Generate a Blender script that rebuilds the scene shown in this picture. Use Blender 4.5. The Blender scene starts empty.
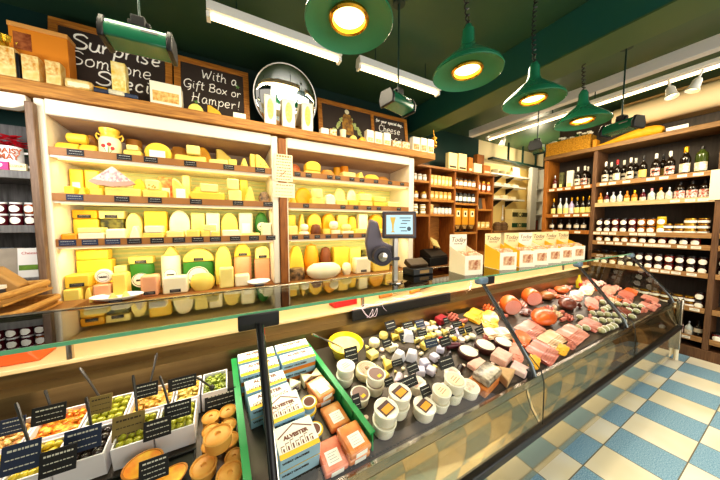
import bpy, math, random
from mathutils import Vector, Matrix, Euler
rnd = random.Random(7)
PI = math.pi
scene = bpy.context.scene
COL = scene.collection
H = 1.515
FPX = 246.3
YAW, PITCH = math.radians(28.18), math.radians(3.77)
_F = Vector((math.sin(YAW)*math.cos(PITCH), math.cos(YAW)*math.cos(PITCH), -math.sin(PITCH)))
_R = Vector((math.cos(YAW), -math.sin(YAW), 0))
_U = _R.cross(_F)

def P(u, v, X=None, Y=None, Z=None):
    """world point of the photograph's pixel (u,v) on the plane X=, Y= or Z="""
    d = _F*FPX + _R*(u-360) - _U*(v-240)
    if X is not None: t = X/d.x
    elif Y is not None: t = Y/d.y
    else: t = (Z-H)/d.z
    return Vector((d.x*t, d.y*t, H+d.z*t))

DS, DZ0, DY0 = 0.2, 0.64, 0.73           # the sloping display deck of the counter
def deckz(y): return DZ0 + DS*(y-DY0)
def D(u, v, dz=0.0):
    d = _F*FPX + _R*(u-360) - _U*(v-240)
    t = (DZ0-DS*DY0+dz-H)/(d.z-DS*d.y)
    return Vector((d.x*t, d.y*t, H+d.z*t))
TILT = math.atan(DS)

# ---------------------------------------------------------------- materials
def lin(h):
    if isinstance(h, str):
        h = h.lstrip('#'); c = [int(h[i:i+2], 16)/255 for i in (0, 2, 4)]
        return tuple((x/12.92 if x <= .04045 else ((x+.055)/1.055)**2.4) for x in c)
    return tuple(h)
_M = {}
def mat(name, col, rough=.5, metal=0., noise=None, emit=0., emitcol=None, bump=None, col2=None, spec=.5, sss=0., coat=0., stretch=None, trans=0.):
    if name in _M: return _M[name]
    m = bpy.data.materials.new(name); m.use_nodes = True
    nt = m.node_tree; b = nt.nodes['Principled BSDF']
    c = lin(col)
    b.inputs['Base Color'].default_value = (*c, 1); b.inputs['Roughness'].default_value = rough
    b.inputs['Metallic'].default_value = metal; b.inputs['Specular IOR Level'].default_value = spec
    if sss: b.inputs['Subsurface Weight'].default_value = sss; b.inputs['Subsurface Scale'].default_value = .01
    if coat: b.inputs['Coat Weight'].default_value = coat; b.inputs['Coat Roughness'].default_value = .08
    if trans: b.inputs['Transmission Weight'].default_value = trans
    if emit:
        b.inputs['Emission Color'].default_value = (*lin(emitcol or col), 1); b.inputs['Emission Strength'].default_value = emit
    if noise or bump:
        tc = nt.nodes.new('ShaderNodeTexCoord'); src = tc.outputs['Object']
        if stretch:
            mp = nt.nodes.new('ShaderNodeMapping'); mp.inputs['Scale'].default_value = stretch
            nt.links.new(src, mp.inputs['Vector']); src = mp.outputs['Vector']
        nz = nt.nodes.new('ShaderNodeTexNoise'); nz.inputs['Scale'].default_value = (noise or bump)[0]; nz.inputs['Detail'].default_value = 4
        nt.links.new(src, nz.inputs['Vector'])
        if noise:
            mx = nt.nodes.new('ShaderNodeMix'); mx.data_type = 'RGBA'
            c2 = lin(col2) if col2 else tuple(x*.6 for x in c)
            rp = nt.nodes.new('ShaderNodeValToRGB'); w = noise[1]
            rp.color_ramp.elements[0].position = .5-w; rp.color_ramp.elements[1].position = .5+w
            nt.links.new(nz.outputs['Fac'], rp.inputs['Fac']); nt.links.new(rp.outputs['Color'], mx.inputs['Factor'])
            mx.inputs['A'].default_value = (*c2, 1); mx.inputs['B'].default_value = (*c, 1)
            nt.links.new(mx.outputs['Result'], b.inputs['Base Color'])
            if emit: nt.links.new(mx.outputs['Result'], b.inputs['Emission Color'])
        if bump:
            bp = nt.nodes.new('ShaderNodeBump'); bp.inputs['Strength'].default_value = bump[1]; bp.inputs['Distance'].default_value = .01
            nt.links.new(nz.outputs['Fac'], bp.inputs['Height']); nt.links.new(bp.outputs['Normal'], b.inputs['Normal'])
    _M[name] = m
    return m

def wood(name, c1, c2, axis=0, rough=.55, scale=6):
    if name in _M: return _M[name]
    st = [14, 14, 14]; st[axis] = 1.2
    return mat(name, c1, rough, noise=(scale, .22), col2=c2, stretch=tuple(st), bump=(scale, .15))

def glassmat(name, tint='#ffffff', refl=1.0, dense=0.0, ior=1.45, rough=0.0):
    """thin sheet glass: what lies behind shows through, with the sheet's own reflections"""
    if name in _M: return _M[name]
    m = bpy.data.materials.new(name); m.use_nodes = True; nt = m.node_tree; nt.nodes.clear()
    out = nt.nodes.new('ShaderNodeOutputMaterial'); mx = nt.nodes.new('ShaderNodeMixShader')
    tr = nt.nodes.new('ShaderNodeBsdfTransparent'); gl = nt.nodes.new('ShaderNodeBsdfGlossy'); fr = nt.nodes.new('ShaderNodeFresnel')
    fr.inputs['IOR'].default_value = ior; gl.inputs['Roughness'].default_value = rough
    tr.inputs['Color'].default_value = (*lin(tint), 1)
    ma = nt.nodes.new('ShaderNodeMath'); ma.operation = 'MULTIPLY_ADD'; ma.inputs[1].default_value = refl; ma.inputs[2].default_value = dense
    nt.links.new(fr.outputs[0], ma.inputs[0]); nt.links.new(ma.outputs[0], mx.inputs[0])
    nt.links.new(tr.outputs[0], mx.inputs[1]); nt.links.new(gl.outputs[0], mx.inputs[2]); nt.links.new(mx.outputs[0], out.inputs[0])
    _M[name] = m
    return m

# ---------------------------------------------------------------- mesh builder
class MB:
    def __init__(s): s.v = []; s.f = []; s.mx = None
    def at(s, loc=(0, 0, 0), rot=(0, 0, 0), sc=(1, 1, 1)):
        s.mx = Matrix.LocRotScale(Vector(loc), Euler(rot), Vector(sc)); return s
    def add(s, vs, fs):
        n = len(s.v)
        for p in vs:
            p = Vector(p); s.v.append(s.mx @ p if s.mx else p)
        for f in fs: s.f.append([n+i for i in f])
        return s
    def box(s, x0, x1, y0, y1, z0, z1):
        return s.add([(x0, y0, z0), (x1, y0, z0), (x1, y1, z0), (x0, y1, z0), (x0, y0, z1), (x1, y0, z1), (x1, y1, z1), (x0, y1, z1)],
                     [(0, 3, 2, 1), (4, 5, 6, 7), (0, 1, 5, 4), (1, 2, 6, 5), (2, 3, 7, 6), (3, 0, 4, 7)])
    def cbox(s, c, sz):
        return s.box(c[0]-sz[0]/2, c[0]+sz[0]/2, c[1]-sz[1]/2, c[1]+sz[1]/2, c[2]-sz[2]/2, c[2]+sz[2]/2)
    def prism(s, poly, a, b, axis='y'):
        """poly: 2-D outline; extruded from a to b along axis"""
        n = len(poly)
        def q(p, t):
            return {'x': (t, p[0], p[1]), 'y': (p[0], t, p[1]), 'z': (p[0], p[1], t)}[axis]
        vs = [q(p, a) for p in poly]+[q(p, b) for p in poly]
        return s.add(vs, [tuple(range(n))[::-1], tuple(range(n, 2*n))]+[(i, (i+1) % n, n+(i+1) % n, n+i) for i in range(n)])
    def lathe(s, prof, n=20, a0=0, a1=2*PI, cap=True):
        """prof: (r,z) list, about local z"""
        full = abs(a1-a0-2*PI) < 1e-6
        k = n if full else n+1
        vs = []; fs = []
        for r, z in prof:
            for i in range(k):
                a = a0+(a1-a0)*i/n; vs.append((r*math.cos(a), r*math.sin(a), z))
        for j in range(len(prof)-1):
            for i in range(n if full else n):
                i2 = (i+1) % k
                fs.append((j*k+i, j*k+i2, (j+1)*k+i2, (j+1)*k+i))
        full = full and cap
        if prof[0][0] > 1e-5 and full: fs.append(tuple(range(k))[::-1])
        if prof[-1][0] > 1e-5 and full: fs.append(tuple(range((len(prof)-1)*k, len(prof)*k)))
        return s.add(vs, fs)
    def tube(s, path, r, n=8, closed=False):
        path = [Vector(p) for p in path]; m = len(path); vs = []; fs = []
        rr = r if isinstance(r, (list, tuple)) else [r]*m
        up = Vector((0, 0, 1)); prev = None
        for i, p in enumerate(path):
            if closed: t = path[(i+1) % m]-path[i-1]
            else: t = path[min(i+1, m-1)]-path[max(i-1, 0)]
            t.normalize()
            if prev is None:
                a = up if abs(t.z) < .9 else Vector((1, 0, 0)); x = t.cross(a).normalized()
            else:
                x = (prev - t*prev.dot(t)); x = x.normalized() if x.length > 1e-6 else t.orthogonal().normalized()
            prev = x; y = t.cross(x)
            for k in range(n):
                a = 2*PI*k/n; vs.append(p+(x*math.cos(a)+y*math.sin(a))*rr[i])
        for i in range(m if closed else m-1):
            for k in range(n):
                fs.append((i*n+k, i*n+(k+1) % n, ((i+1) % m)*n+(k+1) % n, ((i+1) % m)*n+k))
        if not closed: fs += [tuple(range(n))[::-1], tuple(range((m-1)*n, m*n))]
        return s.add(vs, fs)
    def ball(s, c, r, n=10, m=7, sc=(1, 1, 1)):
        vs = [(c[0], c[1], c[2]-r*sc[2])]; fs = []
        for j in range(1, m):
            a = -PI/2+PI*j/m
            for i in range(n):
                b = 2*PI*i/n; vs.append((c[0]+r*sc[0]*math.cos(a)*math.cos(b), c[1]+r*sc[1]*math.cos(a)*math.sin(b), c[2]+r*sc[2]*math.sin(a)))
        vs.append((c[0], c[1], c[2]+r*sc[2])); e = len(vs)-1
        for i in range(n):
            fs.append((0, 1+(i+1) % n, 1+i)); fs.append((e, 1+(m-2)*n+i, 1+(m-2)*n+(i+1) % n))
            for j in range(m-2):
                fs.append((1+j*n+i, 1+j*n+(i+1) % n, 1+(j+1)*n+(i+1) % n, 1+(j+1)*n+i))
        return s.add(vs, fs)
    def build(s, name, m, parent=None, loc=(0, 0, 0), rot=(0, 0, 0), bevel=0, seg=2, smooth=True, sub=0, wob=0):
        me = bpy.data.meshes.new(name)
        if wob:
            w = random.Random(len(s.v))
            s.v = [p+Vector((w.uniform(-wob, wob), w.uniform(-wob, wob), w.uniform(-wob, wob)*.6)) for p in s.v]
        me.from_pydata([tuple(p) for p in s.v], [], s.f); me.update()
        me.materials.append(m)
        if smooth:
            me.polygons.foreach_set('use_smooth', [True]*len(me.polygons)); me.set_sharp_from_angle(angle=math.radians(38))
        o = bpy.data.objects.new(name, me); COL.objects.link(o)
        o.location = loc; o.rotation_euler = rot
        if parent is not None: o.parent = parent
        if bevel:
            b = o.modifiers.new('edge', 'BEVEL'); b.width = bevel; b.segments = seg; b.limit_method = 'ANGLE'; b.angle_limit = math.radians(40)
        if sub:
            b = o.modifiers.new('soft', 'SUBSURF'); b.levels = sub; b.render_levels = sub
        return o

def tag(o, label, cat, group=None, kind=None):
    o['label'] = label; o['category'] = cat
    if group: o['group'] = group
    if kind: o['kind'] = kind
    return o
def thing(name, label, cat, loc=(0, 0, 0), rot=(0, 0, 0), group=None):
    o = bpy.data.objects.new(name, None); COL.objects.link(o); o.empty_display_size = .05
    o.location = loc; o.rotation_euler = rot
    return tag(o, label, cat, group)
def struct(o, label=None):
    o['kind'] = 'structure'
    if label: o['label'] = label
    return o
KIDS = {}
def clone(root, loc, rot=None, label=None, sc=None, group=None):
    r = root.copy(); COL.objects.link(r); r.location = loc
    if rot is not None: r.rotation_euler = rot
    if sc is not None: r.scale = sc if isinstance(sc, (tuple, list)) else (sc,)*3
    if label: r['label'] = label
    if group: r['group'] = group
    for ch in root.children:
        c = ch.copy(); COL.objects.link(c); c.parent = r
        for g in ch.children:
            d = g.copy(); COL.objects.link(d); d.parent = c
    return r
class Proto:
    """build the first one in place, copy it afterwards"""
    def __init__(s, fn): s.fn = fn; s.root = None
    def put(s, loc, rot=(0, 0, 0), label='', sc=None, group=None):
        if s.root is None:
            s.root = s.fn(); o = s.root; o.location = loc; o.rotation_euler = rot; o['label'] = label
            if group: o['group'] = group
            if sc is not None: o.scale = sc if isinstance(sc, (tuple, list)) else (sc,)*3
            return o
        return clone(s.root, loc, rot, label, sc if sc is not None else 1, group)
_T = {}
def text(name, body, size, m, parent=None, loc=(0, 0, 0), rot=(PI/2, 0, 0), align='CENTER', depth=.0006, bold=.0, shear=0, spacing=1.0):
    cu = bpy.data.curves.new(name, 'FONT'); cu.body = body; cu.size = size; cu.align_x = align; cu.align_y = 'CENTER'
    cu.extrude = depth; cu.offset = bold; cu.shear = shear; cu.space_line = spacing; cu.resolution_u = 4
    o = bpy.data.objects.new(name, cu); COL.objects.link(o); o.data.materials.append(m)
    key = (body, size, align, depth, bold, shear, spacing, m.name)
    if key not in _T:
        _T[key] = bpy.data.meshes.new_from_object(o)
    bpy.data.objects.remove(o); bpy.data.curves.remove(cu)
    o = bpy.data.objects.new(name, _T[key]); COL.objects.link(o)
    o.location = loc; o.rotation_euler = rot
    if parent is not None: o.parent = parent
    return o
ORD = 'zeroth first second third fourth fifth sixth seventh eighth ninth tenth eleventh twelfth thirteenth fourteenth fifteenth sixteenth seventeenth eighteenth nineteenth twentieth twenty-first twenty-second twenty-third twenty-fourth twenty-fifth'.split()
def lamp(name, kind, loc, power, col=(1, 1, 1), size=.1, size_y=None, rot=(0, 0, 0), spot=None, blend=.5, spread=None):
    l = bpy.data.lights.new(name, kind); l.energy = power; l.color = col
    if kind == 'AREA':
        l.size = size
        if size_y: l.shape = 'RECTANGLE'; l.size_y = size_y
        if spread: l.spread = spread
    elif kind == 'SPOT': l.spot_size = spot; l.spot_blend = blend; l.shadow_soft_size = size
    elif kind == 'POINT': l.shadow_soft_size = size
    o = bpy.data.objects.new(name, l); COL.objects.link(o); o.location = loc; o.rotation_euler = rot
    return o

# common materials
M_white = mat('white_enamel', '#f2ede2', .35)
M_cream = mat('cream_laminate', '#f3e6c8', .45)
M_black = mat('black_plastic', '#17171a', .4)
M_card = mat('black_card', '#1d1b1e', .6)
M_navy = mat('slate_card', '#2b3550', .6)
M_ink = mat('white_print', '#d9d4c8', .6)
M_dkink = mat('dark_print', '#3b2c22', .7)
M_steel = mat('brushed_steel', '#b9b0a2', .22, 1.0)
M_chrome = mat('polished_steel', '#d8d4cc', .08, 1.0)
M_paper = mat('paper_cream', '#f7ecc2', .7)
M_white_paper = mat('white_paper', '#fbf8f0', .7)
M_greyw = mat('grey_card', '#8d8a84', .7)
# ---------------------------------------------------------------- the setting
XW, YW, ZC = 7.4, 3.3, 3.15
def floor_material():
    m = bpy.data.materials.new('checker_floor'); m.use_nodes = True; nt = m.node_tree; b = nt.nodes['Principled BSDF']
    N = nt.nodes.new; Lk = nt.links.new
    tc = N('ShaderNodeTexCoord'); mp = N('ShaderNodeMapping'); mp.inputs['Location'].default_value = (-1.922/.306, -.005/.306, 0); mp.inputs['Scale'].default_value = (1/.306,)*3
    Lk(tc.outputs['Object'], mp.inputs['Vector'])
    ck = N('ShaderNodeTexChecker'); ck.inputs['Scale'].default_value = 1.0
    ad = N('ShaderNodeVectorMath'); ad.operation = 'ADD'; ad.inputs[1].default_value = (100, 100, .5); Lk(mp.outputs[0], ad.inputs[0]); Lk(ad.outputs[0], ck.inputs['Vector'])
    nz = N('ShaderNodeTexNoise'); nz.inputs['Scale'].default_value = 160; nz.inputs['Detail'].default_value = 2; Lk(tc.outputs['Object'], nz.inputs['Vector'])
    n2 = N('ShaderNodeTexNoise'); n2.inputs['Scale'].default_value = 2.2; Lk(tc.outputs['Object'], n2.inputs['Vector'])
    rp = N('ShaderNodeValToRGB'); e = rp.color_ramp.elements; e[0].position = .38; e[0].color = (*lin('#6f9dbd'), 1); e[1].position = .62; e[1].color = (*lin('#a9cbdc'), 1)
    Lk(nz.outputs['Fac'], rp.inputs['Fac'])
    r2 = N('ShaderNodeValToRGB'); e = r2.color_ramp.elements; e[0].position = .4; e[0].color = (*lin('#f3e8c8'), 1); e[1].position = .62; e[1].color = (*lin('#fbf6e4'), 1)
    Lk(n2.outputs['Fac'], r2.inputs['Fac'])
    mx = N('ShaderNodeMix'); mx.data_type = 'RGBA'; Lk(ck.outputs['Fac'], mx.inputs['Factor']); Lk(rp.outputs[0], mx.inputs['A']); Lk(r2.outputs[0], mx.inputs['B'])
    # grout joints
    fr = N('ShaderNodeVectorMath'); fr.operation = 'FRACTION'; Lk(ad.outputs[0], fr.inputs[0])
    sp = N('ShaderNodeSeparateXYZ'); Lk(fr.outputs[0], sp.inputs[0])
    def near(sock):
        a = N('ShaderNodeMath'); a.operation = 'SUBTRACT'; a.inputs[1].default_value = .5; Lk(sock, a.inputs[0])
        c = N('ShaderNodeMath'); c.operation = 'ABSOLUTE'; Lk(a.outputs[0], c.inputs[0])
        g = N('ShaderNodeMath'); g.operation = 'GREATER_THAN'; g.inputs[1].default_value = .491; Lk(c.outputs[0], g.inputs[0]); return g.outputs[0]
    mxx = N('ShaderNodeMath'); mxx.operation = 'MAXIMUM'; Lk(near(sp.outputs[0]), mxx.inputs[0]); Lk(near(sp.outputs[1]), mxx.inputs[1])
    m2 = N('ShaderNodeMix'); m2.data_type = 'RGBA'; Lk(mxx.outputs[0], m2.inputs['Factor']); Lk(mx.outputs['Result'], m2.inputs['A']); m2.inputs['B'].default_value = (*lin('#7d735c'), 1)
    Lk(m2.outputs['Result'], b.inputs['Base Color']); b.inputs['Roughness'].default_value = .28
    return m
struct(MB().add([(-2.6, -2.6, 0), (XW, -2.6, 0), (XW, YW, 0), (-2.6, YW, 0)], [(0, 1, 2, 3)]).build('floor', floor_material()))
M_green = mat('green_paint', '#445f3c', .4, noise=(2, .3), col2='#2f5040')
M_greend = mat('dark_green_paint', '#143a33', .45, noise=(2, .3), col2='#0e2c28')
M_teal = mat('teal_green_paint', '#1f5a55', .4, noise=(3, .35), col2='#2b5a48')
M_olive = mat('olive_green_paint', '#5a6a3c', .45, noise=(2, .3), col2='#46603f')
M_plaster = mat('cream_plaster', '#efdcae', .7)
struct(MB().box(-2.6, XW, -2.6, YW, ZC, ZC+.06).build('ceiling', M_green))
# wall behind the cheese: dark green above, boards below
struct(MB().box(-2.6, 2.40, 2.96, 3.02, 0, ZC).build('wall_back', M_greend))
struct(MB().box(2.40, 4.36, 3.24, 3.3, 0, ZC).build('wall_back', M_greend))
struct(MB().box(4.36, XW, 3.24, 3.3, 0, ZC).build('wall_rear', M_plaster))
struct(MB().box(2.36, 2.40, 3.02, 3.24, 0, ZC).build('wall_return', M_plaster))
struct(MB().box(-1.62, -1.56, 1.2, 2.96, 0, ZC).build('wall_left', M_greend))
struct(MB().box(XW-.06, XW, -2.6, 3.24, 0, ZC).build('wall_far', M_plaster))
struct(MB().box(5.02, 5.08, -1.5, 2.18, 0, ZC).build('wall_right', mat('dark_grey_boards', '#5a5148', .6, noise=(5, .25), col2='#453d36', stretch=(1, 9, 1))))
# the shop front behind the photographer: low wall, band above, open window between
struct(MB().box(-2.6, XW, -2.66, -2.6, 0, .9).build('wall_front', M_plaster))
struct(MB().box(-2.6, XW, -2.66, -2.6, 2.7, ZC).box(2.2, 2.5, -2.66, -2.6, .9, 2.7).box(-2.6, -2.3, -2.66, -2.6, .9, 2.7).build('trim_2', M_greend))
# beams running towards the cheese wall
for i, (x0, x1, zb) in enumerate(((2.38, 2.68, 2.83),)):
    struct(MB().box(x0+.004, x1, -2.6, 2.95, zb+.012, ZC).build('beam_%d' % (i+1), M_teal, bevel=.006))
    struct(MB().box(x0, x1+.004, -2.6, 2.95, zb, zb+.012).build('trim_%d' % (i+1), M_olive))
# two short beams along the wall that carry the tube lights

# ---------------------------------------------------------------- camera
cam = bpy.data.cameras.new('camera'); cam.sensor_width = 36; cam.lens = FPX/720*36; cam.clip_start = .02
co = bpy.data.objects.new('camera', cam); COL.objects.link(co); co.location = (0, 0, H); co.rotation_euler = (PI/2-PITCH, 0, -YAW)
scene.camera = co

# ---------------------------------------------------------------- the serve-over counter
CX0, CX1 = -1.3, 4.3
ARMX = (.1, 1.5, 2.9, 4.27)
counter = thing('deli_counter', 'long glass-fronted chilled deli counter with steel body and sloping front glass', 'counter', (0, 0, 0))
M_glass = glassmat('case_glass', '#fbfdf8', .55)
M_topglass = glassmat('top_glass', '#e9f3e6', 1.15, .03)
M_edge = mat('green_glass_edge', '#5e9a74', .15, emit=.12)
M_kick = mat('reflecting_kickplate', '#cfc4a8', .1, .85)
M_darksteel = mat('dark_steel', '#a08a62', .3, .9, noise=(3, .3), col2='#7d6748', stretch=(.6, 4, 9))
M_deck = mat('deck_steel', '#5a5048', .4, .5)
MB().box(CX0, CX1, .76, 1.62, .02, .34).build('base_panel', M_kick, counter)
MB().box(CX0, CX1, .685, .76, .08, .375).build('front_panel', M_kick, counter, bevel=.006)
MB().box(CX0, CX1+.02, .640, .700, .375, .417).build('bumper_bar', M_black, counter, bevel=.008)
MB().prism([(.72, .38), (1.62, .38), (1.62, .60), (1.38, .60), (1.37, deckz(1.37)-.03), (.73, DZ0-.03), (.72, DZ0-.03)], CX0, CX1-.01, 'x').build('inner_body', M_darksteel, counter)
SK = [(.7065, DZ0-.03), (.703, .57), (.693, .50), (.676, .44), (.668, .4175)]
MB().add([(CX0, y, z) for y, z in SK]+[(CX1-.03, y, z) for y, z in SK], [(i, i+1, len(SK)+i+1, len(SK)+i) for i in range(len(SK)-1)]).build('front_skirt', mat('skirt_steel', '#cdb790', .05, .95), counter)
MB().prism([(.725, DZ0-.028), (1.375, deckz(1.375)-.028), (1.375, deckz(1.375)-.002), (.725, DZ0-.003)], CX0, CX1-.02, 'x').build('deck', M_deck, counter)
# perforated front rail of the deck
r = MB().prism([(.707, DZ0-.028), (.724, DZ0-.028), (.724, DZ0+.012), (.707, DZ0+.012)], CX0, CX1-.02, 'x')
r.build('front_rail', M_steel, counter)
hs = MB()
x = .2
while x < 2.6:
    hs.cbox((x, .733, DZ0-.0005), (.009, .006, .0015)); hs.cbox((x+.008, .745, DZ0+.002), (.009, .006, .0015)); x += .0165
hs.build('vent_hole', M_black, counter)['kind'] = 'stuff'
MB().box(CX0, CX1, 1.38, 1.40, .60, .862).box(CX0, CX1, 1.38, 1.475, .862, .874).box(CX0, CX1, 1.46, 1.475, .874, .93).build('rear_riser', M_darksteel, counter)
MB().box(CX0, CX1, 1.445, 1.66, .93, .95).build('rear_worktop', mat('worktop_tan', '#d8bb8c', .4), counter, bevel=.004)
MB().box(CX0, CX1, 1.60, 1.64, .60, .93).build('rear_panel', M_steel, counter)
# top glass with its green edge
MB().box(CX0, CX1, 1.055, 1.44, 1.152, 1.160).build('top_glass', M_topglass, counter)
MB().box(CX0, CX1, 1.049, 1.0545, 1.150, 1.162).build('glass_edge', M_edge, counter)
# dark frame profile that carries the top glass on the service side
MB().box(CX0, CX1, 1.445, 1.47, 1.13, 1.163).build('rear_rail', M_steel, counter, bevel=.003)
for xx in (-.6, .8, 2.2, 3.6):
    MB().tube([(xx, 1.457, .95), (xx, 1.457, 1.13)], .012).build('rail_post', M_steel, counter)
GP = [(1.06, 1.145), (.93, .985), (.86, .90), (.785, .812), (.72, .754), (.678, .714), (.661, .66), (.658, .60), (.657, .50), (.657, .418)]
def sheet(x0, x1):
    return MB().add([(x0, y, z) for y, z in GP]+[(x1, y, z) for y, z in GP], [(i, i+1, len(GP)+i+1, len(GP)+i) for i in range(len(GP)-1)])
for a, b in ((CX0, .09), (.11, 1.49), (1.51, 2.89), (2.91, 4.26)):
    sheet(a, b).build('front_glass', M_glass, counter)
    MB().tube([(b-.002, y, z) for y, z in GP], .0028, 5).build('glass_seam', mat('seam_dark', '#20241f', .3), counter)
M_cast = mat('blue_grey_casting', '#6f8596', .35, .3)
M_tubegrey = mat('grey_strut', '#6a7075', .25, .7)
for i, x in enumerate(ARMX):
    g = MB()
    if i == 0: g.cbox((x, 1.062, 1.125), (.155, .045, .062))
    elif i == 1: g.cbox((x+.07, 1.062, 1.13), (.09, .045, .055))
    else: g.cbox((x+.05, 1.075, 1.13), (.07, .05, .05))
    g.build('clamp', M_black, counter, bevel=.006)
    if i:
        MB().cbox((x-.005, 1.058, 1.135), (.085, .055, .05)).build('hinge', M_cast, counter, bevel=.014)
    MB().tube([(x, 1.055, 1.12), (x, .93, .966), (x, .80, .80), (x, .735, .715), (x, .712, .655)], [.012, .0135, .0135, .0135, .0135], 10).build('support_arm', M_black if i < 1 else M_tubegrey, counter)
    MB().tube([(x+.013, 1.05, 1.115), (x+.013, .74, .722)], .004, 6).build('gas_strut', M_chrome, counter)
    MB().cbox((x, .735, .645), (.045, .03, .08)).build('arm_bracket', M_black, counter, bevel=.006)
# far end: post and glazed end
MB().prism([(1.44, 1.15), (1.06, 1.15), (.76, .79), (.675, .70), (.66, .42), (1.44, .6)], 4.285, 4.292, 'x').build('end_glass', M_glass, counter)
MB().box(4.29, 4.33, .645, .695, .14, .70).build('end_post', M_steel, counter, bevel=.008)
MB().tube([(4.31, .67, .02), (4.31, .67, .14)], .018).build('end_foot', M_cream, counter)
for x in (-.9, .9, 2.4):
    MB().tube([(x, .9, 0), (x, .9, .03)], .025).build('foot', M_black, counter)
# ---------------------------------------------------------------- cheese cabinets
W_warm = wood('warm_pine', '#c98c40', '#98602a', 0)
W_post = wood('brown_post', '#ad6c2c', '#7c481a', 2)
W_grey = wood('weathered_post', '#8d735c', '#6b5240', 2)
W_shelf = wood('shelf_plank', '#a5713a', '#6f4420', 0)
M_lip = mat('tan_shelf_lip', '#b07a3c', .5, noise=(6, .3), col2='#96602c')
M_inner = mat('pale_yellow_lining', '#ece08c', .5)
M_slat = mat('green_white_slats', '#d3d88a', .5)
M_hood = mat('cream_hood', '#f7ecd6', .4)
M_tubelit = mat('lit_strip', '#fff0b8', .4, emit=.5)
SHELFZ = (1.985, 1.672, 1.352)
CABS = {'left': (-1.11, -1.06, .385, .445), 'right': (.522, .535, 2.05, 2.13)}
SHY = 2.515
for cn, (xo0, xi0, xi1, xo1) in CABS.items():
    cab = thing('cheese_cabinet', 'cream open-fronted chilled cabinet of yellow cheeses, %s' % ('with the painted milk churn on top shelf' if cn == 'left' else 'behind the weighing scale'), 'cabinet', (0, 0, 0), group='cheese cabinets along the wall')
    MB().box(xo0, xi0, 2.50, 2.95, .925, 2.35).build('side_panel', M_hood, cab, bevel=.01)
    MB().box(xi1, xo1, 2.50, 2.95, .925, 2.35).build('side_panel', M_hood, cab, bevel=.01)
    b = MB().box(xi0, xi1, 2.93, 2.95, .925, 2.3)
    b.build('back_panel', M_inner, cab)
    MB().box(xi0+.002, xi1-.002, 2.918, 2.9285, 2.0, 2.222).build('upper_back_shade', mat('painted_back_shade', '#a8917a', .6), cab)  # shade of the unlit cabinet top, put into the panel's brown
    s = MB(); z = .98
    while z < 1.98:
        s.box(xi0+.002, xi1-.002, 2.922, 2.929, z, z+.022); z += .04
    s.build('slat_panel', M_slat, cab)
    MB().prism([(2.50, 2.255), (2.50, 2.355), (2.93, 2.355), (2.93, 2.225), (2.90, 2.225)], xi0+.001, xi1-.001, 'x').build('hood', M_hood, cab, bevel=.006)
    MB().prism([(2.515, 2.2505), (2.925, 2.2215), (2.925, 2.2205), (2.515, 2.2495)], xi0+.004, xi1-.004, 'x').build('hood_shade_sheet', mat('painted_hood_shade', '#b79a84', .6), cab)  # thin brown sheet paints the shadow under the hood
    MB().box(xo0, xo1, 2.49, 2.95, .02, .885).build('base_panel', mat('dark_base', '#2c2620', .6), cab)
    for z in SHELFZ:
        MB().box(xi0+.002, xi1-.002, SHY, 2.92, z-.012, z+.012).build('shelf', M_hood, cab)
        MB().prism([(SHY-.012, z+.002), (SHY-.002, z+.002), (SHY-.001, z+.055), (SHY-.011, z+.055)], xi0+.002, xi1-.002, 'x').build('shelf_lip', M_lip, cab)
        MB().box(xi0+.03, xi1-.03, SHY+.02, SHY+.04, z-.020, z-.0125).build('light_strip', M_tubelit, cab)
    w = xi1-xi0-.08; xc = (xi0+xi1)/2
    for z in SHELFZ:
        lamp('shelf_light', 'AREA', (xc, SHY+.045, z-.03), 2.7 if z < 1.5 else 1.8, (1, .87, .54), w, .03, rot=(math.radians(24), 0, 0))
    lamp('hood_light', 'AREA', (xc, 2.53, 2.235), .35, (1, .85, .52), w, .03, rot=(math.radians(20), 0, 0))
ledge = tag(MB().box(-1.12, 2.12, 2.455, 2.93, .887, .923).build('display_ledge', W_shelf, bevel=.004), 'brown wooden ledge running below both cheese cabinets', 'ledge')
tag(MB().box(.449, .519, 2.48, 2.56, .925, 2.33).build('cabinet_post', W_post, bevel=.004), 'brown wooden post between the two cheese cabinets', 'post')
tag(MB().box(-1.123, -1.083, 2.44, 2.485, 0, 2.30).build('corner_post', W_grey, bevel=.006), 'grey weathered wooden post beside the poinsettia shelves', 'post')
ts = tag(MB().box(-1.55, 2.46, 2.47, 2.93, 2.362, 2.446).build('top_shelf', wood('top_plank', '#cf9448', '#94602a', 0), bevel=.006), 'long thick wooden shelf above the cheese cabinets', 'shelf')
# bracket block at the left end of the top shelf
tag(MB().prism([(-1.5, 2.355), (-1.14, 2.355), (-1.14, 2.29), (-1.2, 2.26), (-1.5, 2.26)], 2.5, 2.56, 'y').build('shelf_bracket', M_hood, bevel=.005), 'cream bracket board under the shelf above the poinsettia', 'bracket')

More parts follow.
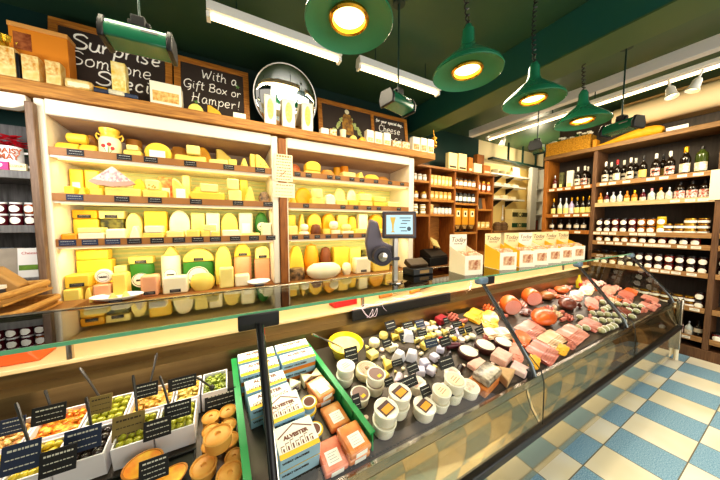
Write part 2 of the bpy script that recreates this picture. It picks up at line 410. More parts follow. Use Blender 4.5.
# ---------------------------------------------------------------- cheeses
CHEESE = {
 'yellow': ('bright yellow', '#f5d450', '#f0c238'), 'pale': ('pale cream', '#f7ea9e', '#f0da78'), 'butter': ('butter yellow', '#f6df7c', '#f0cf58'),
 'orange': ('orange', '#f3a51e', '#e08a12'), 'tan': ('tan rinded', '#d59a45', '#b87a2b'), 'white': ('white', '#faf2d6', '#f1e3b5'),
 'brown': ('brown rinded', '#8a4b1c', '#5f2f10'), 'herb': ('dark herb-flecked', '#8a8233', '#33331a'), 'green': ('green coated', '#3f8a34', '#2f7028'),
 'pink': ('pinkish', '#efb890', '#e39e72'), 'gold': ('golden', '#f2b91e', '#dd9a10'), 'red': ('red and orange', '#e2602c', '#f0a860'), 'dark': ('dark nut-studded', '#4a3a2c', '#a9865a'),
}
def cm(k):
    d, a, b = CHEESE[k]
    hi = k in ('herb', 'dark', 'red')
    return mat('cheese_'+k, a, .45, noise=(26 if hi else 9, .12 if hi else .4), col2=b, bump=None if hi else (30, .08), sss=.05)
M_rind = mat('cheese_rind', '#c98f3a', .6)
M_hole = mat('cheese_hole', '#d09a1e', .7)
M_oval = mat('oval_label', '#fff9e8', .6)
def cheese_mesh(kind, w, d, h):
    """base centre at the origin, front towards -y"""
    m = MB(); bev = min(w, d, h)*.12
    if kind == 'block': m.box(-w/2, w/2, -d/2, d/2, 0, h)
    elif kind == 'slab': m.box(-w/2, w/2, -d/2, d/2, 0, h)
    elif kind == 'log':
        r = h/2; pts = [(-w/2, 0, r), (-w/2+.004, 0, r), (-w/2+.012, 0, r)]+[(w/2-.012, 0, r), (w/2-.004, 0, r), (w/2, 0, r)]
        m.tube(pts, [r*.75, r*.9, r, r, r*.9, r*.75], 14)
    elif kind == 'wedge':      # a cut wedge lying flat, point to the left
        m.prism([(-w/2, -d*.35), (w/2, -d/2), (w/2, d/2)], 0, h, 'z')
    elif kind == 'tall':       # a tall wedge standing on its cut end
        m.prism([(-w/2, 0), (w/2, 0), (w/2, h*.3), (w*.15, h*.72), (-w*.25, h), (-w/2, h)], -d/2, d/2, 'y')
    elif kind == 'tri':        # a triangular piece seen from its cut face
        m.prism([(-w/2, 0), (w/2, 0), (w*.12, h), (-w*.05, h)], -d/2, d/2, 'y')
    elif kind == 'disc':       # a wheel standing on edge, rounded rim
        r = h/2; t = min(d, .05)/2; n = 22
        vs = []
        m.at((0, 0, r), (PI/2, 0, 0), (w/h, 1, 1)); m.lathe([(0, -t), (r*.86, -t), (r*.96, -t*.6), (r, 0), (r*.96, t*.6), (r*.86, t), (0, t)], n); m.mx = None
    elif kind == 'half':       # half wheel standing on its cut edge
        m.prism([(w/2*math.cos(PI*i/14), h*math.sin(PI*i/14)) for i in range(15)], -d/2, d/2, 'y')
    elif kind == 'drum':       # upright drum
        r = w/2; m.at((0, 0, 0), (0, 0, 0), (1, d/w, 1)); m.lathe([(0, 0), (r*.93, 0), (r, h*.1), (r, h*.88), (r*.93, h), (0, h)], 20); m.mx = None; bev = 0
    elif kind == 'boule':
        r = w/2; m.at((0, 0, 0), (0, 0, 0), (1, d/w, 1)); m.lathe([(0, 0), (r*.7, 0), (r*.95, h*.25), (r, h*.48), (r*.9, h*.74), (r*.62, h*.94), (0, h)], 20); m.mx = None; bev = 0
    elif kind == 'dome':       # front-facing rounded top block
        n = 10
        m.prism([(-w/2, 0), (w/2, 0), (w/2, h*.55)]+[(w/2*math.cos(PI*i/n), h*.55+h*.45*math.sin(PI*i/n)) for i in range(1, n)]+[(-w/2, h*.55)], -d/2, d/2, 'y')
    return m, bev
KN = {'block': 'cheese block', 'slab': 'flat cheese slab', 'log': 'rounded cheese log', 'wedge': 'cheese wedge', 'tall': 'tall cheese wedge', 'tri': 'triangular cheese piece', 'disc': 'upright cheese wheel', 'half': 'halved wheel', 'drum': 'drum-shaped cheese', 'boule': 'round cheese', 'dome': 'round-topped cheese'}
KNAME = {'block': 'cheese_block', 'slab': 'cheese_slab', 'log': 'cheese_log', 'wedge': 'cheese_wedge', 'tall': 'cheese_wedge', 'tri': 'cheese_wedge', 'disc': 'upright_cheese', 'half': 'halved_cheese', 'drum': 'cheese_drum', 'boule': 'round_cheese', 'dome': 'domed_cheese'}
YF, YB = 2.60, 2.76
def card_mesh(w, h):
    return MB().box(-w/2, w/2, -.0015, .0015, 0, h)
def scribble(w, h, rows, seed=0):
    """rows of small dashes, the unreadable small print of a card; faces -y"""
    r = random.Random(seed); m = MB()
    for k in range(rows):
        z = h*(1-(k+.7)/(rows+.4)); x = -w*.42+r.uniform(0, w*.08)
        top = k == 0
        while x < w*.38:
            l = r.uniform(.05, .13)*w
            m.box(x, min(x+l, w*.42), -.0022, -.0016, z-h*(.036 if top else .018), z+h*(.036 if top else .018)); x += l+w*.03
    return m
_cards = {}
def put_card(loc, w, h, label, group, m=None, rot=(0, 0, 0), rows=2, name='price_card'):
    key = (round(w, 3), round(h, 3), (m or M_card).name, rows)
    if key not in _cards:
        o = card_mesh(w, h).build(name, m or M_card, None); tag(o, label, 'price card', group)
        dark = (m or M_card) in (M_card, M_navy)
        scribble(w, h, rows, len(_cards)).build('lettering', M_ink if dark else M_dkink, o)
        o.location = loc; o.rotation_euler = rot; _cards[key] = o
        return o
    return clone(_cards[key], loc, rot, label, 1, group)

SN = {0: 'top shelf', 1: 'second shelf', 2: 'third shelf', 3: 'bottom shelf'}
def shelf_of_cheese(cn, si, items):
    zb = (SHELFZ+(.911,))[si]+.0125
    xo0, xi0, xi1, xo1 = CABS[cn]
    where = '%s of %s cabinet' % (SN[si], cn)
    ceil_ = (2.22, SHELFZ[0]-.035, SHELFZ[1]-.035, SHELFZ[2]-.035)[si]
    placed = {'f': [], 'b': [], 's': [], 't': []}
    # convert to metres, row by row
    rows = {}
    for it in items:
        rows.setdefault(it[0], []).append(it)
    for row in 'fbst':
        if row not in rows: continue
        lastx = xi0+.006
        Yc = YF if row in 'fs' else YB
        seq = sorted(rows[row], key=lambda t: t[2]+t[3])
        for n, it in enumerate(seq, 1):
            _, kind, u0, u1, v0, v1, ck = it[:7]; ex = it[7] if len(it) > 7 else {}
            Y = Yc-.055 if row in 'fs' else Yc-.05
            vm = (v0+v1)/2
            x0, x1 = P(u0, vm, Y=Y).x, P(u1, vm, Y=Y).x
            x0 = max(x0, lastx+.002); x1 = min(x1, xi1-.005)
            if x1-x0 < .02: continue
            lastx = x1
            h = P((u0+u1)/2, v0, Y=Y).z-P((u0+u1)/2, v1, Y=Y).z
            w = x1-x0; d = ex.get('d', .11 if row in 'fs' else .10)
            if kind in ('drum', 'boule'): d = min(d*1.15, w)
            z0 = zb
            if row in 'st':
                for (a, b, t) in placed['f' if row == 's' else 'b']:
                    if min(b, x1)-max(a, x0) > .005: z0 = max(z0, t+.001)
            elif ex.get('up'): z0 = zb+ex['up']
            top = z0+h
            if ex.get('top', True) and row in 'fb' and not ex.get('h'):
                top = max(P((u0+u1)/2, v0, Y=Y).z, zb+.03)
                if si == 3 or row == 'b' or True: h = top-z0
            h = max(min(h, ceil_-z0-.003), .02)
            placed[row].append((x0, x1, z0+h))
            m, bev = cheese_mesh(kind, w-.002, d, h)
            desc = ex.get('desc') or '%s %s' % (CHEESE[ck][0], KN[kind])
            rown = {'f': 'front row', 'b': 'back row', 's': 'upper front row', 't': 'upper back row'}[row]
            lab = ex.get('label') or '%s, %s from left, %s, %s' % (desc, ORD[n], rown, where)
            xc = (x0+x1)/2
            o = m.build(ex.get('name') or KNAME[kind], cm(ck), None, (xc, Yc+ex.get('dy', 0), z0+.0005), (0, 0, 0), bevel=max(bev, .002) if bev else 0)
            tag(o, lab, ex.get('cat', 'cheese'), 'cheeses on the '+where)
            f = -d/2-.0012
            if ex.get('lab'):      # paper label stuck on the face
                lw, lh = w*.55, h*.4
                MB().box(-lw/2, lw/2, f-.0008, f, h*.2, h*.2+lh).build('label', M_oval, o)
            if ex.get('oval'):
                q = MB().at((0, f+.0002 if kind != 'drum' else -d/2-.001, h*.45), (PI/2, 0, 0)); q.lathe([(0, 0), (min(w*.36, h*.4), 0), (min(w*.36, h*.4), .0018), (0, .0018)], 18)
                lo = q.build('label', M_oval, o)
                q = MB().at((0, f-.0012, h*.47), (PI/2, 0, 0)); r_ = min(w*.36, h*.4)
                q.lathe([(r_*.82, 0), (r_*.88, 0), (r_*.88, .001), (r_*.82, .001)], 18, cap=False); q.mx = None
                q.box(-r_*.5, r_*.5, f-.0022, f-.001, h*.45-r_*.12, h*.45+r_*.14).build('label_print', M_dkink, lo)
                if ex['oval'] != 1: text('lettering', ex['oval'], r_*.55, M_dkink, o, (0, f-.003, h*.47))
            if ex.get('rind'):
                MB().box(w/2-.001, w/2+.004, -d/2, d/2, 0, h*.98 if kind != 'tall' else h*.3).build('rind', M_rind, o)
            if ex.get('holes'):
                q = MB(); r_ = random.Random(n)
                for _k in range(6):
                    q.ball((r_.uniform(-w*.3, w*.32), -d/2-.0002, r_.uniform(h*.12, h*.5)), .006, 8, 5, (1, .25, 1))
                q.build('hole', M_hole, o)
            if ex.get('card'):
                cw, chh = min(w*.8, .075), .026
                put_card((xc, Yc-d/2-.006, z0+max(0, h*.1)), cw, chh, 'black card on %s, %s from left, %s, %s' % (KN[kind], ORD[n], rown, where), 'name cards on the cheeses')
C = dict
shelf_of_cheese('left', 0, [
 ('f', 'log', 52, 77, 141, 151, 'yellow'), ('f', 'log', 77, 95, 143, 153, 'yellow'), ('s', 'log', 63, 84, 132, 142, 'yellow'),
 ('b', 'disc', 79, 97, 133, 152, 'tan', C(label='brown cheese wheel leaning behind the yellow logs on top shelf')),
 ('f', 'block', 123, 141, 150, 158, 'butter'), ('s', 'block', 126, 138, 145, 150, 'pale'), ('b', 'drum', 124, 141, 139, 158, 'tan'),
 ('f', 'disc', 142, 171, 141, 161, 'yellow', C(lab=1, d=.08, label='big yellow wheel standing upright beside the tan round cheeses on top shelf')),
 ('b', 'boule', 168, 188, 145, 163, 'tan'), ('f', 'log', 174, 206, 154, 165, 'butter'), ('s', 'block', 186, 200, 145, 154, 'pale'),
 ('b', 'half', 192, 213, 146, 164, 'gold'), ('b', 'tall', 216, 237, 141, 168, 'butter', C(rind=1)), ('f', 'wedge', 208, 228, 159, 168, 'pale'), ('f', 'block', 228, 237, 159, 169, 'butter'),
 ('f', 'tri', 238, 250, 158, 171, 'butter', C(holes=1)), ('f', 'block', 250, 255, 154, 171, 'butter'), ('f', 'tall', 255, 272, 155, 172, 'butter', C(holes=1)),
])
shelf_of_cheese('left', 1, [
 ('f', 'wedge', 62, 74, 186, 195, 'yellow'), ('f', 'tri', 74, 88, 187, 196, 'yellow'), ('f', 'block', 88, 103, 188, 197, 'yellow'),
 ('b', 'block', 66, 83, 169, 190, 'yellow', C(lab=1, name='cheese_carton', desc='yellow cheese carton')), ('b', 'block', 84, 99, 170, 190, 'yellow', C(name='cheese_carton', desc='yellow carton with dark top')),
 ('f', 'slab', 104, 141, 188, 198, 'butter', C(label='long yellow slab carrying the patterned paper fan on second shelf')),
 ('b', 'disc', 131, 145, 178, 196, 'yellow'), ('f', 'block', 142, 167, 190, 200, 'butter'), ('s', 'block', 145, 159, 180, 190, 'pale', C(holes=1)),
 ('b', 'block', 158, 173, 177, 197, 'red', C(lab=1, name='sliced_cheese_pack', desc='red and orange sliced pack')), ('f', 'tall', 172, 189, 179, 200, 'butter', C(rind=1, lab=1)), ('b', 'block', 182, 190, 175, 198, 'pale'),
 ('f', 'slab', 190, 225, 192, 202, 'yellow'), ('s', 'block', 200, 218, 184, 192, 'pale'), ('b', 'boule', 192, 204, 186, 200, 'butter'),
 ('f', 'block', 228, 242, 190, 203, 'pale'), ('s', 'block', 227, 239, 179, 190, 'pale'), ('b', 'block', 240, 248, 180, 203, 'yellow'), ('f', 'tri', 242, 257, 187, 204, 'butter'),
 ('f', 'disc', 259, 275, 191, 207, 'dark', C(label='dark round fruit and nut cheese standing at end of second shelf')),
])
shelf_of_cheese('left', 2, [
 ('b', 'block', 67, 99, 219, 240, 'yellow'), ('t', 'block', 69, 97, 210, 219, 'gold', C(card=1)), ('b', 'block', 100, 124, 219, 240, 'herb', C(lab=0)), ('t', 'block', 98, 124, 211, 219, 'pale', C(card=1)),
 ('b', 'dome', 125, 142, 213, 240, 'pale', C(card=1)), ('b', 'block', 144, 167, 211, 240, 'yellow', C(card=1)), ('b', 'dome', 169, 190, 210, 240, 'white', C(card=1)), ('b', 'block', 191, 205, 213, 240, 'pale', C(card=1)),
 ('b', 'block', 206, 220, 213, 240, 'white', C(lab=1)), ('b', 'dome', 221, 238, 213, 240, 'butter', C(card=1)), ('b', 'block', 239, 253, 213, 240, 'white', C(lab=1)), ('b', 'disc', 255, 269, 212, 240, 'green', C(oval=1)),
 ('f', 'block', 58, 77, 234, 243, 'orange'), ('f', 'slab', 77, 104, 233, 242, 'white'), ('s', 'slab', 77, 102, 228, 233, 'pale'), ('f', 'block', 105, 125, 229, 242, 'white'),
 ('f', 'tri', 126, 142, 226, 242, 'white'), ('f', 'slab', 143, 164, 233, 242, 'butter'), ('s', 'slab', 144, 162, 226, 233, 'white'), ('f', 'block', 166, 184, 231, 242, 'pale'), ('f', 'block', 186, 200, 230, 242, 'butter'),
 ('f', 'block', 201, 210, 231, 241, 'butter'), ('s', 'block', 203, 216, 225, 231, 'pale'), ('f', 'block', 211, 220, 232, 241, 'butter'), ('f', 'block', 222, 240, 230, 241, 'white'), ('f', 'wedge', 241, 260, 233, 241, 'pale'),
 ('f', 'block', 262, 276, 223, 240, 'white'),
])
shelf_of_cheese('left', 3, [
 ('f', 'block', 51, 83, 289, 302, 'butter', C(d=.13, dy=-.02)), ('f', 'half', 84, 92, 288, 301, 'butter'), ('s', 'block', 51, 90, 276, 289, 'yellow', C(card=1)), ('b', 'block', 54, 72, 268, 300, 'butter', C(card=1)), ('b', 'block', 74, 113, 260, 300, 'yellow'), ('t', 'block', 75, 108, 250, 260, 'yellow'),
 ('f', 'block', 92, 111, 285, 301, 'pink'), ('s', 'disc', 91, 111, 270, 285, 'white', C(oval='YARG', d=.04, label='white round cheese with dark lettering on oval label in bottom shelf')),
 ('b', 'block', 114, 127, 266, 298, 'pale', C(card=1)), ('f', 'block', 112, 127, 274, 300, 'butter'),
 ('b', 'drum', 128, 154, 264, 297, 'green', C(label='small green coated wheel with white oval label in bottom shelf', oval=1)), ('t', 'block', 128, 153, 257, 264, 'butter', C(card=1)),
 ('f', 'block', 140, 158, 276, 297, 'pink', C(card=1)),
 ('b', 'drum', 160, 181, 256, 296, 'white', C(oval=1, label='white drum cheese with oval label under a triangular piece, bottom shelf')), ('t', 'tri', 162, 178, 247, 256, 'butter', C(card=0)), ('f', 'block', 162, 188, 277, 296, 'white', C(card=1)),
 ('b', 'drum', 182, 214, 262, 294, 'green', C(label='large green coated wheel with oval label, topped by half wheel, bottom shelf', oval=1)), ('t', 'half', 182, 214, 249, 262, 'butter', C(card=1)), ('f', 'boule', 189, 215, 274, 293, 'butter'),
 ('b', 'dome', 215, 232, 246, 290, 'butter', C(card=1)), ('f', 'block', 219, 234, 268, 289, 'pale'), ('f', 'block', 235, 250, 275, 288, 'white', C(card=0)),
 ('b', 'drum', 234, 252, 257, 287, 'pink'), ('t', 'half', 234, 251, 244, 257, 'yellow', C(card=1)),
 ('b', 'block', 255, 274, 259, 285, 'pink'), ('t', 'dome', 255, 272, 246, 259, 'pale', C(card=1)),
])
shelf_of_cheese('right', 0, [
 ('b', 'disc', 289, 302, 163, 177, 'red', C(desc='orange-red rinded wheel standing upright')), ('f', 'block', 292, 302, 171, 178, 'yellow'), ('f', 'block', 305, 321, 171, 181, 'butter'), ('s', 'dome', 306, 321, 161, 171, 'yellow'),
 ('f', 'boule', 322, 336, 169, 182, 'tan'), ('b', 'drum', 335, 342, 167, 180, 'gold'), ('b', 'drum', 342, 350, 166, 180, 'orange'), ('f', 'block', 343, 356, 172, 184, 'pale'), ('f', 'tri', 356, 366, 172, 185, 'butter'),
 ('f', 'boule', 366, 381, 174, 187, 'yellow'), ('b', 'disc', 378, 391, 176, 188, 'tan'), ('f', 'slab', 391, 404, 182, 189, 'butter'),
])
shelf_of_cheese('right', 1, [
 ('b', 'disc', 296, 313, 187, 207, 'gold', C(label='golden brown cheese wheel standing on second shelf beside paper notices')), ('f', 'tri', 289, 298, 196, 207, 'yellow'), ('f', 'block', 312, 325, 198, 208, 'butter'), ('s', 'drum', 313, 324, 189, 198, 'pale'), ('f', 'dome', 326, 336, 194, 209, 'white'),
 ('f', 'block', 336, 348, 200, 209, 'butter'), ('b', 'disc', 335, 347, 188, 206, 'pale'), ('f', 'block', 349, 359, 200, 210, 'yellow'), ('b', 'disc', 348, 358, 189, 207, 'white'), ('b', 'boule', 359, 368, 191, 207, 'yellow'), ('f', 'block', 360, 373, 201, 210, 'butter'), ('s', 'block', 360, 372, 194, 201, 'pale'),
 ('f', 'block', 374, 387, 202, 211, 'yellow'), ('s', 'slab', 374, 386, 197, 202, 'butter'), ('f', 'block', 388, 400, 202, 212, 'pale'),
])
shelf_of_cheese('right', 2, [
 ('b', 'block', 287, 296, 215, 238, 'yellow'), ('b', 'tri', 297, 307, 214, 238, 'butter'), ('b', 'dome', 308, 322, 212, 238, 'yellow', C(card=1)), ('b', 'dome', 323, 336, 212, 238, 'gold'), ('b', 'block', 338, 348, 215, 238, 'butter', C(card=1)), ('b', 'boule', 349, 358, 216, 238, 'yellow'), ('b', 'block', 359, 368, 214, 238, 'white', C(card=1)), ('b', 'dome', 370, 384, 213, 238, 'gold'), ('b', 'block', 386, 398, 215, 238, 'butter'),
 ('f', 'block', 288, 298, 226, 239, 'pale'), ('f', 'boule', 300, 311, 231, 239, 'white'), ('s', 'boule', 301, 310, 224, 231, 'white'), ('f', 'boule', 312, 323, 224, 239, 'brown'), ('f', 'drum', 324, 332, 229, 239, 'butter'), ('f', 'drum', 333, 342, 230, 239, 'white'), ('s', 'boule', 331, 340, 222, 230, 'white'), ('f', 'block', 343, 354, 231, 240, 'white'), ('s', 'boule', 343, 353, 224, 231, 'pale'), ('f', 'block', 356, 370, 229, 240, 'butter'), ('f', 'block', 372, 384, 229, 240, 'butter'), ('f', 'block', 386, 399, 230, 240, 'yellow'),
])
shelf_of_cheese('right', 3, [
 ('b', 'half', 288, 305, 246, 278, 'yellow', C(card=1)), ('f', 'drum', 290, 306, 269, 280, 'dark', C(desc='patterned dark and white wrapped cheese')), ('b', 'boule', 305, 320, 244, 274, 'orange', C(card=1)), ('b', 'boule', 321, 333, 247, 273, 'brown'), ('b', 'block', 334, 349, 247, 272, 'yellow', C(card=1)),
 ('f', 'boule', 307, 342, 263, 278, 'white', C(d=.2, dy=-.02, label='large flat white cheese with tan edge at front of bottom shelf')), ('f', 'boule', 344, 353, 263, 275, 'white'), ('b', 'block', 350, 361, 248, 271, 'butter'), ('f', 'block', 356, 371, 258, 272, 'white', C(card=1)), ('b', 'block', 362, 374, 250, 270, 'herb'), ('b', 'block', 376, 388, 250, 268, 'yellow'), ('f', 'block', 374, 390, 258, 270, 'butter'),
])
# cards along the shelf lips
for cn, si, us, nav in (('left', 0, (79, 127, 153, 192, 230, 261), ()), ('left', 1, (75, 122, 155, 196, 238, 268), (0,)), ('left', 2, (64, 87, 110, 132, 155, 177, 196, 214, 234, 253, 270), (0, 1, 2)),
                        ('right', 0, (298, 309, 330, 338, 352, 362, 376, 390, 402), ()), ('right', 1, (306, 343, 356, 369, 379, 399), ()), ('right', 2, (293, 306, 317, 328, 340, 351, 364), ())):
    for n, u in enumerate(us, 1):
        z = SHELFZ[si]; x = P(u, 200, Y=SHY-.014).x
        x = max(x, CABS[cn][1]+.06)
        put_card((x, SHY-.0145, z+.008), .085 if cn == 'left' else .06, .042 if cn == 'left' else .036, '%s price card, %s along the lip of %s, %s cabinet' % ('slate blue' if n-1 in nav else 'black', ORD[n], SN[si], cn), 'price cards on the shelf lips', M_navy if n-1 in nav else M_card)
# milk churn on the top shelf
zb = SHELFZ[0]+.013
c = thing('milk_churn', 'cream enamel milk churn painted with red poppies on top cheese shelf', 'churn', (P(110, 140, Y=2.60).x, 2.60, zb))
M_ch = mat('cream_enamel', '#f8eec0', .25); M_chy = mat('yellow_enamel', '#eec54a', .3)
k = .064
MB().lathe([(0, 0), (k*.95, 0), (k, .01), (k, 0.133), (k*.96, 0.154), (k*.8, 0.167)], 24).build('body', M_ch, c)
MB().lathe([(k*.8, 0.167), (k*.78, 0.175), (k*.78, 0.196), (k*.9, 0.210), (k*.92, 00.231), (k*.7, 0.228), (0, 0.231)], 24).build('lid', M_chy, c)
for s in (-1, 1):
    MB().tube([(s*k*.74, 0, .18), (s*k*1.12, 0, .195), (s*k*1.2, 0, .175), (s*k*1.02, 0, .15)], .006, 6).build('handle', M_chy, c)
p = MB()
for dx, dz in ((-.02, .095), (.012, .108), (.028, .08)):
    a = dx/k; p.ball((k*math.sin(a)*1.0, -k*math.cos(a)-.001, dz), .0135, 8, 5, (1, .25, 1))
p.build('poppy', mat('poppy_red', '#d8382a', .5), c)
p = MB()
for dx, dz, x2, z2 in ((-.02, .085, .0, .035), (.012, .095, .004, .035), (.028, .07, .01, .035), (-.03, .045, .0, .035)):
    p.tube([(dx, -k*math.cos(dx/k)-.001, dz), ((dx+x2)/2, -k-.001, (dz+z2)/2), (x2, -k-.0005, z2)], .0018, 5)
p.ball((.03, -k*.93, .04), .014, 8, 5, (1, .3, .7)).build('leaf', mat('leaf_green', '#4f8a2e', .6), c)
# patterned fan packet on second shelf
x = P(115, 180, Y=2.575).x
f = MB().prism([(-.005, .112)]+[(.125*math.sin(a), .118-.118*math.cos(a)*1.0+.0) for a in []]+[(-.13, .02), (-.09, .004), (0, -.004), (.09, .004), (.13, .02), (.006, .112)], -.012, .012, 'y')
fan = tag(f.build('cheese_fan_packet', mat('patterned_wrapper', '#f4ead2', .6, noise=(60, .1), col2='#c99aa0'), None, (x, 2.532, P(115, 188, Y=2.53).z), (-.12, 0, 0)), 'white and pink patterned paper fan packet leaning on long cheese slab', 'packet')
fan.location.z += .012; fan.location.y = 2.528; fan.scale = (1, 1, 1.3)
MB().prism([(-.13, .02), (-.09, .004), (0, -.004), (.09, .004), (.13, .02), (.11, .035), (0, .022), (-.11, .035)], -.0135, -.0122, 'y').build('wrapper_edge', mat('pink_wrap', '#d9a08c', .6), fan)
# white plates in the bottom shelf
M_china = mat('white_china', '#fbf7f2', .2)
for u, v, w, lab in ((117, 297, .30, 'white oval plate of cheese samples at left of bottom shelf'), (268, 282, .20, 'white plate with black name card at right of bottom shelf')):
    q = P(u-(0 if u < 200 else 9), v, Y=2.49)
    pl = thing('sample_plate', lab, 'plate', (q.x, 2.505, .942), (.16, 0, 0), group='plates on the wooden ledge')
    MB().at(sc=(w/.19, .6, 1.2)).lathe([(0, .002), (.055, .002), (.06, 0), (.085, .012), (.1, .024), (.098, .027), (.08, .016), (.055, .006), (0, .006)], 28).build('dish', M_china, pl)
    put_card((q.x, 2.452, .93), .075, .024, 'black name card at front of the %s' % ('oval plate of samples' if u < 200 else 'white plate beside cabinet post'), 'name cards on the cheeses', rot=(-.3, 0, 0))
    if u < 200:
        for j, dx in enumerate((-.045, .03)):
            tag(MB().prism([(-.025, 0), (.025, 0), (.004, .035), (-.004, .035)], -.02, .02, 'y').build('cheese_wedge', cm('pale'), None, (q.x+dx+.02, 2.50, .956), (0, 0, .4)), '%s small pale cheese sample on white oval plate' % ('left' if j == 0 else 'right'), 'cheese', 'cheese samples on the oval plate')
# paper notices hung on the post
for n, (u0, v0, u1, v1, lab) in enumerate(((274, 153, 293, 182, 'upper paper notice with small print and red sketch on post'), (273, 182, 295, 198, 'lower paper notice with faint lines on post'))):
    a, b = P(u0, v0, Y=2.47), P(u1, v1, Y=2.47)
    o = tag(MB().box(a.x, b.x, 2.477-.003*n, 2.4785-.003*n, b.z, a.z).build('hanging_notice', M_paper), lab, 'notice', 'paper notices on the cabinet post')
    w, h = b.x-a.x, a.z-b.z; cx = (a.x+b.x)/2
    scr = scribble(w, h, 9 if n == 0 else 4, 5+n)
    for i, p_ in enumerate(scr.v): scr.v[i] = Vector((p_.x+cx, p_.y*.3+2.4768-.003*n, p_.z+b.z))
    scr.build('lettering', mat('grey_print', '#a08a5a', .7), o)
    if n == 0: MB().tube([(cx-.03, 2.4755, b.z+.05), (cx, 2.4755, b.z+.08), (cx+.02, 2.4755, b.z+.1)], .003, 5).build('sketch', mat('red_print', '#c0492c', .7), o)
# small black camera-like clip on ledge by post
# ---------------------------------------------------------------- on the long top shelf
TZ = 2.4465
W_frame = wood('honey_frame', '#c98a3c', '#96591f', 0, .45)
M_board = mat('chalkboard', '#3b2f29', .75, noise=(4, .3), col2='#463a33')
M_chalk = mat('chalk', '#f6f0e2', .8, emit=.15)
M_frost = mat('ivory_card', '#fbf3dc', .55)
def chalkboard(x0, x1, h, label, y=2.70, lean=.14, mid=None):
    t = thing('chalkboard', label, 'chalkboard', ((x0+x1)/2, y, TZ+.003), (-lean, 0, 0), group='chalkboards on the top shelf')
    w = x1-x0; fw = .05
    MB().box(-w/2+fw*.6, w/2-fw*.6, -.004, .006, fw*.6, h-fw*.6).build('board', M_board, t)
    m = MB().box(-w/2, w/2, -.014, .012, 0, fw).box(-w/2, w/2, -.014, .012, h-fw, h).box(-w/2, -w/2+fw, -.0141, .0121, fw-.001, h-fw+.001).box(w/2-fw, w/2, -.0141, .0121, fw-.001, h-fw+.001)
    if mid is not None: m.box(mid-fw*.45, mid+fw*.45, -.0141, .0121, fw-.001, h-fw+.001)
    m.build('frame', W_frame, t, bevel=.004)
    return t

GL = {
'S': [[(.75,.9),(.5,1.05),(.15,.95),(.12,.7),(.45,.55),(.75,.38),(.7,.08),(.35,-.02),(.02,.12)]],
'u': [[(.05,.6),(.05,.2),(.2,0),(.42,.08),(.5,.6)],[(.5,.6),(.5,.15),(.62,0)]],
'r': [[(.05,.6),(.1,.3),(.1,0)],[(.1,.35),(.25,.58),(.45,.55)]],
'p': [[(.05,.6),(.1,.2),(.08,-.45)],[(.1,.4),(.3,.62),(.52,.4),(.4,.05),(.1,.08)]],
'i': [[(.1,.6),(.1,.15),(.2,0)],[(.1,.82),(.12,.86)]],
's': [[(.42,.55),(.2,.62),(.08,.45),(.38,.22),(.3,0),(.02,.06)]],
'e': [[(.08,.3),(.45,.36),(.38,.6),(.12,.55),(.05,.22),(.22,0),(.48,.1)]],
'o': [[(.3,.6),(.08,.48),(.08,.12),(.3,0),(.5,.15),(.48,.48),(.3,.6),(.4,.62)]],
'm': [[(.05,.6),(.08,.3),(.08,0)],[(.08,.4),(.22,.6),(.35,.45),(.35,0)],[(.35,.4),(.5,.6),(.64,.45),(.66,.1),(.75,0)]],
'n': [[(.05,.6),(.08,.3),(.08,0)],[(.08,.4),(.28,.6),(.45,.42),(.45,.1),(.55,0)]],
'c': [[(.45,.5),(.28,.62),(.08,.42),(.1,.1),(.3,-.02),(.48,.1)]],
'a': [[(.45,.55),(.22,.62),(.06,.35),(.15,.02),(.36,.08),(.46,.5),(.46,.12),(.58,0)]],
'l': [[(.1,1.0),(.08,.3),(.12,.05),(.25,.02)]],
'W': [[(0,.9),(.12,.5),(.22,.02),(.42,.65),(.6,.02),(.78,.6),(.85,1.0)]],
't': [[(.2,.95),(.18,.3),(.22,.04),(.38,.05)],[(.02,.62),(.4,.66)]],
'h': [[(.08,1.0),(.08,.4),(.08,0)],[(.08,.35),(.28,.58),(.45,.4),(.45,.08),(.55,0)]],
'G': [[(.75,.85),(.5,1.02),(.15,.85),(.05,.45),(.25,.02),(.6,.05),(.75,.4),(.45,.4)],[(.75,.4),(.72,-.15),(.5,-.35)]],
'f': [[(.5,.9),(.35,1.02),(.22,.8),(.2,.3),(.16,-.35)],[(.02,.58),(.42,.6)]],
'B': [[(.12,1.0),(.14,.5),(.1,0)],[(.02,.9),(.4,1.05),(.62,.82),(.45,.58),(.15,.52)],[(.15,.52),(.6,.45),(.66,.12),(.35,-.02),(.05,.05)]],
'x': [[(.05,.6),(.25,.3),(.5,0)],[(.5,.6),(.25,.28),(.02,0)]],
'H': [[(.12,1.0),(.15,.5),(.08,0)],[(.65,1.02),(.6,.5),(.62,.05),(.75,0)],[(.02,.5),(.35,.58),(.62,.5)]],
'C': [[(.7,.85),(.45,1.02),(.12,.8),(.06,.35),(.3,0),(.72,.12)]],
'd': [[(.45,.45),(.22,.6),(.05,.3),(.2,0),(.42,.12),(.5,1.0)],[(.5,1.0),(.48,.15),(.6,0)]],
'g': [[(.45,.55),(.2,.62),(.06,.35),(.2,.05),(.42,.15),(.46,.55),(.44,-.25),(.2,-.42),(.03,-.3)]],
'K': [[(.1,1.0),(.1,0)],[(.6,.95),(.3,.6),(.1,.48)],[(.2,.5),(.45,.2),(.7,0)]],
'k': [[(.1,1.0),(.1,0)],[(.45,.6),(.1,.28)],[(.2,.34),(.5,0)]],
'y': [[(.05,.6),(.1,.25),(.28,.12),(.45,.3)],[(.5,.6),(.42,-.1),(.2,-.42),(.02,-.3)]],
'!': [[(.12,1.0),(.1,.3)],[(.1,.05),(.11,.02)]], '.': [[(.08,.02),(.1,.04)]],
}
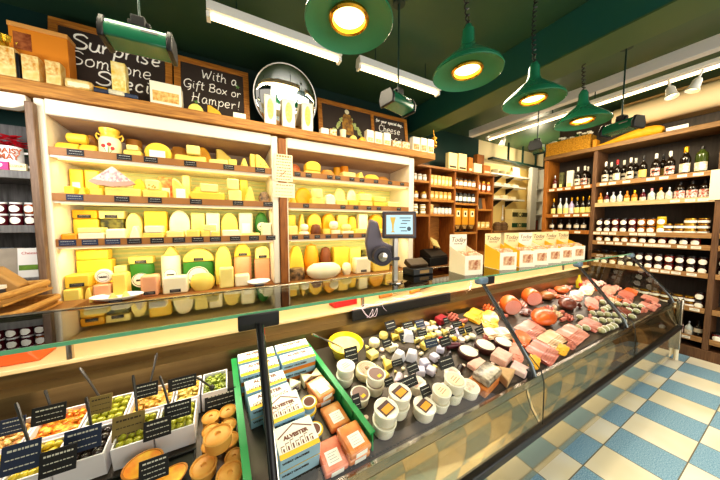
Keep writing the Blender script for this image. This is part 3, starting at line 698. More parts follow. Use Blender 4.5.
ADV = {'m': .88, 'W': 1.0, 'i': .3, 'l': .34, '!': .35, '.': .22, ' ': .4, 't': .48, 'S': .9, 'G': .9, 'B': .82, 'H': .9, 'C': .82, 'f': .5, 'K': .75}
def hand(body, size, parent, x, z, r=.0042, m=None, slope=0.):
    """chalk handwriting: each letter's strokes as rounded lines on the board"""
    mb = MB(); wdt = sum(ADV.get(c, .64) for c in body)*size; cx = x-wdt/2
    for c in body:
        for st in GL.get(c, []):
            P_ = [Vector((a, b, 0)) for a, b in st]; out = []
            for i in range(len(P_)-1):
                p0, p1, p2, p3 = P_[max(i-1, 0)], P_[i], P_[i+1], P_[min(i+2, len(P_)-1)]
                for k in range(4):
                    t = k/4; out.append(.5*((2*p1)+(p2-p0)*t+(2*p0-5*p1+4*p2-p3)*t*t+(3*p1-p0-3*p2+p3)*t**3))
            out.append(P_[-1])
            mb.tube([(cx+(q.x+.12*q.y)*size, -.0065, z+q.y*size+slope*(cx-x)) for q in out], r, 5)
        cx += ADV.get(c, .64)*size
    mb.build('chalk_lettering', m or M_chalk, parent)
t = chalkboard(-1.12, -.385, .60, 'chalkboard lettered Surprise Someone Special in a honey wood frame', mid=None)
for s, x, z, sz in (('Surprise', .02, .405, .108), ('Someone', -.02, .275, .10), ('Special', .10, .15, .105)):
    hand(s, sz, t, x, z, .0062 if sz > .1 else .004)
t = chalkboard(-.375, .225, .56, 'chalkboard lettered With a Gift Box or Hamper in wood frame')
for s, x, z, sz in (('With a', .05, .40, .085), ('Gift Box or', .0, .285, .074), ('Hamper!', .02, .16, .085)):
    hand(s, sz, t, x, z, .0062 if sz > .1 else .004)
st = MB()
for x, z in ((.2, .39), (-.14, .16)):
    for k in range(5): st.at((x, -.006, z), (0, k*2*PI/5, 0)).prism([(-.006, 0), (.006, 0), (0, .024)], -.001, .001, 'y')
st.mx = None; st.build('chalk_star', mat('green_chalk', '#7fae5f', .8), t)
t = chalkboard(.93, 2.20, .49, 'wide chalkboard with painted cheese and grapes and wedding cakes lettering', mid=.08)
for s, x, z, sz in (('for your special day...', .35, .37, .036), ('Cheese', .34, .25, .085), ('Wedding Cakes', .35, .125, .068)):
    hand(s, sz, t, x, z, .0062 if sz > .1 else .004)
q = MB(); r_ = random.Random(3)
for k in range(44):
    sx = -1 if k % 2 else 1
    a = r_.random(); q.ball((-.27+sx*(.06+.13*a), -.006, .30-.18*a+r_.uniform(-.035, .035)), r_.uniform(.012, .02), 8, 5, (1, .15, 1))
q.build('painting', mat('chalk_grapes', '#c9cf8e', .8, noise=(30, .2), col2='#8fa05a'), t)
MB().prism([(-.34, .12), (-.2, .12), (-.2, .30), (-.23, .37), (-.31, .37), (-.34, .30)], -.008, -.005, 'y').build('painted_jar', mat('chalk_gold', '#c7963c', .8, noise=(20, .2), col2='#6d4a34'), t)
MB().ball((-.27, -.007, .40), .03, 10, 6, (1, .1, 1)).build('painted_knob', mat('chalk_cream', '#efe6c4', .8), t)

# convex mirror
q = P(287, 88, Y=2.56)
mi = thing('convex_mirror', 'round convex security mirror standing on the top shelf', 'mirror', (q.x, 2.60, TZ))
R_ = .305; n = 10; prof = [(R_*math.sin(a), .06*math.cos(a)) for a in [PI/2*i/n for i in range(n, -1, -1)]]
MB().at((0, .0, R_+.005), (PI/2+.28, 0, 0)).lathe(prof, 40).build('mirror_face', mat('mirror_silver', '#e6e4de', .03, 1.0), mi)
MB().at((0, .0, R_+.005), (PI/2+.28, 0, 0)).lathe([(R_-.004, -.012), (R_+.004, -.012), (R_+.006, 0), (R_+.004, .012), (R_-.006, .012)], 40, cap=False).build('rim', mat('mirror_rim', '#a8a29a', .3, .8), mi)
MB().at((0, .025, R_+.012), (PI/2+.28, 0, 0)).lathe([(0, -.01), (R_*.9, -.01), (R_-.005, .018)], 30).build('back_shell', M_black, mi)
MB().box(-.09, .09, .09, .15, 0, .05).build('base', M_black, mi)

PR = {
 'gold': (mat('gold_print_box', '#e0a838', .5, noise=(24, .25), col2='#f6e2a8'), 'gold printed biscuit box'),
 'ivory': (M_frost, 'ivory card box'), 'berry': (mat('berry_print', '#fbf1d6', .6, noise=(40, .12), col2='#d99b4a'), 'white box printed with yellow berries'),
 'lemon': (mat('lemon_print', '#fff4c0', .5, noise=(16, .15), col2='#f0c63c'), 'white and lemon carton'),
}
def shelf_box(u0, u1, v0, kind, label, y=2.50, d=.07, patch=None, oval=False, name='gift_carton', cat='box'):
    x0, x1 = P(u0, v0, Y=y).x, P(u1, v0, Y=y).x; z1 = P((u0+u1)/2, v0, Y=y).z; h = z1-TZ; w = x1-x0-.004
    m_, _d = PR[kind]
    o = tag(MB().box(-w/2, w/2, 0, d, 0, h).build(name, m_, None, ((x0+x1)/2, y, TZ+.0005), bevel=.002), label, cat, 'cartons along the top shelf')
    if patch: MB().box(-w*.42, w*.42, -.0012, -.0002, h*patch[0], h*patch[1]).build('printed_label', mat(patch[2], patch[3], .5, noise=(40, .15), col2=patch[4]), o)
    if oval:
        MB().at((0, -.001, h*.52), (PI/2, 0, 0), (w*.28, h*.36, 1)).lathe([(0, 0), (1, 0), (1, .001), (0, .001)], 20).build('oval_window', mat('biscuit_window', '#e8c53a', .4, noise=(30, .2), col2='#f5e48a'), o)
    return o
pt = (.42, .95, 'almond_print', '#f3e0a0', '#d08a2a'); pb = (.06, .3, 'gold_band', '#e39a1c', '#f0c060'); pbr = (.1, .5, 'berry_picture', '#e9c27a', '#b9553a')
shelf_box(-4, 14, 46, 'gold', 'gold printed biscuit box below the gold bow', patch=pt); 
shelf_box(20, 38, 55, 'gold', 'gold printed biscuit box in front of the orange gift box', patch=pt)
shelf_box(44, 60, 61, 'gold', 'gold printed biscuit box just right of the orange gift box', patch=pt)
o = shelf_box(14.5, 18.5, 53, 'ivory', 'thin black and white packet between two gold biscuit boxes'); o.data.materials[0] = M_black
shelf_box(110, 125, 62, 'lemon', 'tall white and lemon carton under the green floodlight', patch=(.1, .5, 'lemon_picture', '#f0c040', '#fff0b0'))
shelf_box(149, 181, 83, 'ivory', 'square ivory carton with flower picture on top shelf', patch=(.15, .6, 'flower_picture', '#f3d58a', '#d2913c'), d=.11)
shelf_box(233, 246, 113, 'ivory', 'low ivory box beside the convex mirror'); 
for n, (u0, u1, v) in enumerate(((264, 276, 95), (282, 295, 99), (302, 313, 103))):
    shelf_box(u0, u1, v, 'ivory', ('first', 'middle', 'last')[n]+' of three tall white cartons with oval yellow window before the mirror', oval=True, y=2.488, d=.05)
shelf_box(321, 329, 128, 'ivory', 'small ivory box at foot of painted chalkboard, beside mirror'); shelf_box(330, 337, 129, 'berry', 'small berry-printed box at foot of painted chalkboard')
for n, (u0, u1, v) in enumerate(((367, 374, 130), (375, 382.5, 132), (384, 391, 133))):
    shelf_box(u0, u1, v, 'ivory', ('first', 'middle', 'last')[n]+' of three narrow white cartons below wedding cakes lettering', patch=(.1, .4, 'gold_motif', '#d8a23a', '#f6e4b0'))
shelf_box(393, 401.5, 141, 'berry', 'left of two squat printed boxes below wedding cakes chalkboard'); shelf_box(402.5, 410, 142, 'berry', 'right of two squat printed boxes below wedding cakes chalkboard')
for n, (u0, u1, v) in enumerate(((413, 420, 137), (421, 427, 138), (428, 434, 139.5))):
    shelf_box(u0, u1, v, 'ivory', ('first', 'middle', 'last')[n]+' of three upright picture cartons at right end of top shelf', patch=pbr)
# cello pack of biscuits
x0, x1 = P(63, 75, Y=2.5).x, P(92, 80, Y=2.5).x
t = thing('biscuit_pack', 'clear pack of golden biscuits lying on the top shelf', 'packet', ((x0+x1)/2, 2.53, TZ+.001))
w = x1-x0
MB().box(-w/2, w/2, -.035, .035, 0, .075).build('wrapper', mat('gold_cello', '#e2b35a', .2, noise=(30, .2), col2='#f6dfa6'), t, bevel=.02)
MB().box(-w*.35, w*.4, -.0375, -.0355, .018, .045).build('label', M_paper, t)
tag(MB().at((0, 0, .0), (0, PI/2, 0)).lathe([(0, -.03), (.028, -.03), (.03, -.02), (.03, .02), (.028, .03), (0, .03)], 16).build('wax_cheese', cm('gold'), None, (x1+.04, 2.53, TZ+.031)), 'small golden roll beside the biscuit pack on top shelf', 'cheese')
for n, (u, c_, lb) in enumerate(((103, '#27324f', 'dark blue packet lying on top shelf beside lemon carton'), (118, '#e9e2c4', 'white flat packet before the lemon carton'), (131, '#31405e', 'dark blue packet lying right of the lemon carton'))):
    q = P(u, 93, Y=2.5); tag(MB().cbox((0, 0, .016), (.085, .04, .032)).build('flat_packet', mat('packet_%d' % n, c_, .5, noise=(30, .2)), None, (q.x, 2.495 if n != 1 else 2.478, TZ+.001), (0, 0, .1), bevel=.006), lb, 'packet', 'flat packets on the top shelf')
for n, (u, lb) in enumerate(((196, 'half round of cheese on top shelf below the Hamper lettering'), (215, 'cut cheese wedge on top shelf right of the half round'), (353, 'cheese half round left of narrow white cartons, top shelf'), (362, 'golden cheese half round touching narrow white cartons, top shelf'))):
    q = P(u, 110, Y=2.52); w = .11 if u < 300 else .085
    m = MB().prism([(w/2*math.cos(PI*i/10), w*.55*math.sin(PI*i/10)) for i in range(11)], -.02, .02, 'y') if n != 1 else MB().prism([(-w/2, 0), (w/2, 0), (w*.3, w*.3), (-w*.3, w*.65), (-w/2, w*.6)], -.02, .02, 'y')
    tag(m.build('half_cheese_wheel' if n != 1 else 'cheese_wedge', cm('butter' if n % 2 == 0 else 'gold'), None, (q.x, 2.52, TZ+.001), bevel=.004), lb, 'cheese', 'cheeses on the top shelf')
q = P(343, 136, Y=2.52)
tag(MB().lathe([(0, 0), (.03, 0), (.036, .085), (.034, .085), (.029, .006), (0, .006)], 18).build('paper_cup', mat('pale_cup', '#f6ecc4', .5), None, (q.x, 2.52, TZ+.001)), 'pale paper cup at the foot of the painted chalkboard', 'cup')
# orange gift box with window and a gold bow
x0, x1 = P(26, 40, Y=2.62).x, P(62, 40, Y=2.62).x
g = thing('gift_box', 'orange gift box with little window behind the gold biscuit boxes', 'box', ((x0+x1)/2-.008, 2.63, TZ+.001), (0, 0, .0))
M_or = mat('orange_card', '#e8902a', .5)
w = .27; h = P(45, 31, Y=2.6).z-TZ
MB().box(-w/2, w/2, -.052, .052, 0, h-.03).build('body', M_or, g, bevel=.003)
MB().box(-w/2-.004, w/2+.004, -.055, .055, h-.03, h).build('lid', mat('tan_card', '#e6a65a', .5), g, bevel=.003)
MB().box(-w/2+.02, -w/2+.10, -.0535, -.0523, h-.17, h-.06).build('window', mat('hamper_window', '#7a3a22', .25, noise=(30, .2), col2='#c47a4a'), g)
b = MB(); r_ = random.Random(5)
for k in range(16):
    a = k*2.4; el = .35+.8*r_.random()
    d = Vector((math.cos(a)*math.cos(el), math.sin(a)*math.cos(el), math.sin(el)))
    pth = [Vector((0, 0, .02)), d*.04+Vector((0, 0, .02)), d*.066+Vector((0, 0, .012)), d*.058+Vector((0, 0, -.006)), Vector((0, 0, .012))]
    b.tube(pth, [.004, .013, .016, .011, .004], 5)
tag(b.build('gold_bow', mat('gold_foil', '#f0c94a', .18, .85), None, (P(7, 42, Y=2.6).x, 2.60, P(9, 52, Y=2.6).z+.012)), 'shiny gold ribbon bow above the gold biscuit boxes', 'bow')
tag(MB().box(-.05, .05, -.03, .06, 0, P(9, 52, Y=2.6).z-TZ).build('bow_carton', PR['gold'][0], None, (P(6, 42, Y=2.6).x, 2.63, TZ+.001), bevel=.003), 'plain gold carton carrying the gold bow', 'box')
# glass vase and gold ornament at the right end
q = P(411, 132, Y=2.6)
tag(MB().lathe([(0, 0), (.035, 0), (.04, .04), (.05, .12), (.06, .19), (.057, .19), (.046, .12), (.036, .01), (0, .008)], 18).build('glass_vase', glassmat('vase_glass', '#b9c9bd', .8, .1), None, (2.285, 2.66, TZ+.001)), 'clear glass vase behind the three picture cartons', 'vase')
b = MB(); q = P(436, 143, Y=2.52)
for k in range(14):
    a = k*2.1; b.ball((.028*math.cos(a), .02*math.sin(a), .06*math.sin(k*1.3)), .016, 8, 5)
b.tube([(0, 0, -.08), (0.01, 0, 0), (-.02, 0, .16)], .004, 5)
tag(b.build('hanging_ornament', mat('dark_gold', '#b8862c', .3, .7), None, (2.485, 2.52, q.z)), 'gold bauble cluster hanging at right end of the top shelf', 'ornament')

# ---------------------------------------------------------------- poinsettia shelves at the far left
u_ = thing('side_shelves', 'grey weathered shelf unit left of cheese cabinets with poinsettia and jam jars', 'shelves', (0, 0, 0))
M_greyboard = wood('grey_boards', '#8b8783', '#5f5a57', 2, .7, 4)
MB().box(-1.555, -1.126, 2.90, 2.93, .9, 2.25).build('back_boards', M_greyboard, u_)
for z in (1.863, 1.505, 1.15):
    MB().box(-1.555, -1.126, 2.50, 2.895, z-.05, z).build('shelf', M_greyboard, u_, bevel=.003)
MB().box(-1.555, -1.53, 2.5, 2.895, .9, 2.25).build('side', M_greyboard, u_)
# poinsettia in a pale pot
q = P(13, 140, Y=2.74)
pl = thing('poinsettia', 'red poinsettia in pale pot on the grey shelf', 'plant', (P(10, 150, Y=2.76).x, 2.755, 1.8635))
MB().lathe([(0, 0), (.045, 0), (.065, .11), (.068, .12), (.06, .12), (.055, .1), (0, .1)], 18).build('pot', mat('pale_blue_pot', '#cfd8e0', .35), pl)
r_ = random.Random(11); rb = MB(); gb = MB()
def leaf(m, c, d, L, W):
    d = d.normalized(); s = d.cross(Vector((0, 0, 1))).normalized(); n_ = s.cross(d)
    p0 = c; p1 = c+d*L*.5+n_*.008; p2 = c+d*L
    m.add([p0, p1+s*W, p2, p1-s*W], [(0, 1, 2), (0, 2, 3)])
for (cx, cy, cz) in ((-.08, -.06, .23), (0, -.1, .25), (.085, -.07, .235), (.02, .0, .28), (-.1, -.1, .19), (.11, -.1, .2), (.05, -.13, .2)):
    for k in range(9):
        a = k*2*PI/9+r_.random(); leaf(rb, Vector((cx, cy, cz)), Vector((math.cos(a), math.sin(a)-.3, r_.uniform(-.1, .5))), r_.uniform(.06, .095), .024)
    for k in range(8):
        a = k*2*PI/8+r_.random(); leaf(gb, Vector((cx, cy, cz-.05)), Vector((math.cos(a), math.sin(a)-.2, r_.uniform(-.6, .1))), r_.uniform(.07, .11), .024)
    gb.tube([(0, 0, .1), (cx*.5, cy*.5, .15), (cx, cy, cz-.01)], .004, 5)
pl.scale = (.8, .8, .9)
rb.build('flower', mat('bract_red', '#e0283a', .5, noise=(20, .3), col2='#c01828'), pl, smooth=False); gb.build('leaves', mat('leaf_dark', '#2f6a35', .5), pl, smooth=False)
mug = thing('mug', 'white mug with brown lettering on the grey shelf below poinsettia', 'mug', (P(11, 160, Y=2.58).x, 2.58, 1.8635), (0, 0, .3)); mug.scale = (1.35, 1.35, 1.6)
MB().lathe([(0, 0), (.038, 0), (.041, .006), (.041, .1), (.038, .1), (.036, .01), (0, .008)], 24).build('body', M_china, mug)
MB().tube([(.038, 0, .08), (.062, 0, .082), (.07, 0, .055), (.06, 0, .026), (.038, 0, .022)], .006, 8).build('handle', M_china, mug)
text('lettering', 'DAISY\nMAY', .030, mat('brown_print', '#a8552a', .6), mug, (0, -.0425, .066), bold=.001, spacing=.8)
for n, (x, c_, tx, lb) in enumerate(((P(2, 168, Y=2.52).x, '#d23a7c', '\u2665', 'small pink gift card with heart on the grey shelf'), (P(20, 168, Y=2.52).x, '#f3dcae', 'LUXURY', 'small cream box with orange lettering before the mug'))):
    o = tag(MB().box(-.035, .035, 0, .02, 0, .05 if n == 0 else .045).build('small_box', mat('card_%d' % n, c_, .5), None, (x, 2.502, 1.864)), lb, 'box')
    if n: text('lettering', 'LUXURY', .018, mat('orange_print', '#d0662a', .6), o, (0, -.0012, .026))
    else: MB().ball((0, -.0005, .028), .012, 10, 6, (1, .1, 1)).build('heart', M_china, o)
M_gl = lambda n, c: mat('jar_'+n, c, .12, noise=(12, .3), coat=.3)
# jam jars, two tiers
def jam(colname, c_, lidm, r=.029, h=.075, labm=None, shape='round'):
    def f():
        o = MB().lathe([(0, 0), (r*.92, 0), (r, .005), (r, h*.78), (r*.86, h*.86), (0, h*.86)], 18).build('jam_jar', M_gl(colname, c_))
        tag(o, '', 'jar')
        MB().lathe([(r*.88, h*.84), (r*.92, h*.85), (r*.92, h*.99), (r*.86, h), (0, h)], 18).build('lid', lidm, o)
        if shape == 'oval':
            q = MB(); n = 16; pts = []; R4 = (.0, .35, .7, 1.0)
            for rr in R4[1:]:
                for i in range(n):
                    th = rr*math.cos(2*PI*i/n)*.85; pts.append((math.sin(th)*(r+.002), -math.cos(th)*(r+.002), h*.42+rr*math.sin(2*PI*i/n)*h*.30))
            pts.append((0, -r-.002, h*.42)); c_i = len(pts)-1
            q.add(pts, [(c_i, i, (i+1) % n) for i in range(n)]+[(k*n+i, (k+1)*n+i, (k+1)*n+(i+1) % n, k*n+(i+1) % n) for k in range(2) for i in range(n)])
            q.build('label', labm or M_oval, o)
        elif shape == 'band':
            MB().lathe([(r+.0015, h*.2), (r+.0015, h*.62)], 14, PI*1.0, PI*2.0).build('label', labm or M_white_paper, o)
        return o
    return f
M_lidw = mat('white_lid', '#eceae4', .35); M_lidb = mat('black_lid', '#1c1a1a', .3); M_lidg = mat('gold_lid', '#d9a83c', .25, .7)
pj = Proto(jam('plum', '#5a1420', M_lidw, shape='oval')); pj2 = Proto(jam('apricot', '#b5561c', M_lidw, shape='oval'))
for tier in (0, 1):
    for n, x in enumerate((-1.37, -1.305, -1.24, -1.175)):
        pr = pj2 if (tier == 1 and n == 3) else pj
        pr.put((x, 2.54, 1.5055+tier*.0765), (0, 0, 0), '%s oval-labelled jam jar, %s from left, %s tier beside cheese cabinet' % ('orange' if pr is pj2 else 'dark red', ORD[n+1], ('lower', 'upper')[tier]), group='jam jars on the grey shelves')
for n, (x, y, c_, lb) in enumerate(((-1.37, 2.62, '#8fa7b8', 'blue-grey picture leaflet standing on lowest grey shelf'), (-1.30, 2.57, '#c9b9a4', 'tan picture leaflet standing on lowest grey shelf'), (-1.20, 2.53, '#f6efe6', 'white leaflet with red heading and green picture beside the post'))):
    o = tag(MB().box(-.055, .055, 0, .004, 0, .2).build('leaflet', mat('leaflet_%d' % n, c_, .5, noise=(9, .3) if n < 2 else None), None, (x, y, 1.1505), (-.08, 0, 0)), lb, 'leaflet', 'leaflets on the grey shelves')
    if n == 2:
        MB().box(-.05, .05, -.0012, -.0002, .05, .085).build('picture', mat('meadow_print', '#7da33c', .6, noise=(30, .2)), o)
        text('lettering', 'Cheese', .025, mat('red_print2', '#c43a2a', .6), o, (0, -.0008, .165))
# side stand with wooden trays, behind the counter
st_ = tag(MB().box(-1.54, -.86, 1.85, 2.36, 0, 1.0).build('side_stand', wood('stand_wood', '#a8763c', '#7a4f24', 0), bevel=.004), 'wooden stand behind the counter carrying the curved trays', 'stand')
M_ltw = wood('light_tray_wood', '#d7a860', '#b5803c', 1)
for n, (z, lb) in enumerate(((1.004, 'lower pale wooden tray with curved rim on the stand'), (1.10, 'upper pale wooden tray with curved rim on the stand'))):
    t = thing('wooden_tray', lb, 'tray', (-1.2, 2.1, z), (0, 0, 0), group='wooden trays on the stand')
    x1 = .24 if n == 0 else .20
    MB().box(-.3, x1, -.2, .2, 0, .012).build('base', M_ltw, t)
    rimp = [(-.3, -.2, .045), (x1-.06, -.2, .045), (x1-.02, -.185, .048), (x1, -.14, .05), (x1, .14, .05), (x1-.02, .185, .048), (x1-.06, .2, .045), (-.3, .2, .045)]
    MB().tube(rimp, .018, 8).build('rim', M_ltw, t)
    MB().box(-.3, x1-.02, -.2, -.188, .012, .04).build('side', M_ltw, t); MB().box(-.3, x1-.02, .188, .2, .012, .04).build('side', M_ltw, t)
bag = tag(MB().prism([(-.12, 0), (.1, 0), (.12, .05), (.03, .16), (-.1, .10)], -.07, .07, 'y').build('paper_bag', mat('kraft_paper', '#c79a5c', .75, noise=(8, .3)), None, (-1.17, 2.15, 1.114), (0, 0, .2), bevel=.01), 'creased brown paper bag lying on the upper wooden tray', 'bag')
t = thing('hand_scoop', 'steel scoop with white handle lying across the upper wooden tray', 'scoop', (-1.24, 1.97, 1.19), (0, 0, .25))
MB().tube([(-.25, 0, .01), (.12, 0, .03)], .012, 8).build('handle', M_white, t)
MB().tube([(.12, 0, .03), (.17, 0, .04)], [.02, .03], 10).build('cup', M_chrome, t)
jar_o = thing('sample_pot', 'small glass pot with pale lid beside the brown paper bag', 'pot', (-1.085, 2.03, 1.1135))
MB().lathe([(0, 0), (.026, 0), (.03, .01), (.03, .06), (0, .06)], 16).build('body', M_gl('smoke', '#50545c'), jar_o)
MB().lathe([(.031, .058), (.033, .06), (.033, .075), (0, .077)], 16).build('lid', M_white, jar_o)
# ---------------------------------------------------------------- ceiling lights
M_lampg = mat('lamp_green_enamel', '#1f6a4c', .25, coat=.4); M_lampin = mat('lamp_green_inside', '#3f8a63', .4)
M_brass = mat('brass_ring', '#e0a63a', .2, .85); M_bulb = mat('lit_bulb', '#fff0c0', .4, emit=5.0, emitcol='#ffdc8c')
def pendant():
    t = thing('pendant_lamp', '', 'lamp')
    MB().lathe([(.032, .235), (.036, .165), (.05, .135), (.085, .105), (.13, .065), (.182, .018), (.188, .0), (.184, -.004)], 40, cap=False).build('shade', M_lampg, t)
    MB().lathe([(.184, -.004), (.176, .006), (.13, .022), (.078, .026)], 40, cap=False).build('shade_lining', M_lampin, t)
    MB().lathe([(.082, .03), (.086, .014), (.078, .006), (.07, .012), (.066, .03)], 32, cap=False).build('brass_ring', M_brass, t)
    MB().lathe([(.066, .028), (.05, .02), (.03, .012), (0, .008)], 24).build('bulb', M_bulb, t)
    MB().lathe([(0, .262), (.02, .26), (.032, .235)], 20).build('cap', M_lampg, t)
    MB().tube([(0, 0, .26), (0, 0, .30), (.004, 0, .325)], .004, 6).build('hook', M_steel, t)
    n = 90; c = [( .011*math.cos(i*1.15)-.03*math.sin(PI*i/n), .011*math.sin(i*1.15), .255+i/n*.50) for i in range(n)]
    MB().tube(c, .0045, 5).build('coiled_cord', M_black, t)
    MB().lathe([(0, .742), (.05, .742), (.05, .77), (0, .772)], 16).build('ceiling_rose', M_greend, t)
    return t
pp = Proto(pendant)
for n, (u, v) in enumerate(((349, 27), (467, 72), (533, 99), (582, 122))):
    q = P(u, v, Y=1.0)
    pp.put((q.x, 1.0, 2.365), (0, 0, 0), ('largest green pendant lamp, hung nearest above the counter', 'second green pendant lamp, hung between two ceiling beams above counter', 'third green pendant lamp along the counter row', 'smallest green pendant lamp, farthest along the counter')[n], group='green pendant lamps over the counter')
    lamp('pendant_spot', 'SPOT', (q.x, 1.0, 2.34), 14, (1, .82, .55), .05, spot=2.0, blend=.8)
# green hanging floodlights
def flood():
    t = thing('floodlight', '', 'floodlight')
    MB().prism([(-.06, .0), (.05, -.012), (.062, .03), (.045, .085), (-.04, .085), (-.062, .04)], -.125, .125, 'x').build('body', M_lampg, t, bevel=.006)
    for s in (-1, 1):
        MB().prism([(-.066, -.012), (.056, -.022), (.07, .03), (.05, .093), (-.045, .093), (-.069, .04)], s*.127-.012, s*.127+.012, 'x').build('end_cap', M_black, t, bevel=.006)
    MB().prism([(.058, .034), (.048, .078), (.053, .079), (.063, .035)], -.11, .11, 'x').build('lamp_glass', mat('flood_glass', '#fff0c8', .3, emit=1.2), t)
    MB().box(-.028, .028, -.03, .03, .09, .14).box(-.045, .045, -.012, .012, .085, .125).build('yoke', M_black, t, bevel=.004)
    MB().tube([(0, 0, .13), (0, 0, .745)], .006, 8).build('rod', M_greend, t)
    MB().lathe([(0, .735), (.045, .735), (.045, .76), (0, .762)], 14).build('ceiling_rose', M_greend, t)
    MB().box(.02, .085, -.0605, -.0598, .05, .06).build('name_plate', M_greyw, t)
    return t
pf = Proto(flood)
for n, (u, v, Z, rz) in enumerate(((141, 47, 2.36, -.06), (398, 107, 2.36, .25), (537, 150, 2.36, .3), (621, 130, 2.36, -1.89))):
    q = P(u, v, Z=Z+.03)
    pf.put((q.x, q.y, Z+.02), (0, 0, rz), ('green floodlight on a rod hanging in front of Surprise chalkboard', 'green floodlight on a rod hanging before the wedding cakes chalkboard', 'green floodlight hanging far back near the flower basket', 'green floodlight on a rod above the wine shelves')[n], group='green floodlights on ceiling rods')
# fluorescent battens along the cheese wall
M_batten = mat('batten_white', '#e9e6e2', .4); M_tube = mat('lit_tube', '#fff3d0', .4, emit=4.0, emitcol='#ffe2a8')
def batten():
    t = thing('tube_light', '', 'light')
    MB().prism([(-.05, .0), (.05, .0), (.035, .07), (-.035, .07)], -.48, .48, 'x').build('housing', M_batten, t, bevel=.003)
    MB().tube([(-.455, 0, -.018), (.455, 0, -.018)], .014, 10).build('tube', M_tube, t)
    for s in (-1, 1): MB().box(s*.47-.012, s*.47+.012, -.03, .03, -.036, -.001).build('end_socket', M_batten, t)
    for s in (-1, 1): MB().tube([(s*.3, 0, .07), (s*.3, 0, .24)], .005, 6).build('hanger', M_greend, t)
    return t
pb_ = Proto(batten)
for n, (x, y, z, lb) in enumerate(((.40, 2.0, 2.905, 'white tube light above the convex mirror'), (1.53, 2.0, 2.905, 'white tube light between the mirror and second pendant lamp'), (-.55, 1.5, 2.905, 'white tube light at top left, cut by the frame'))):
    pb_.put((x, y, z), (0, 0, 0), lb, group='tube lights near the cheese wall')
    lamp('tube_glow', 'AREA', (x, y, z-.05), 6, (1, .9, .68), .9, .05)
# long white batten and warm tube above the wine shelves
for n, (x, z, h, lit, lb) in enumerate(((3.5, 2.905, .105, False, 'upper long white lighting rail running above the wine shelves'), (3.92, 2.93, .05, True, 'lower lit tube rail above the wine shelves'))):
    t = thing('lighting_rail', lb, 'light', (x, 1.0, z), group='lighting rails over the wine shelves')
    MB().box(-.045, .045, -1.3, 1.75, 0, h).build('housing', mat('rail_white', '#dcd8d6', .45), t, bevel=.004)
    if lit:
        MB().tube([(-.02, -1.25, -.014), (-.02, 1.7, -.014)], .013, 8).build('tube', M_tube, t)
    for y in (-.8, .8): MB().tube([(0, y, h), (0, y, ZC-z)], .008, 6).build('hanger', M_greend, t)
lamp('rail_glow', 'AREA', (3.92, .9, 2.88), 9, (1, .88, .6), .06, 2.2)
# awning-like cream duct above the wine shelves
duct = thing('air_duct', 'cream curtain-like roller duct above the wine shelves', 'duct', (4.70, .6, 2.918))
pr_ = [(.135*math.cos(a), .135*math.sin(a)) for a in [2*PI*i/20 for i in range(20)]]
MB().prism(pr_, -1.6, .80, 'y').build('roller', mat('duct_cream', '#e9cfa4', .55), duct)
MB().box(.137, .31, -1.6, .78, -.11, .225).build('casing', mat('duct_cream2', '#caa66c', .6), duct)
# little white track spots
def track_spot():
    t = thing('track_spot', '', 'spotlight')
    MB().lathe([(.02, .10), (.028, .085), (.033, .03), (.045, 0), (.04, 0), (.03, .03), (0, .05)], 18).build('can', M_white, t)
    MB().lathe([(0, .028), (.03, .024)], 16).build('bulb', M_bulb, t)
    MB().tube([(0, 0, .10), (0, 0, .17)], .008, 8).build('stem', M_white, t)
    return t
ps = Proto(track_spot)
tr = tag(MB().box(-.02, .02, -1.3, 1.4, 0, .03).build('spot_track', M_white, None, (3.45, 1.0, 2.79)), 'slim white spotlight track in front of the lighting rails', 'track')
for y in (-.1, 1.2): tag(MB().tube([(3.45, y, 2.822), (3.45, y, 2.90)], .005, 6).build('track_hanger', M_greend), 'thin rod carrying the spotlight track, %s' % ('nearer end' if y < 0 else 'farther end'), 'rod')
for n, y in enumerate((P(673, 85, X=3.45).y, P(693, 80, X=3.45).y, 1.35, 2.2)):
    ps.put((3.45, y, 2.619), (.25 if n % 2 else -.2, .2, 0), ('white track spot, unlit side turned to the room', 'lit white track spot above the wine bottles', 'white track spot near the smallest pendant lamp', 'white track spot at the far end of the track')[n], group='track spots over the wine shelves')
# ---------------------------------------------------------------- wine and jam shelves on the right
XR = 4.62
W_or = wood('orange_post', '#b8762c', '#8a5118', 2); W_rs = wood('brown_shelf', '#b48a58', '#8a6238', 1, .5); W_rp = wood('dark_post', '#7d5a3c', '#573b26', 2)
YL, YR = 2.145, -.55
YM = P(593, 200, X=XR).y                       # post between the two bays
YP = P(714, 250, X=XR).y                       # post at the right
RZ = (2.035, 1.752, 1.355, 1.222, .912, .52, .19)
LZ = tuple(P(570, v, X=XR).z for v in (190.2, 217.3, 233.8))
sh = thing('wine_shelves', 'tall wooden shelf wall of wine bottles and jam jars on the right', 'shelves', (0, 0, 0))
MB().box(4.985, 5.01, YR, YL, .02, 2.54).build('back_boards', mat('dark_back_boards', '#4e4640', .7, noise=(4, .3), col2='#3a332f', stretch=(1, 12, 1)), sh)
MB().box(XR, 5.01, YL-.0, YL+.055, .0, 2.54).build('end_post', W_or, sh, bevel=.004)
for y in (YM, YP): MB().box(XR-.006, 4.984, y-.022, y+.022, .12, 2.54).build('post', W_rp, sh, bevel=.004)
MB().box(XR-.03, 5.01, YR, YL+.06, 2.541, 2.60).build('cornice', wood('cornice_wood', '#9a7446', '#6f4f2c', 1), sh, bevel=.005)
MB().box(XR-.01, 5.01, YR, YL, 0, .118).build('plinth', W_rp, sh, bevel=.004)
def lip(z, y0, y1, m=W_rs): 
    MB().box(XR-.008, XR+.012, y0, y1, z, z+.058).build('shelf_lip', m, sh, bevel=.003)
    MB().box(XR+.013, 4.984, y0, y1, z+.012, z+.034).build('shelf', W_rs, sh)
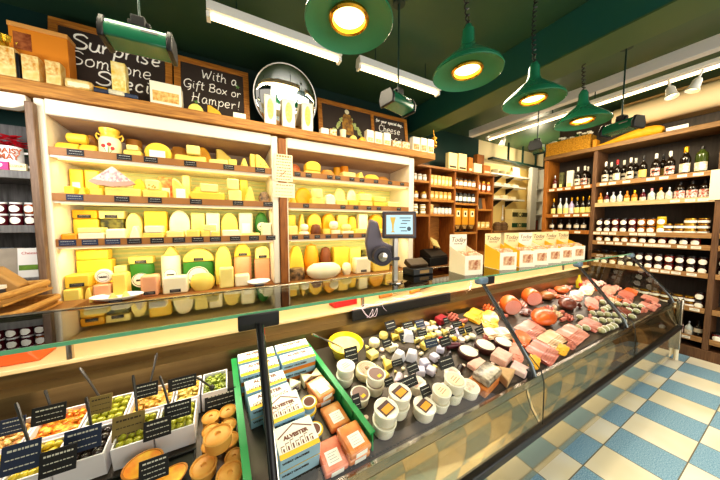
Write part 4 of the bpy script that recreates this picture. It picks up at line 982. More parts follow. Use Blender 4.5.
for z in RZ:
    lip(z, YP+.023, YM-.023, W_rs if z != RZ[1] else wood('pale_lip', '#d9bd92', '#b8945f', 1)); lip(z-.0005, YR, YP-.023)
for z in LZ: lip(z, YM+.023, YL-.001, W_or)
for z in (.9, .5): lip(z, YM+.023, YL-.001, W_or)
TOPS = .0345
def bottle_proto(name, r, h, body, capm, labm, sh_=.62, lab=(.12, .42), neck=.3, cat='bottle', both=None):
    def f():
        rn = r*neck
        o = tag(MB().lathe([(0, .004), (r*.8, 0), (r, .006), (r, h*sh_*.9), (r*.93, h*sh_), (rn*1.5, h*(sh_+.1)), (rn, h*(sh_+.16)), (rn, h*.86), (0, h*.86)], 16).build(name, body), '', cat)
        MB().lathe([(rn*1.06, h*.80), (rn*1.14, h*.81), (rn*1.14, h*.985), (rn*1.0, h), (0, h)], 12).build('cap', capm, o)
        if labm:
            MB().lathe([(r+.0008, h*lab[0]), (r+.0008, h*lab[1])], 14, PI*.62, PI*1.38).build('label', labm, o)
            if both: 
                MB().lathe([(r+.0016, h*(lab[0]+.12)), (r+.0016, h*(lab[0]+.2))], 10, PI*.8, PI*1.2).build('label_print', both, o)
        return o
    return f
G_dark = mat('bottle_dark', '#20160f', .1, coat=.5); G_green = mat('bottle_olive', '#3f4a1c', .1, coat=.5); G_amber = mat('bottle_amber', '#b9741c', .1, coat=.4); G_clear = mat('bottle_clear', '#c9cfc9', .08, coat=.4); G_red = mat('bottle_red', '#5a1420', .1, coat=.4); G_yel = mat('oil_yellow', '#c9b22a', .12, coat=.4)
L_w = mat('label_white', '#f7f1e2', .6, noise=(40, .12), col2='#cdbb9a'); L_y = mat('label_yellow', '#f0e08a', .6); L_g = mat('label_gold', '#e8c870', .5); L_pk = mat('label_mixed', '#f1e6dc', .6, noise=(50, .1), col2='#b8503c')
C_w = mat('foil_white', '#efe8d8', .4); C_b = mat('foil_black', '#1f1b1b', .35); C_g = mat('foil_gold', '#e0a92c', .25, .7); C_r = mat('wax_red', '#c81f22', .4); C_s = mat('foil_silver', '#c9ccd2', .25, .7)
WINE = dict(
 white=Proto(bottle_proto('wine_bottle', .038, .31, G_dark, C_w, L_w, both=M_dkink)), red=Proto(bottle_proto('wine_bottle', .038, .31, G_dark, C_r, L_w)),
 gold=Proto(bottle_proto('wine_bottle', .042, .33, G_dark, C_g, L_w, neck=.42)), black=Proto(bottle_proto('wine_bottle', .038, .31, G_dark, C_b, L_g)),
 whitep=Proto(bottle_proto('wine_bottle', .041, .31, G_dark, C_w, L_pk, both=M_dkink)), oil=Proto(bottle_proto('oil_bottle', .047, .31, G_green, C_b, L_w, sh_=.74)), oily=Proto(bottle_proto('oil_bottle', .045, .28, G_yel, C_b, L_w, sh_=.74)),
 lab_y=Proto(bottle_proto('cordial_bottle', .034, .27, G_dark, C_g, L_y, sh_=.58)), lab_s=Proto(bottle_proto('cordial_bottle', .034, .27, G_clear, C_s, L_y, sh_=.58)), ribbon=Proto(bottle_proto('cordial_bottle', .034, .27, mat('lilac_wrap', '#b9a6c9', .3), C_g, L_w, sh_=.58)),
 dark=Proto(bottle_proto('sauce_bottle', .033, .19, G_dark, C_b, mat('edge_label', '#d9cdb8', .6), lab=(.3, .55))),
 l_or=Proto(bottle_proto('miniature_bottle', .029, .165, G_amber, mat('cap_orange', '#e08a2a', .4), L_y)), l_rd=Proto(bottle_proto('miniature_bottle', .029, .165, G_red, C_s, L_w)), l_cl=Proto(bottle_proto('miniature_bottle', .030, .165, G_clear, C_s, L_w)), l_ye=Proto(bottle_proto('miniature_bottle', .029, .165, G_amber, mat('cap_yellow', '#f0d020', .4), L_g)),
 l_pk=Proto(bottle_proto('miniature_bottle', .032, .17, G_clear, mat('cap_pink', '#e59aa2', .4), L_w)), l_o2=Proto(bottle_proto('miniature_bottle', .032, .17, mat('pale_liqueur', '#e0c9a8', .1), mat('cap_orange2', '#ef8a2a', .4), L_w)),
 sq=Proto(bottle_proto('syrup_bottle', .043, .225, G_dark, C_b, L_pk, sh_=.66, lab=(.08, .5))),
)
DW = dict(white='dark wine bottle with white foil', red='wine bottle with bright red wax top', gold='dark bottle with gold foil top', black='black-topped wine bottle with gold label', whitep='dark wine bottle with wide printed label', oil='olive green bottle with square shoulders', oily='yellow oil bottle', lab_y='dark cordial bottle with yellow label', lab_s='pale cordial bottle with yellow label', ribbon='lilac wrapped bottle', dark='short dark sauce bottle', l_or='orange-capped miniature', l_rd='red miniature with silver cap', l_cl='clear miniature', l_ye='yellow-capped miniature', l_pk='pink-capped clear miniature', l_o2='pale miniature with orange cap', sq='dark syrup bottle with printed label')
def clear_y(y, r, last):
    for p in (YM, YP):
        if abs(y-p) < r+.026: y = p+(r+.026)*(1 if y >= p else -1)
    y = min(y, YL-r-.004)
    y = y if last is None else min(y, last-r-.0015)
    for p in (YM, YP):
        if abs(y-p) < r+.024: y = p-(r+.026)
    return y
RB = dict(white=.038, red=.038, gold=.042, black=.038, whitep=.041, oil=.047, oily=.045, lab_y=.034, lab_s=.034, ribbon=.034, dark=.033, sq=.043)
def row(z, items, where, group, x=4.69, rot=0, ret=False):
    last = None
    for n, (u, k) in enumerate(items, 1):
        r = RB.get(k, .032); y = clear_y(P(u, 190, X=x).y, r, last); last = y-r
        WINE[k].put((x, y, z+TOPS), (0, 0, rot), '%s, %s from left on %s' % (DW[k], ORD[n], where), group=group)
row(RZ[0], [(604.5, 'white'), (616, 'red'), (629, 'white'), (641.5, 'black'), (654, 'whitep'), (668, 'whitep'), (683, 'gold'), (699, 'oil')], 'top wine shelf front row', 'bottles on the top wine shelf')
row(RZ[0], [(610, 'white'), (622.5, 'white'), (634, 'white'), (661, 'black')], 'top wine shelf back row', 'bottles on the top wine shelf', x=4.79)
row(RZ[1], [(600.5, 'l_or'), (606.8, 'l_rd'), (613, 'l_cl'), (619.5, 'l_cl'), (627.5, 'l_or'), (635, 'l_ye'), (643.5, 'l_rd'), (652, 'l_pk'), (661, 'l_o2'), (669.5, 'l_cl'), (680, 'sq'), (691.5, 'sq'), (704, 'sq')], 'shelf of miniatures', 'bottles on the miniatures shelf')
row(LZ[0], [(577, 'white'), (583, 'whitep')], 'upper left bay', 'bottles in the left bay', x=4.70)
row(LZ[0], [(587, 'white')], 'upper left bay behind the others', 'bottles in the left bay', x=4.80)
row(LZ[1], [(554.5, 'lab_y'), (561, 'lab_s'), (567, 'lab_s'), (572.4, 'ribbon'), (577.5, 'lab_y'), (583.5, 'lab_y'), (589, 'lab_y')], 'cordial shelf of left bay', 'bottles in the left bay', x=4.69)
row(LZ[2], [(554, 'dark'), (562.5, 'dark'), (571, 'dark'), (578.6, 'dark'), (586, 'dark')], 'dark bottle shelf of left bay', 'bottles in the left bay', x=4.69)
row(RZ[6], [(690, 'sq'), (697, 'l_cl'), (703.5, 'dark')], 'lowest shelf by the floor', 'bottles on the lowest shelf')
# tall white box, pale box and slim bottle in the left bay
for u, w, h, c_, lb in ((570, .075, .27, 'ivory', 'tall white gift tube box on upper shelf of left bay'), (561.5, .05, .26, 'olive', 'slim greenish picture carton on upper shelf of left bay')):
    y = P(u, 180, X=4.68).y
    o = tag(MB().box(-.03, .03, -w/2, w/2, 0, h).build('bottle_carton', M_frost if c_ == 'ivory' else mat('olive_print', '#7c7a4a', .5, noise=(20, .2), col2='#3c4028'), None, (4.69, y, LZ[0]+TOPS), bevel=.003), lb, 'box')
    MB().box(-.0312, -.0302, -w*.35, w*.35, h*.1, h*.3).build('label', L_y, o)
WINE['l_rd'].put((4.69, P(555, 183, X=4.69).y, LZ[0]+TOPS), (0, 0, 0), 'slim red bottle at left end of the upper left bay', sc=(1, 1, 1.4), group='bottles in the left bay')
# jars
RM = PI/2*-1
def jarset(fn): return Proto(fn)
JR = dict(
 jam=Proto(jam('dark_jam', '#3a1512', M_lidb, .038, .10, shape='oval')), amber=Proto(jam('amber', '#b9701c', M_lidb, .038, .10, shape='oval')), honey=Proto(jam('honey', '#e8b51e', mat('lid_yellow', '#f0cf3a', .3), .040, .105, shape='oval')),
 short=Proto(jam('relish', '#6a3a1a', M_lidg, .042, .062, shape='band')), pale=Proto(jam('mustard', '#b99a4a', M_lidg, .045, .062, shape='band')), red=Proto(jam('redjam', '#7a1c16', M_lidb, .038, .10, shape='oval')))
DJ = dict(jam='dark oval-labelled jam jar', amber='amber oval-labelled jar', honey='bright yellow honey jar', short='squat gold-lidded jar', pale='squat pale mustard jar', red='red oval-labelled jam jar')
def jrow(z, items, where, tiers=1, x=4.675):
    for tier in range(tiers):
        last = None
        for n, (u, k) in enumerate(items, 1):
            r = {'short': .042, 'pale': .045, 'honey': .040}.get(k, .038)+.0015; y = clear_y(P(u, 240, X=x).y, r, last); last = y-r; hh = .0625 if k in ('short', 'pale') else (.106 if k == 'honey' else .1005)
            t_ = 'upper tier of ' if tier == 1 else ('third tier of ' if tier == 2 else ('lower tier of ' if tiers > 1 else ''))
            JR[k].put((x, y, z+TOPS+tier*hh), (0, 0, -PI/2), ('%s, %s from left on %s%s' % (DJ[k], ORD[n], t_, where) if len(items) > 1 else '%s on %s%s' % (DJ[k], t_, where)), group='jars on the '+where)
J1 = [(599, 'jam'), (606.3, 'jam'), (613.6, 'red'), (621.6, 'jam'), (630, 'red'), (638.4, 'amber'), (647, 'amber'), (656.4, 'honey')]
jrow(RZ[2], J1, 'jam shelf below miniatures', 2)
jrow(RZ[2], [(666.5, 'short'), (677, 'short')], 'jam shelf, squat pair,', 2, 4.68)
jrow(RZ[2], [(689, 'pale'), (701, 'short'), (712, 'short')], 'jam shelf, squat trio,', 3, 4.68)
jrow(RZ[3], [(599.5, 'amber'), (608, 'jam'), (616.7, 'amber'), (625, 'amber'), (633.5, 'amber'), (641.5, 'jam'), (649.8, 'jam'), (658.4, 'red'), (667.7, 'jam'), (677.3, 'jam'), (687.2, 'red'), (697.8, 'red'), (708.2, 'jam')], 'shelf under the jam shelf')
jrow(RZ[4], [(598, 'amber'), (606, 'jam'), (614.5, 'amber'), (623, 'jam'), (632, 'jam'), (641, 'jam'), (650, 'jam'), (659, 'jam'), (668.3, 'red'), (678.2, 'jam'), (688, 'jam'), (698.5, 'jam'), (709.5, 'jam')], 'chutney shelf', 2)
jrow(RZ[5], [(638, 'short'), (648, 'short'), (658, 'short'), (668.5, 'short'), (679, 'short'), (689.5, 'short')], 'low shelf behind counter end', 2, 4.68)
jrow(RZ[5], [(705, 'jam')], 'low shelf right end', 2)
jrow(RZ[6], [(676, 'amber')], 'lowest shelf beside syrup bottle', 3)
jrow(RZ[4], [(718.5, 'red')], 'chutney shelf right of the post', 1); jrow(RZ[6], [(719.5, 'red')], 'lowest shelf right of the post', 1)
# shelf price tickets
tk = None
M_tick = mat('ticket', '#f3ead6', .6)
def ticket(y, z, lab, w=.07):
    global tk
    if tk is None:
        tk = tag(MB().box(-.0012, 0, -.035, .035, 0, .03).build('shelf_ticket', M_tick), '', 'price ticket', 'white tickets on the wine shelf lips')
        MB().box(-.0018, -.0012, -.024, .02, .011, .014).box(-.0018, -.0012, -.024, .008, .02, .023).build('lettering', M_greyw, tk)
        tk.location = (XR-.0085, y, z); tk['label'] = lab; return
    clone(tk, (XR-.0085, y, z), (0, 0, 0), lab)
r_ = random.Random(4)
NM = ('top wine shelf', 'shelf of miniatures', 'jam shelf', 'shelf under jam shelf', 'chutney shelf', 'low shelf', 'lowest shelf')
for si, us in enumerate(((603, 612, 626, 650, 663, 681, 697), (675, 690, 703), (598, 606, 614, 635, 644, 653), (602, 611, 620, 632, 640, 650, 659, 668, 684, 698), (657, 668, 679, 695), (684, 700), (676, 692))):
    for n, u in enumerate(us, 1):
        ticket(P(u, 190+si*12, X=XR).y, RZ[si]+.013, 'white shelf ticket, %s from left on lip of %s' % (ORD[n], NM[si]))
for si, us in enumerate(((552, 560, 568, 578, 587), (557, 569, 578, 587), (558, 580))):
    for n, u in enumerate(us, 1):
        ticket(P(u, 190, X=XR).y, LZ[si]+.013, 'white shelf ticket, %s from left, %s lip of left bay' % (ORD[n], ('upper', 'cordial', 'dark bottle')[si]))
a, b = P(711, 170, X=XR-.02), P(724, 195, X=XR-.02)
tag(MB().box(XR-.014, XR-.012, b.y, a.y, RZ[1]+.02, a.z).build('hanging_notice', M_paper), 'cream paper notice hung at right edge of the miniatures shelf', 'notice')
WINE['oily'].put((4.69, YP-.085, RZ[0]+TOPS), (0, 0, 0), 'yellow oil bottle cut by the right frame edge on top wine shelf', group='bottles on the top wine shelf')
# things on the cornice
bk = thing('flower_basket', 'golden wicker basket of white flowers on top of the wine shelves', 'basket', (4.74, P(567, 150, X=4.66).y, 2.6045))
w = (P(545, 150, X=4.66).y-P(588, 150, X=4.66).y)/2
m = MB()
for k in range(11):
    z = .008+k*.019; m.tube([(-.09, -w, z), (.09, -w, z), (.09, w, z), (-.09, w, z)], .011, 6, closed=True)
m.build('wicker_body', mat('wicker', '#dba63a', .6, noise=(60, .15), col2='#a8741c'), bk)
r_ = random.Random(8); m = MB(); g = MB()
for k in range(22):
    cx, cy, cz = r_.uniform(-.07, .07), r_.uniform(-w*.95, w*.95), r_.uniform(.215, .27)
    for j in range(5):
        a = j*2*PI/5; m.ball((cx+.018*math.cos(a), cy+.018*math.sin(a), cz), .014, 6, 4)
    g.ball((cx+.02, cy+.03, cz-.025), .028, 6, 4, (1, 1, .4))
m.build('white_flower', mat('petal_white', '#f7f0dc', .6), bk); g.build('leaves', mat('leaf_dark', '#2f6a35'), bk)
# golden cloth sack lying on top, with paper tags
ys = [P(u, 140, X=4.68).y for u in (593, 606, 620, 636, 654, 664)]
m = MB(); pts = []
for y, r in zip(ys, (.022, .03, .06, .085, .088, .055)): pts.append((4.70, y, 2.601+r*.82, r))
m.tube([p[:3] for p in pts], [p[3]*.82 for p in pts], 12)
tag(m.build('golden_sack', mat('golden_cloth', '#eab322', .6, noise=(14, .3), col2='#d8951a', bump=(14, .5)), None, sub=1), 'golden yellow cloth sack lying on top of the wine shelves', 'sack')
y = P(598, 140, X=4.68).y
tag(MB().box(4.68, 4.80, y+.016, P(590, 140, X=4.68).y-.03, 2.6005, 2.72).build('amber_carton', mat('amber_card', '#e09a28', .5), bevel=.004), 'amber carton beside the flower basket on the cornice', 'box')
for n, (u, lb) in enumerate(((672, 'white paper tag standing right of the golden sack'), (682, 'second white paper tag farther right of the golden sack'))):
    y = P(u, 130, X=4.66).y
    tag(MB().box(-.001, .001, -.045, .045, 0, .055).build('paper_tag', M_white_paper, None, (4.66, y, 2.6005), (0, -.2, 0)), lb, 'tag', 'paper tags on the cornice')

# ---------------------------------------------------------------- shelf unit beyond the cheese cabinets
YB2 = 2.85
bx = [P(u, 200, Y=YB2).x for u in (413, 430, 455, 478, 493)]
un = thing('dry_goods_shelves', 'brown wooden shelf unit of packets and jars right of the cheese cabinets', 'shelves', (0, 0, 0))
MB().box(bx[0], bx[4], 3.17, 3.2, 0, 2.36).build('back_boards', W_warm, un)
for x in bx: MB().box(x-.016, x+.016, YB2, 3.169, .0, 2.36).build('upright', W_post, un, bevel=.003)
MB().box(2.464, bx[4]+.02, YB2-.02, 3.2, 2.361, 2.395).build('top_board', W_shelf, un, bevel=.003)
SHV = [(2.165, 1.885, 1.66), (2.115, 1.895, 1.668), (2.13, 1.865, 1.375), (2.08, 1.78, 1.44)]
for i, zs in enumerate(SHV):
    for z in zs:
        MB().box(bx[i]+.017, bx[i+1]-.017, YB2+.004, 3.168, z-.035, z).build('shelf', W_warm, un)
MB().box(bx[0]+.017, bx[2]-.017, YB2-.25, YB2-.001, .86, .9).build('work_surface', W_shelf, un, bevel=.004)
for i in range(2):
    MB().box(bx[i]+.017, bx[i+1]-.017, YB2+.1, 3.168, 0, .9).build('cupboard', W_post, un)
for i in (2, 3):
    MB().box(bx[i]+.017, bx[i+1]-.017, YB2+.004, 3.168, .0, 1.0).build('cupboard', W_post, un)
def goods(col, z, n, w, d, h, build, labf, group, y=YB2+.06, span=(.04, .04)):
    a, b = bx[col]+.03+span[0], bx[col+1]-.03-span[1]
    pr = Proto(build)
    for k in range(n):
        x = a+(b-a)*(k+.0)/(max(n-1, 1)) if n > 1 else (a+b)/2
        pr.put((x, y, z+.0005), (0, 0, 0), labf % ORD[k+1], group=group)
def packet(c_, w=.06, h=.13, c2=None, name='food_packet', cat='packet'):
    def f():
        o = tag(MB().prism([(-w/2, 0), (w/2, 0), (w/2, h*.9), (w*.4, h), (-w*.4, h), (-w/2, h*.9)], -.02, .02, 'y').build(name, mat(name+c_, c_, .4, noise=(30, .2), col2=c2), bevel=.004), '', cat)
        MB().box(-w*.35, w*.35, -.0212, -.0202, h*.25, h*.6).build('label', M_paper, o)
        return o
    return f
def pot(c_, r=.03, h=.07, lidm=None, labm=None):
    def f():
        o = tag(MB().lathe([(0, 0), (r*.9, 0), (r, .004), (r, h*.8), (r*.9, h*.84), (0, h*.84)], 14).build('spice_jar', mat('pot'+c_, c_, .3, noise=(20, .3))), '', 'jar')
        MB().lathe([(r*.92, h*.83), (r*.92, h*.98), (0, h)], 14).build('lid', lidm or M_lidb, o)
        MB().lathe([(r+.001, h*.2), (r+.001, h*.62)], 10, PI*1.1, PI*1.9).build('label', labm or M_white_paper, o)
        return o
    return f
goods(0, 2.165, 3, 0, 0, 0, pot('#e8ddc6', .036, .10, M_white), 'white pot, %s from left, top of narrow column by cabinet', 'pots in the narrow column')
goods(0, 1.885, 2, 0, 0, 0, pot('#c9a05a', .045, .12, M_lidg), 'gold-lidded pot, %s on middle shelf of narrow column', 'pots in the narrow column', span=(.06, .05))
goods(0, 1.66, 2, 0, 0, 0, pot('#d9bd5a', .05, .075, M_white), 'yellow jar, %s on lower tier, narrow column', 'pots in the narrow column', span=(.05, .07)); goods(0, 1.7365, 2, 0, 0, 0, pot('#d9bd5a', .05, .075, M_white), 'yellow jar, %s on upper tier, narrow column', 'pots in the narrow column', span=(.05, .07))
goods(1, 2.115, 6, 0, 0, 0, packet('#e0a63a', .07, .16, '#f3dfa0'), 'golden food packet, %s from left on top shelf beside narrow column', 'packets in the wide column')
goods(1, 1.895, 5, 0, 0, 0, packet('#c98a2c', .08, .13, '#e8c070'), 'amber food packet, %s from left on middle shelf', 'packets in the wide column', span=(.05, .05))
goods(1, 1.668, 5, 0, 0, 0, pot('#f3eee2', .032, .12, M_lidb), 'white spice bottle with black cap, %s from left, above the till', 'spice bottles above the till', span=(.13, .03))
tag(MB().box(-.035, .035, -.03, .03, 0, .15).build('tea_carton', mat('tea_card', '#c98a3a', .5, noise=(20, .2), col2='#f0d8a0'), None, (bx[1]+.07, YB2+.06, 1.6685), bevel=.003), 'upright carton left of the white spice bottles', 'box')
goods(2, 2.13, 5, 0, 0, 0, pot('#a87c4a', .042, .14, M_lidb), 'brown jar with white label, %s from left above coffee dispensers, top shelf', 'jars above the coffee dispensers')
goods(2, 1.865, 5, 0, 0, 0, pot('#2f2a22', .042, .17, M_lidb, M_white_paper), 'dark bottle with white label, %s from left above coffee dispensers', 'jars above the coffee dispensers')
def dispenser():
    t = thing('coffee_dispenser', '', 'dispenser')
    MB().box(-.07, .07, -.03, .16, .12, .40).build('bin', mat('dispenser_gold', '#d8952a', .3), t, bevel=.006)
    MB().box(-.04, .04, -.0312, -.0302, .26, .36).build('label', M_paper, t)
    MB().box(-.02, .02, -.0322, -.0313, .285, .335).build('label_print', M_dkink, t)
    MB().prism([(-.065, .12), (.065, .12), (.025, .05), (-.025, .05)], -.02, .12, 'y').build('chute', mat('beans_dark', '#4a2c18', .4, noise=(50, .2), col2='#c9a060'), t)
    MB().box(-.05, .05, -.02, .14, 0, .012).box(-.012, .012, .1, .13, .012, .12).build('stand', M_black, t)
    return t
dp = Proto(dispenser)
for k in range(3): dp.put((bx[2]+.11+k*.175, YB2+.05, 1.3755), (0, 0, 0), '%s of three golden coffee bean dispensers' % ('left', 'middle', 'right')[k], group='coffee dispensers')
goods(3, 2.08, 3, 0, 0, 0, pot('#c4682a', .038, .19, M_lidg), 'slim orange bottle, %s from left in the end column', 'goods in the end column')
for k in range(3):
    tag(MB().box(-.044, .044, -.008, .008, 0, .2).build('thin_book', mat('book_%d' % k, ('#d9c9a0', '#5a5248', '#a86a2c')[k], .6), None, (bx[3]+.1+k*.1, YB2+.09, 1.7835), (-.15, 0, 0)), '%s booklet leaning on middle shelf of the end column' % ('cream', 'dark grey', 'brown')[k], 'book', 'booklets in the end column')
goods(3, 1.44, 3, 0, 0, 0, packet('#e3b24a', .1, .11, '#f3e0a0', 'honey_carton', 'box'), 'yellow carton, %s from left, low shelf of end column', 'goods in the end column', span=(.05, .04))
# boxes on top of the unit
for n, (u0, u1, v0, c_, lb) in enumerate(((449, 458, 152, '#e9d59a', 'left tall cream carton on top of the brown shelf unit'), (459, 467.5, 153, '#e9d59a', 'right tall cream carton on top of the brown shelf unit'), (469, 473.5, 157, '#b9702a', 'slim brown carton on top of the brown shelf unit'), (474.5, 482.5, 163, '#efe2b8', 'square cream box in front of brown bottle case on unit top'), (484, 491, 165, '#b8702a', 'small orange-brown carton at right end of unit top'))):
    a, b = P(u0, v0, Y=2.86), P(u1, v0, Y=2.86)
    o = tag(MB().box(a.x, b.x-.01, 2.86, 2.93, 2.3955, a.z).build('carton', mat('carton'+c_, c_, .5, noise=(6, .3), col2=c_), bevel=.003), lb, 'box', 'cartons on the shelf unit top')
    MB().box(a.x+.02, b.x-.03, 2.8585, 2.8598, 2.42, 2.45).build('label', M_dkink if n < 2 else M_paper, o)
a, b = P(477, 154, Y=2.98), P(484, 154, Y=2.98)
tag(MB().box(a.x, b.x, 2.97, 3.05, 2.3955, a.z).build('bottle_case', W_post, bevel=.003), 'dark brown bottle case standing behind the square cream box', 'box')
sp = thing('wall_speaker', 'black loudspeaker box above the shelf unit beside hanging gold ornament', 'speaker', (2.62, 2.90, 2.3965))
MB().box(-.1, .1, -.05, .1, 0, .26).build('case', M_black, sp, bevel=.01)
MB().box(-.085, .085, -.054, -.051, .02, .24).build('grille', mat('speaker_grille', '#2e2a26', .8, bump=(200, .4)), sp)
# till and clutter on the work surface
tl = thing('cash_till', 'black cash till with tilted cream screen behind the display boxes', 'till', (2.72, 2.72, .9005), (0, 0, .1))
MB().box(-.2, .2, -.1, .12, 0, .12).build('drawer_base', M_black, tl, bevel=.006)
MB().prism([(-.1, .12), (.12, .12), (.12, .22), (.06, .24), (-.1, .15)], -.18, .18, 'x').build('keyboard', mat('till_dark', '#2a2420', .4), tl, bevel=.004)
MB().at((.06, .03, .32), (-.6, .3, .2)).box(-.10, .10, -.01, .01, -.07, .07).build('screen', mat('till_screen', '#e8d08a', .4), tl)
MB().tube([(.06, .05, .22), (.06, .05, .3)], .012).build('screen_stem', M_black, tl)

# ---------------------------------------------------------------- back nook with white shelves
NX0, NX1, NY = 4.45, 5.86, 3.02
nk = thing('nook_shelves', 'cream back nook with white shelves of trays beyond the brown unit', 'shelves', (0, 0, 0))
MB().box(NX0, NX1+.25, 3.215, 3.235, .0, 2.72).build('back_panel', mat('nook_yellow', '#f0d489', .6), nk)
for z, x1 in ((2.50, 5.80), (2.28, 5.66), (2.02, 5.62)):
    MB().box(NX0, x1, NY, 3.214, z-.03, z).build('shelf', M_white, nk, bevel=.003)
    for x in (4.85, 5.25): MB().prism([(NY+.03, z-.031), (3.213, z-.031), (3.213, z-.15)], x-.012, x+.012, 'x').build('bracket', M_black, nk)
MB().box(NX0, 6.38, NY-.1, 3.214, 1.34, 1.38).build('counter_top', W_shelf, nk, bevel=.003)
MB().box(NX0, 6.3, NY-.05, 3.214, 0, 1.339).build('counter_base', M_plaster, nk)
MB().box(5.86, 6.06, NY, 3.1, 1.381, 2.74).build('side_pilaster', M_white, nk, bevel=.004)
MB().box(NX0, 6.385, NY-.02, NY+.08, 2.745, 2.78).build('green_rail', M_greend, nk)
for x in (5.0, 5.5, 6.0, 6.36): MB().box(x-.012, x+.012, NY, NY+.03, 2.781, 3.13).build('glazing_bar', M_greend, nk)
for k in range(3):
    tag(MB().box(0, .2, 0, .14, 0, .045).build('foil_tray', mat('tray_white', '#f6efdc', .4), None, (4.62+k*.3, NY+.02, 2.2805), bevel=.008), '%s white tray on second nook shelf' % ('left', 'middle', 'right')[k], 'tray', 'trays in the nook')
    tag(MB().box(0, .18, 0, .12, 0, .05+.02*(k % 2)).build('white_parcel', mat('parcel_cream', '#f3e3ba', .6), None, (4.6+k*.28, NY+.02, 2.0205), bevel=.006), '%s cream parcel on third nook shelf' % ('left', 'middle', 'right')[k], 'parcel', 'parcels in the nook')
    tag(MB().lathe([(0, 0), (.05, 0), (.07, .06), (.075, .09), (0, .1)], 14).build('crock', mat('crock_cream', '#efe0b6', .5, noise=(14, .3)), None, (4.72+k*.24, 3.12, 2.5005)), '%s cream crock on top nook shelf' % ('left', 'middle', 'right')[k], 'crock', 'crocks in the nook')
tag(MB().box(-.12, .12, 0, .012, 0, .22).build('white_board', M_white_paper, None, (5.5, 3.13, 2.503), (-.12, 0, 0)), 'blank white board leaning on the top nook shelf', 'board')
M_tinw = mat('tin_cream', '#f3dfa0', .35); M_tinb = mat('band_green', '#1f5a36', .4)
for k, z in enumerate((1.3805, 1.6015)):
    t = thing('cracker_tin', ('lower', 'upper')[k]+' cream box with green band and oval emblem in nook', 'box', (5.46, NY+.06, z), group='green banded boxes in the nook')
    MB().box(-.27, .27, -.06, .1, 0, .22).build('body', M_tinw, t, bevel=.006)
    MB().box(-.272, .272, -.0625, -.0612, .06, .15).build('band', M_tinb if k == 0 else mat('band_olive', '#4a4a2a', .4), t)
    MB().at((0, -.064, .105), (PI/2, 0, 0), (1.5, 1, 1)).lathe([(0, 0), (.055, 0), (.055, .0012), (0, .0012)], 24).build('emblem', M_tinw, t)
    MB().at((0, -.0655, .105), (PI/2, 0, 0), (1.5, 1, 1)).lathe([(.03, 0), (.045, 0), (.045, .001), (.03, .001)], 24, cap=False).build('emblem_ring', M_tinb, t)
for k, (x, lb) in enumerate(((4.74, 'dark loaf in a basket on the nook counter'), (4.95, 'second dark loaf basket on the nook counter'))):
    t = thing('loaf_basket', lb, 'basket', (x, NY+.03, 1.3805), group='loaf baskets in the nook')
    MB().lathe([(0, 0), (.07, 0), (.09, .1), (.085, .1), (.065, .01), (0, .01)], 16).build('basket', mat('basket_brown', '#8a6a42', .7, noise=(40, .2)), t)
    MB().ball((0, 0, .12), .075, 12, 8, (1, 1, .7)).build('loaf', mat('loaf_dark', '#7a5a3a', .7, noise=(20, .3)), t)
MB_ = MB().tube([(0, 0, .0), (0, 0, .25)], .012).ball((0, 0, -.03), .035, 10, 6, (1, .6, 1.6))
tag(MB_.build('hanging_scoop', M_white, None, (5.13, 3.19, 1.66)), 'white scoop hanging on the nook wall beside banded boxes', 'scoop')
# slim white bookcase in the recess and the door post
rc = thing('slim_bookcase', 'slim white bookcase in the recess left of the wine shelves', 'bookcase', (6.20, NY, 1.3815))
MB().box(-.12, .14, .18, .19, 0, 1.36).box(-.13, -.115, 0, .19, 0, 1.36).box(.14, .155, 0, .19, 0, 1.36).build('case', M_white, rc)
for z in (.32, .62, .9): MB().box(-.114, .139, 0, .179, z, z+.02).build('shelf', M_white, rc)
for k in range(4):
    tag(MB().box(-.012, .012, 0, .1, 0, .20+.02*(k % 2)).build('book', mat('spine%d' % k, ('#8a2a22', '#3a3a3a', '#b94a2a', '#2a3a2a')[k], .6), None, (6.13+k*.028, NY+.02, 1.3815)), '%s book in the slim white bookcase' % ('dark red', 'charcoal', 'orange red', 'dark green')[k], 'book', 'books in the slim bookcase')
struct(MB().box(6.40, 6.62, NY-.02, 3.2, 0, 3.14).build('trim_10', M_cream, bevel=.004))
# ---------------------------------------------------------------- goods on the counter deck
def drot(rz=0, rx=0, ry=0):
    m = Matrix.Rotation(TILT, 3, 'X') @ Matrix.Rotation(rz, 3, 'Z') @ Matrix.Rotation(ry, 3, 'Y') @ Matrix.Rotation(rx, 3, 'X')
    return m.to_euler()
def dk(x, y, up=0.0):
    n = Vector((0, -math.sin(TILT), math.cos(TILT)))
    return Vector((x, y, deckz(y)))+n*(up+.0005)
def dpx(u, v, up=0.0, dz=None):
    q = D(u, v, dz if dz is not None else up*1.0); return dk(q.x, q.y, up)
r_ = random.Random(21)
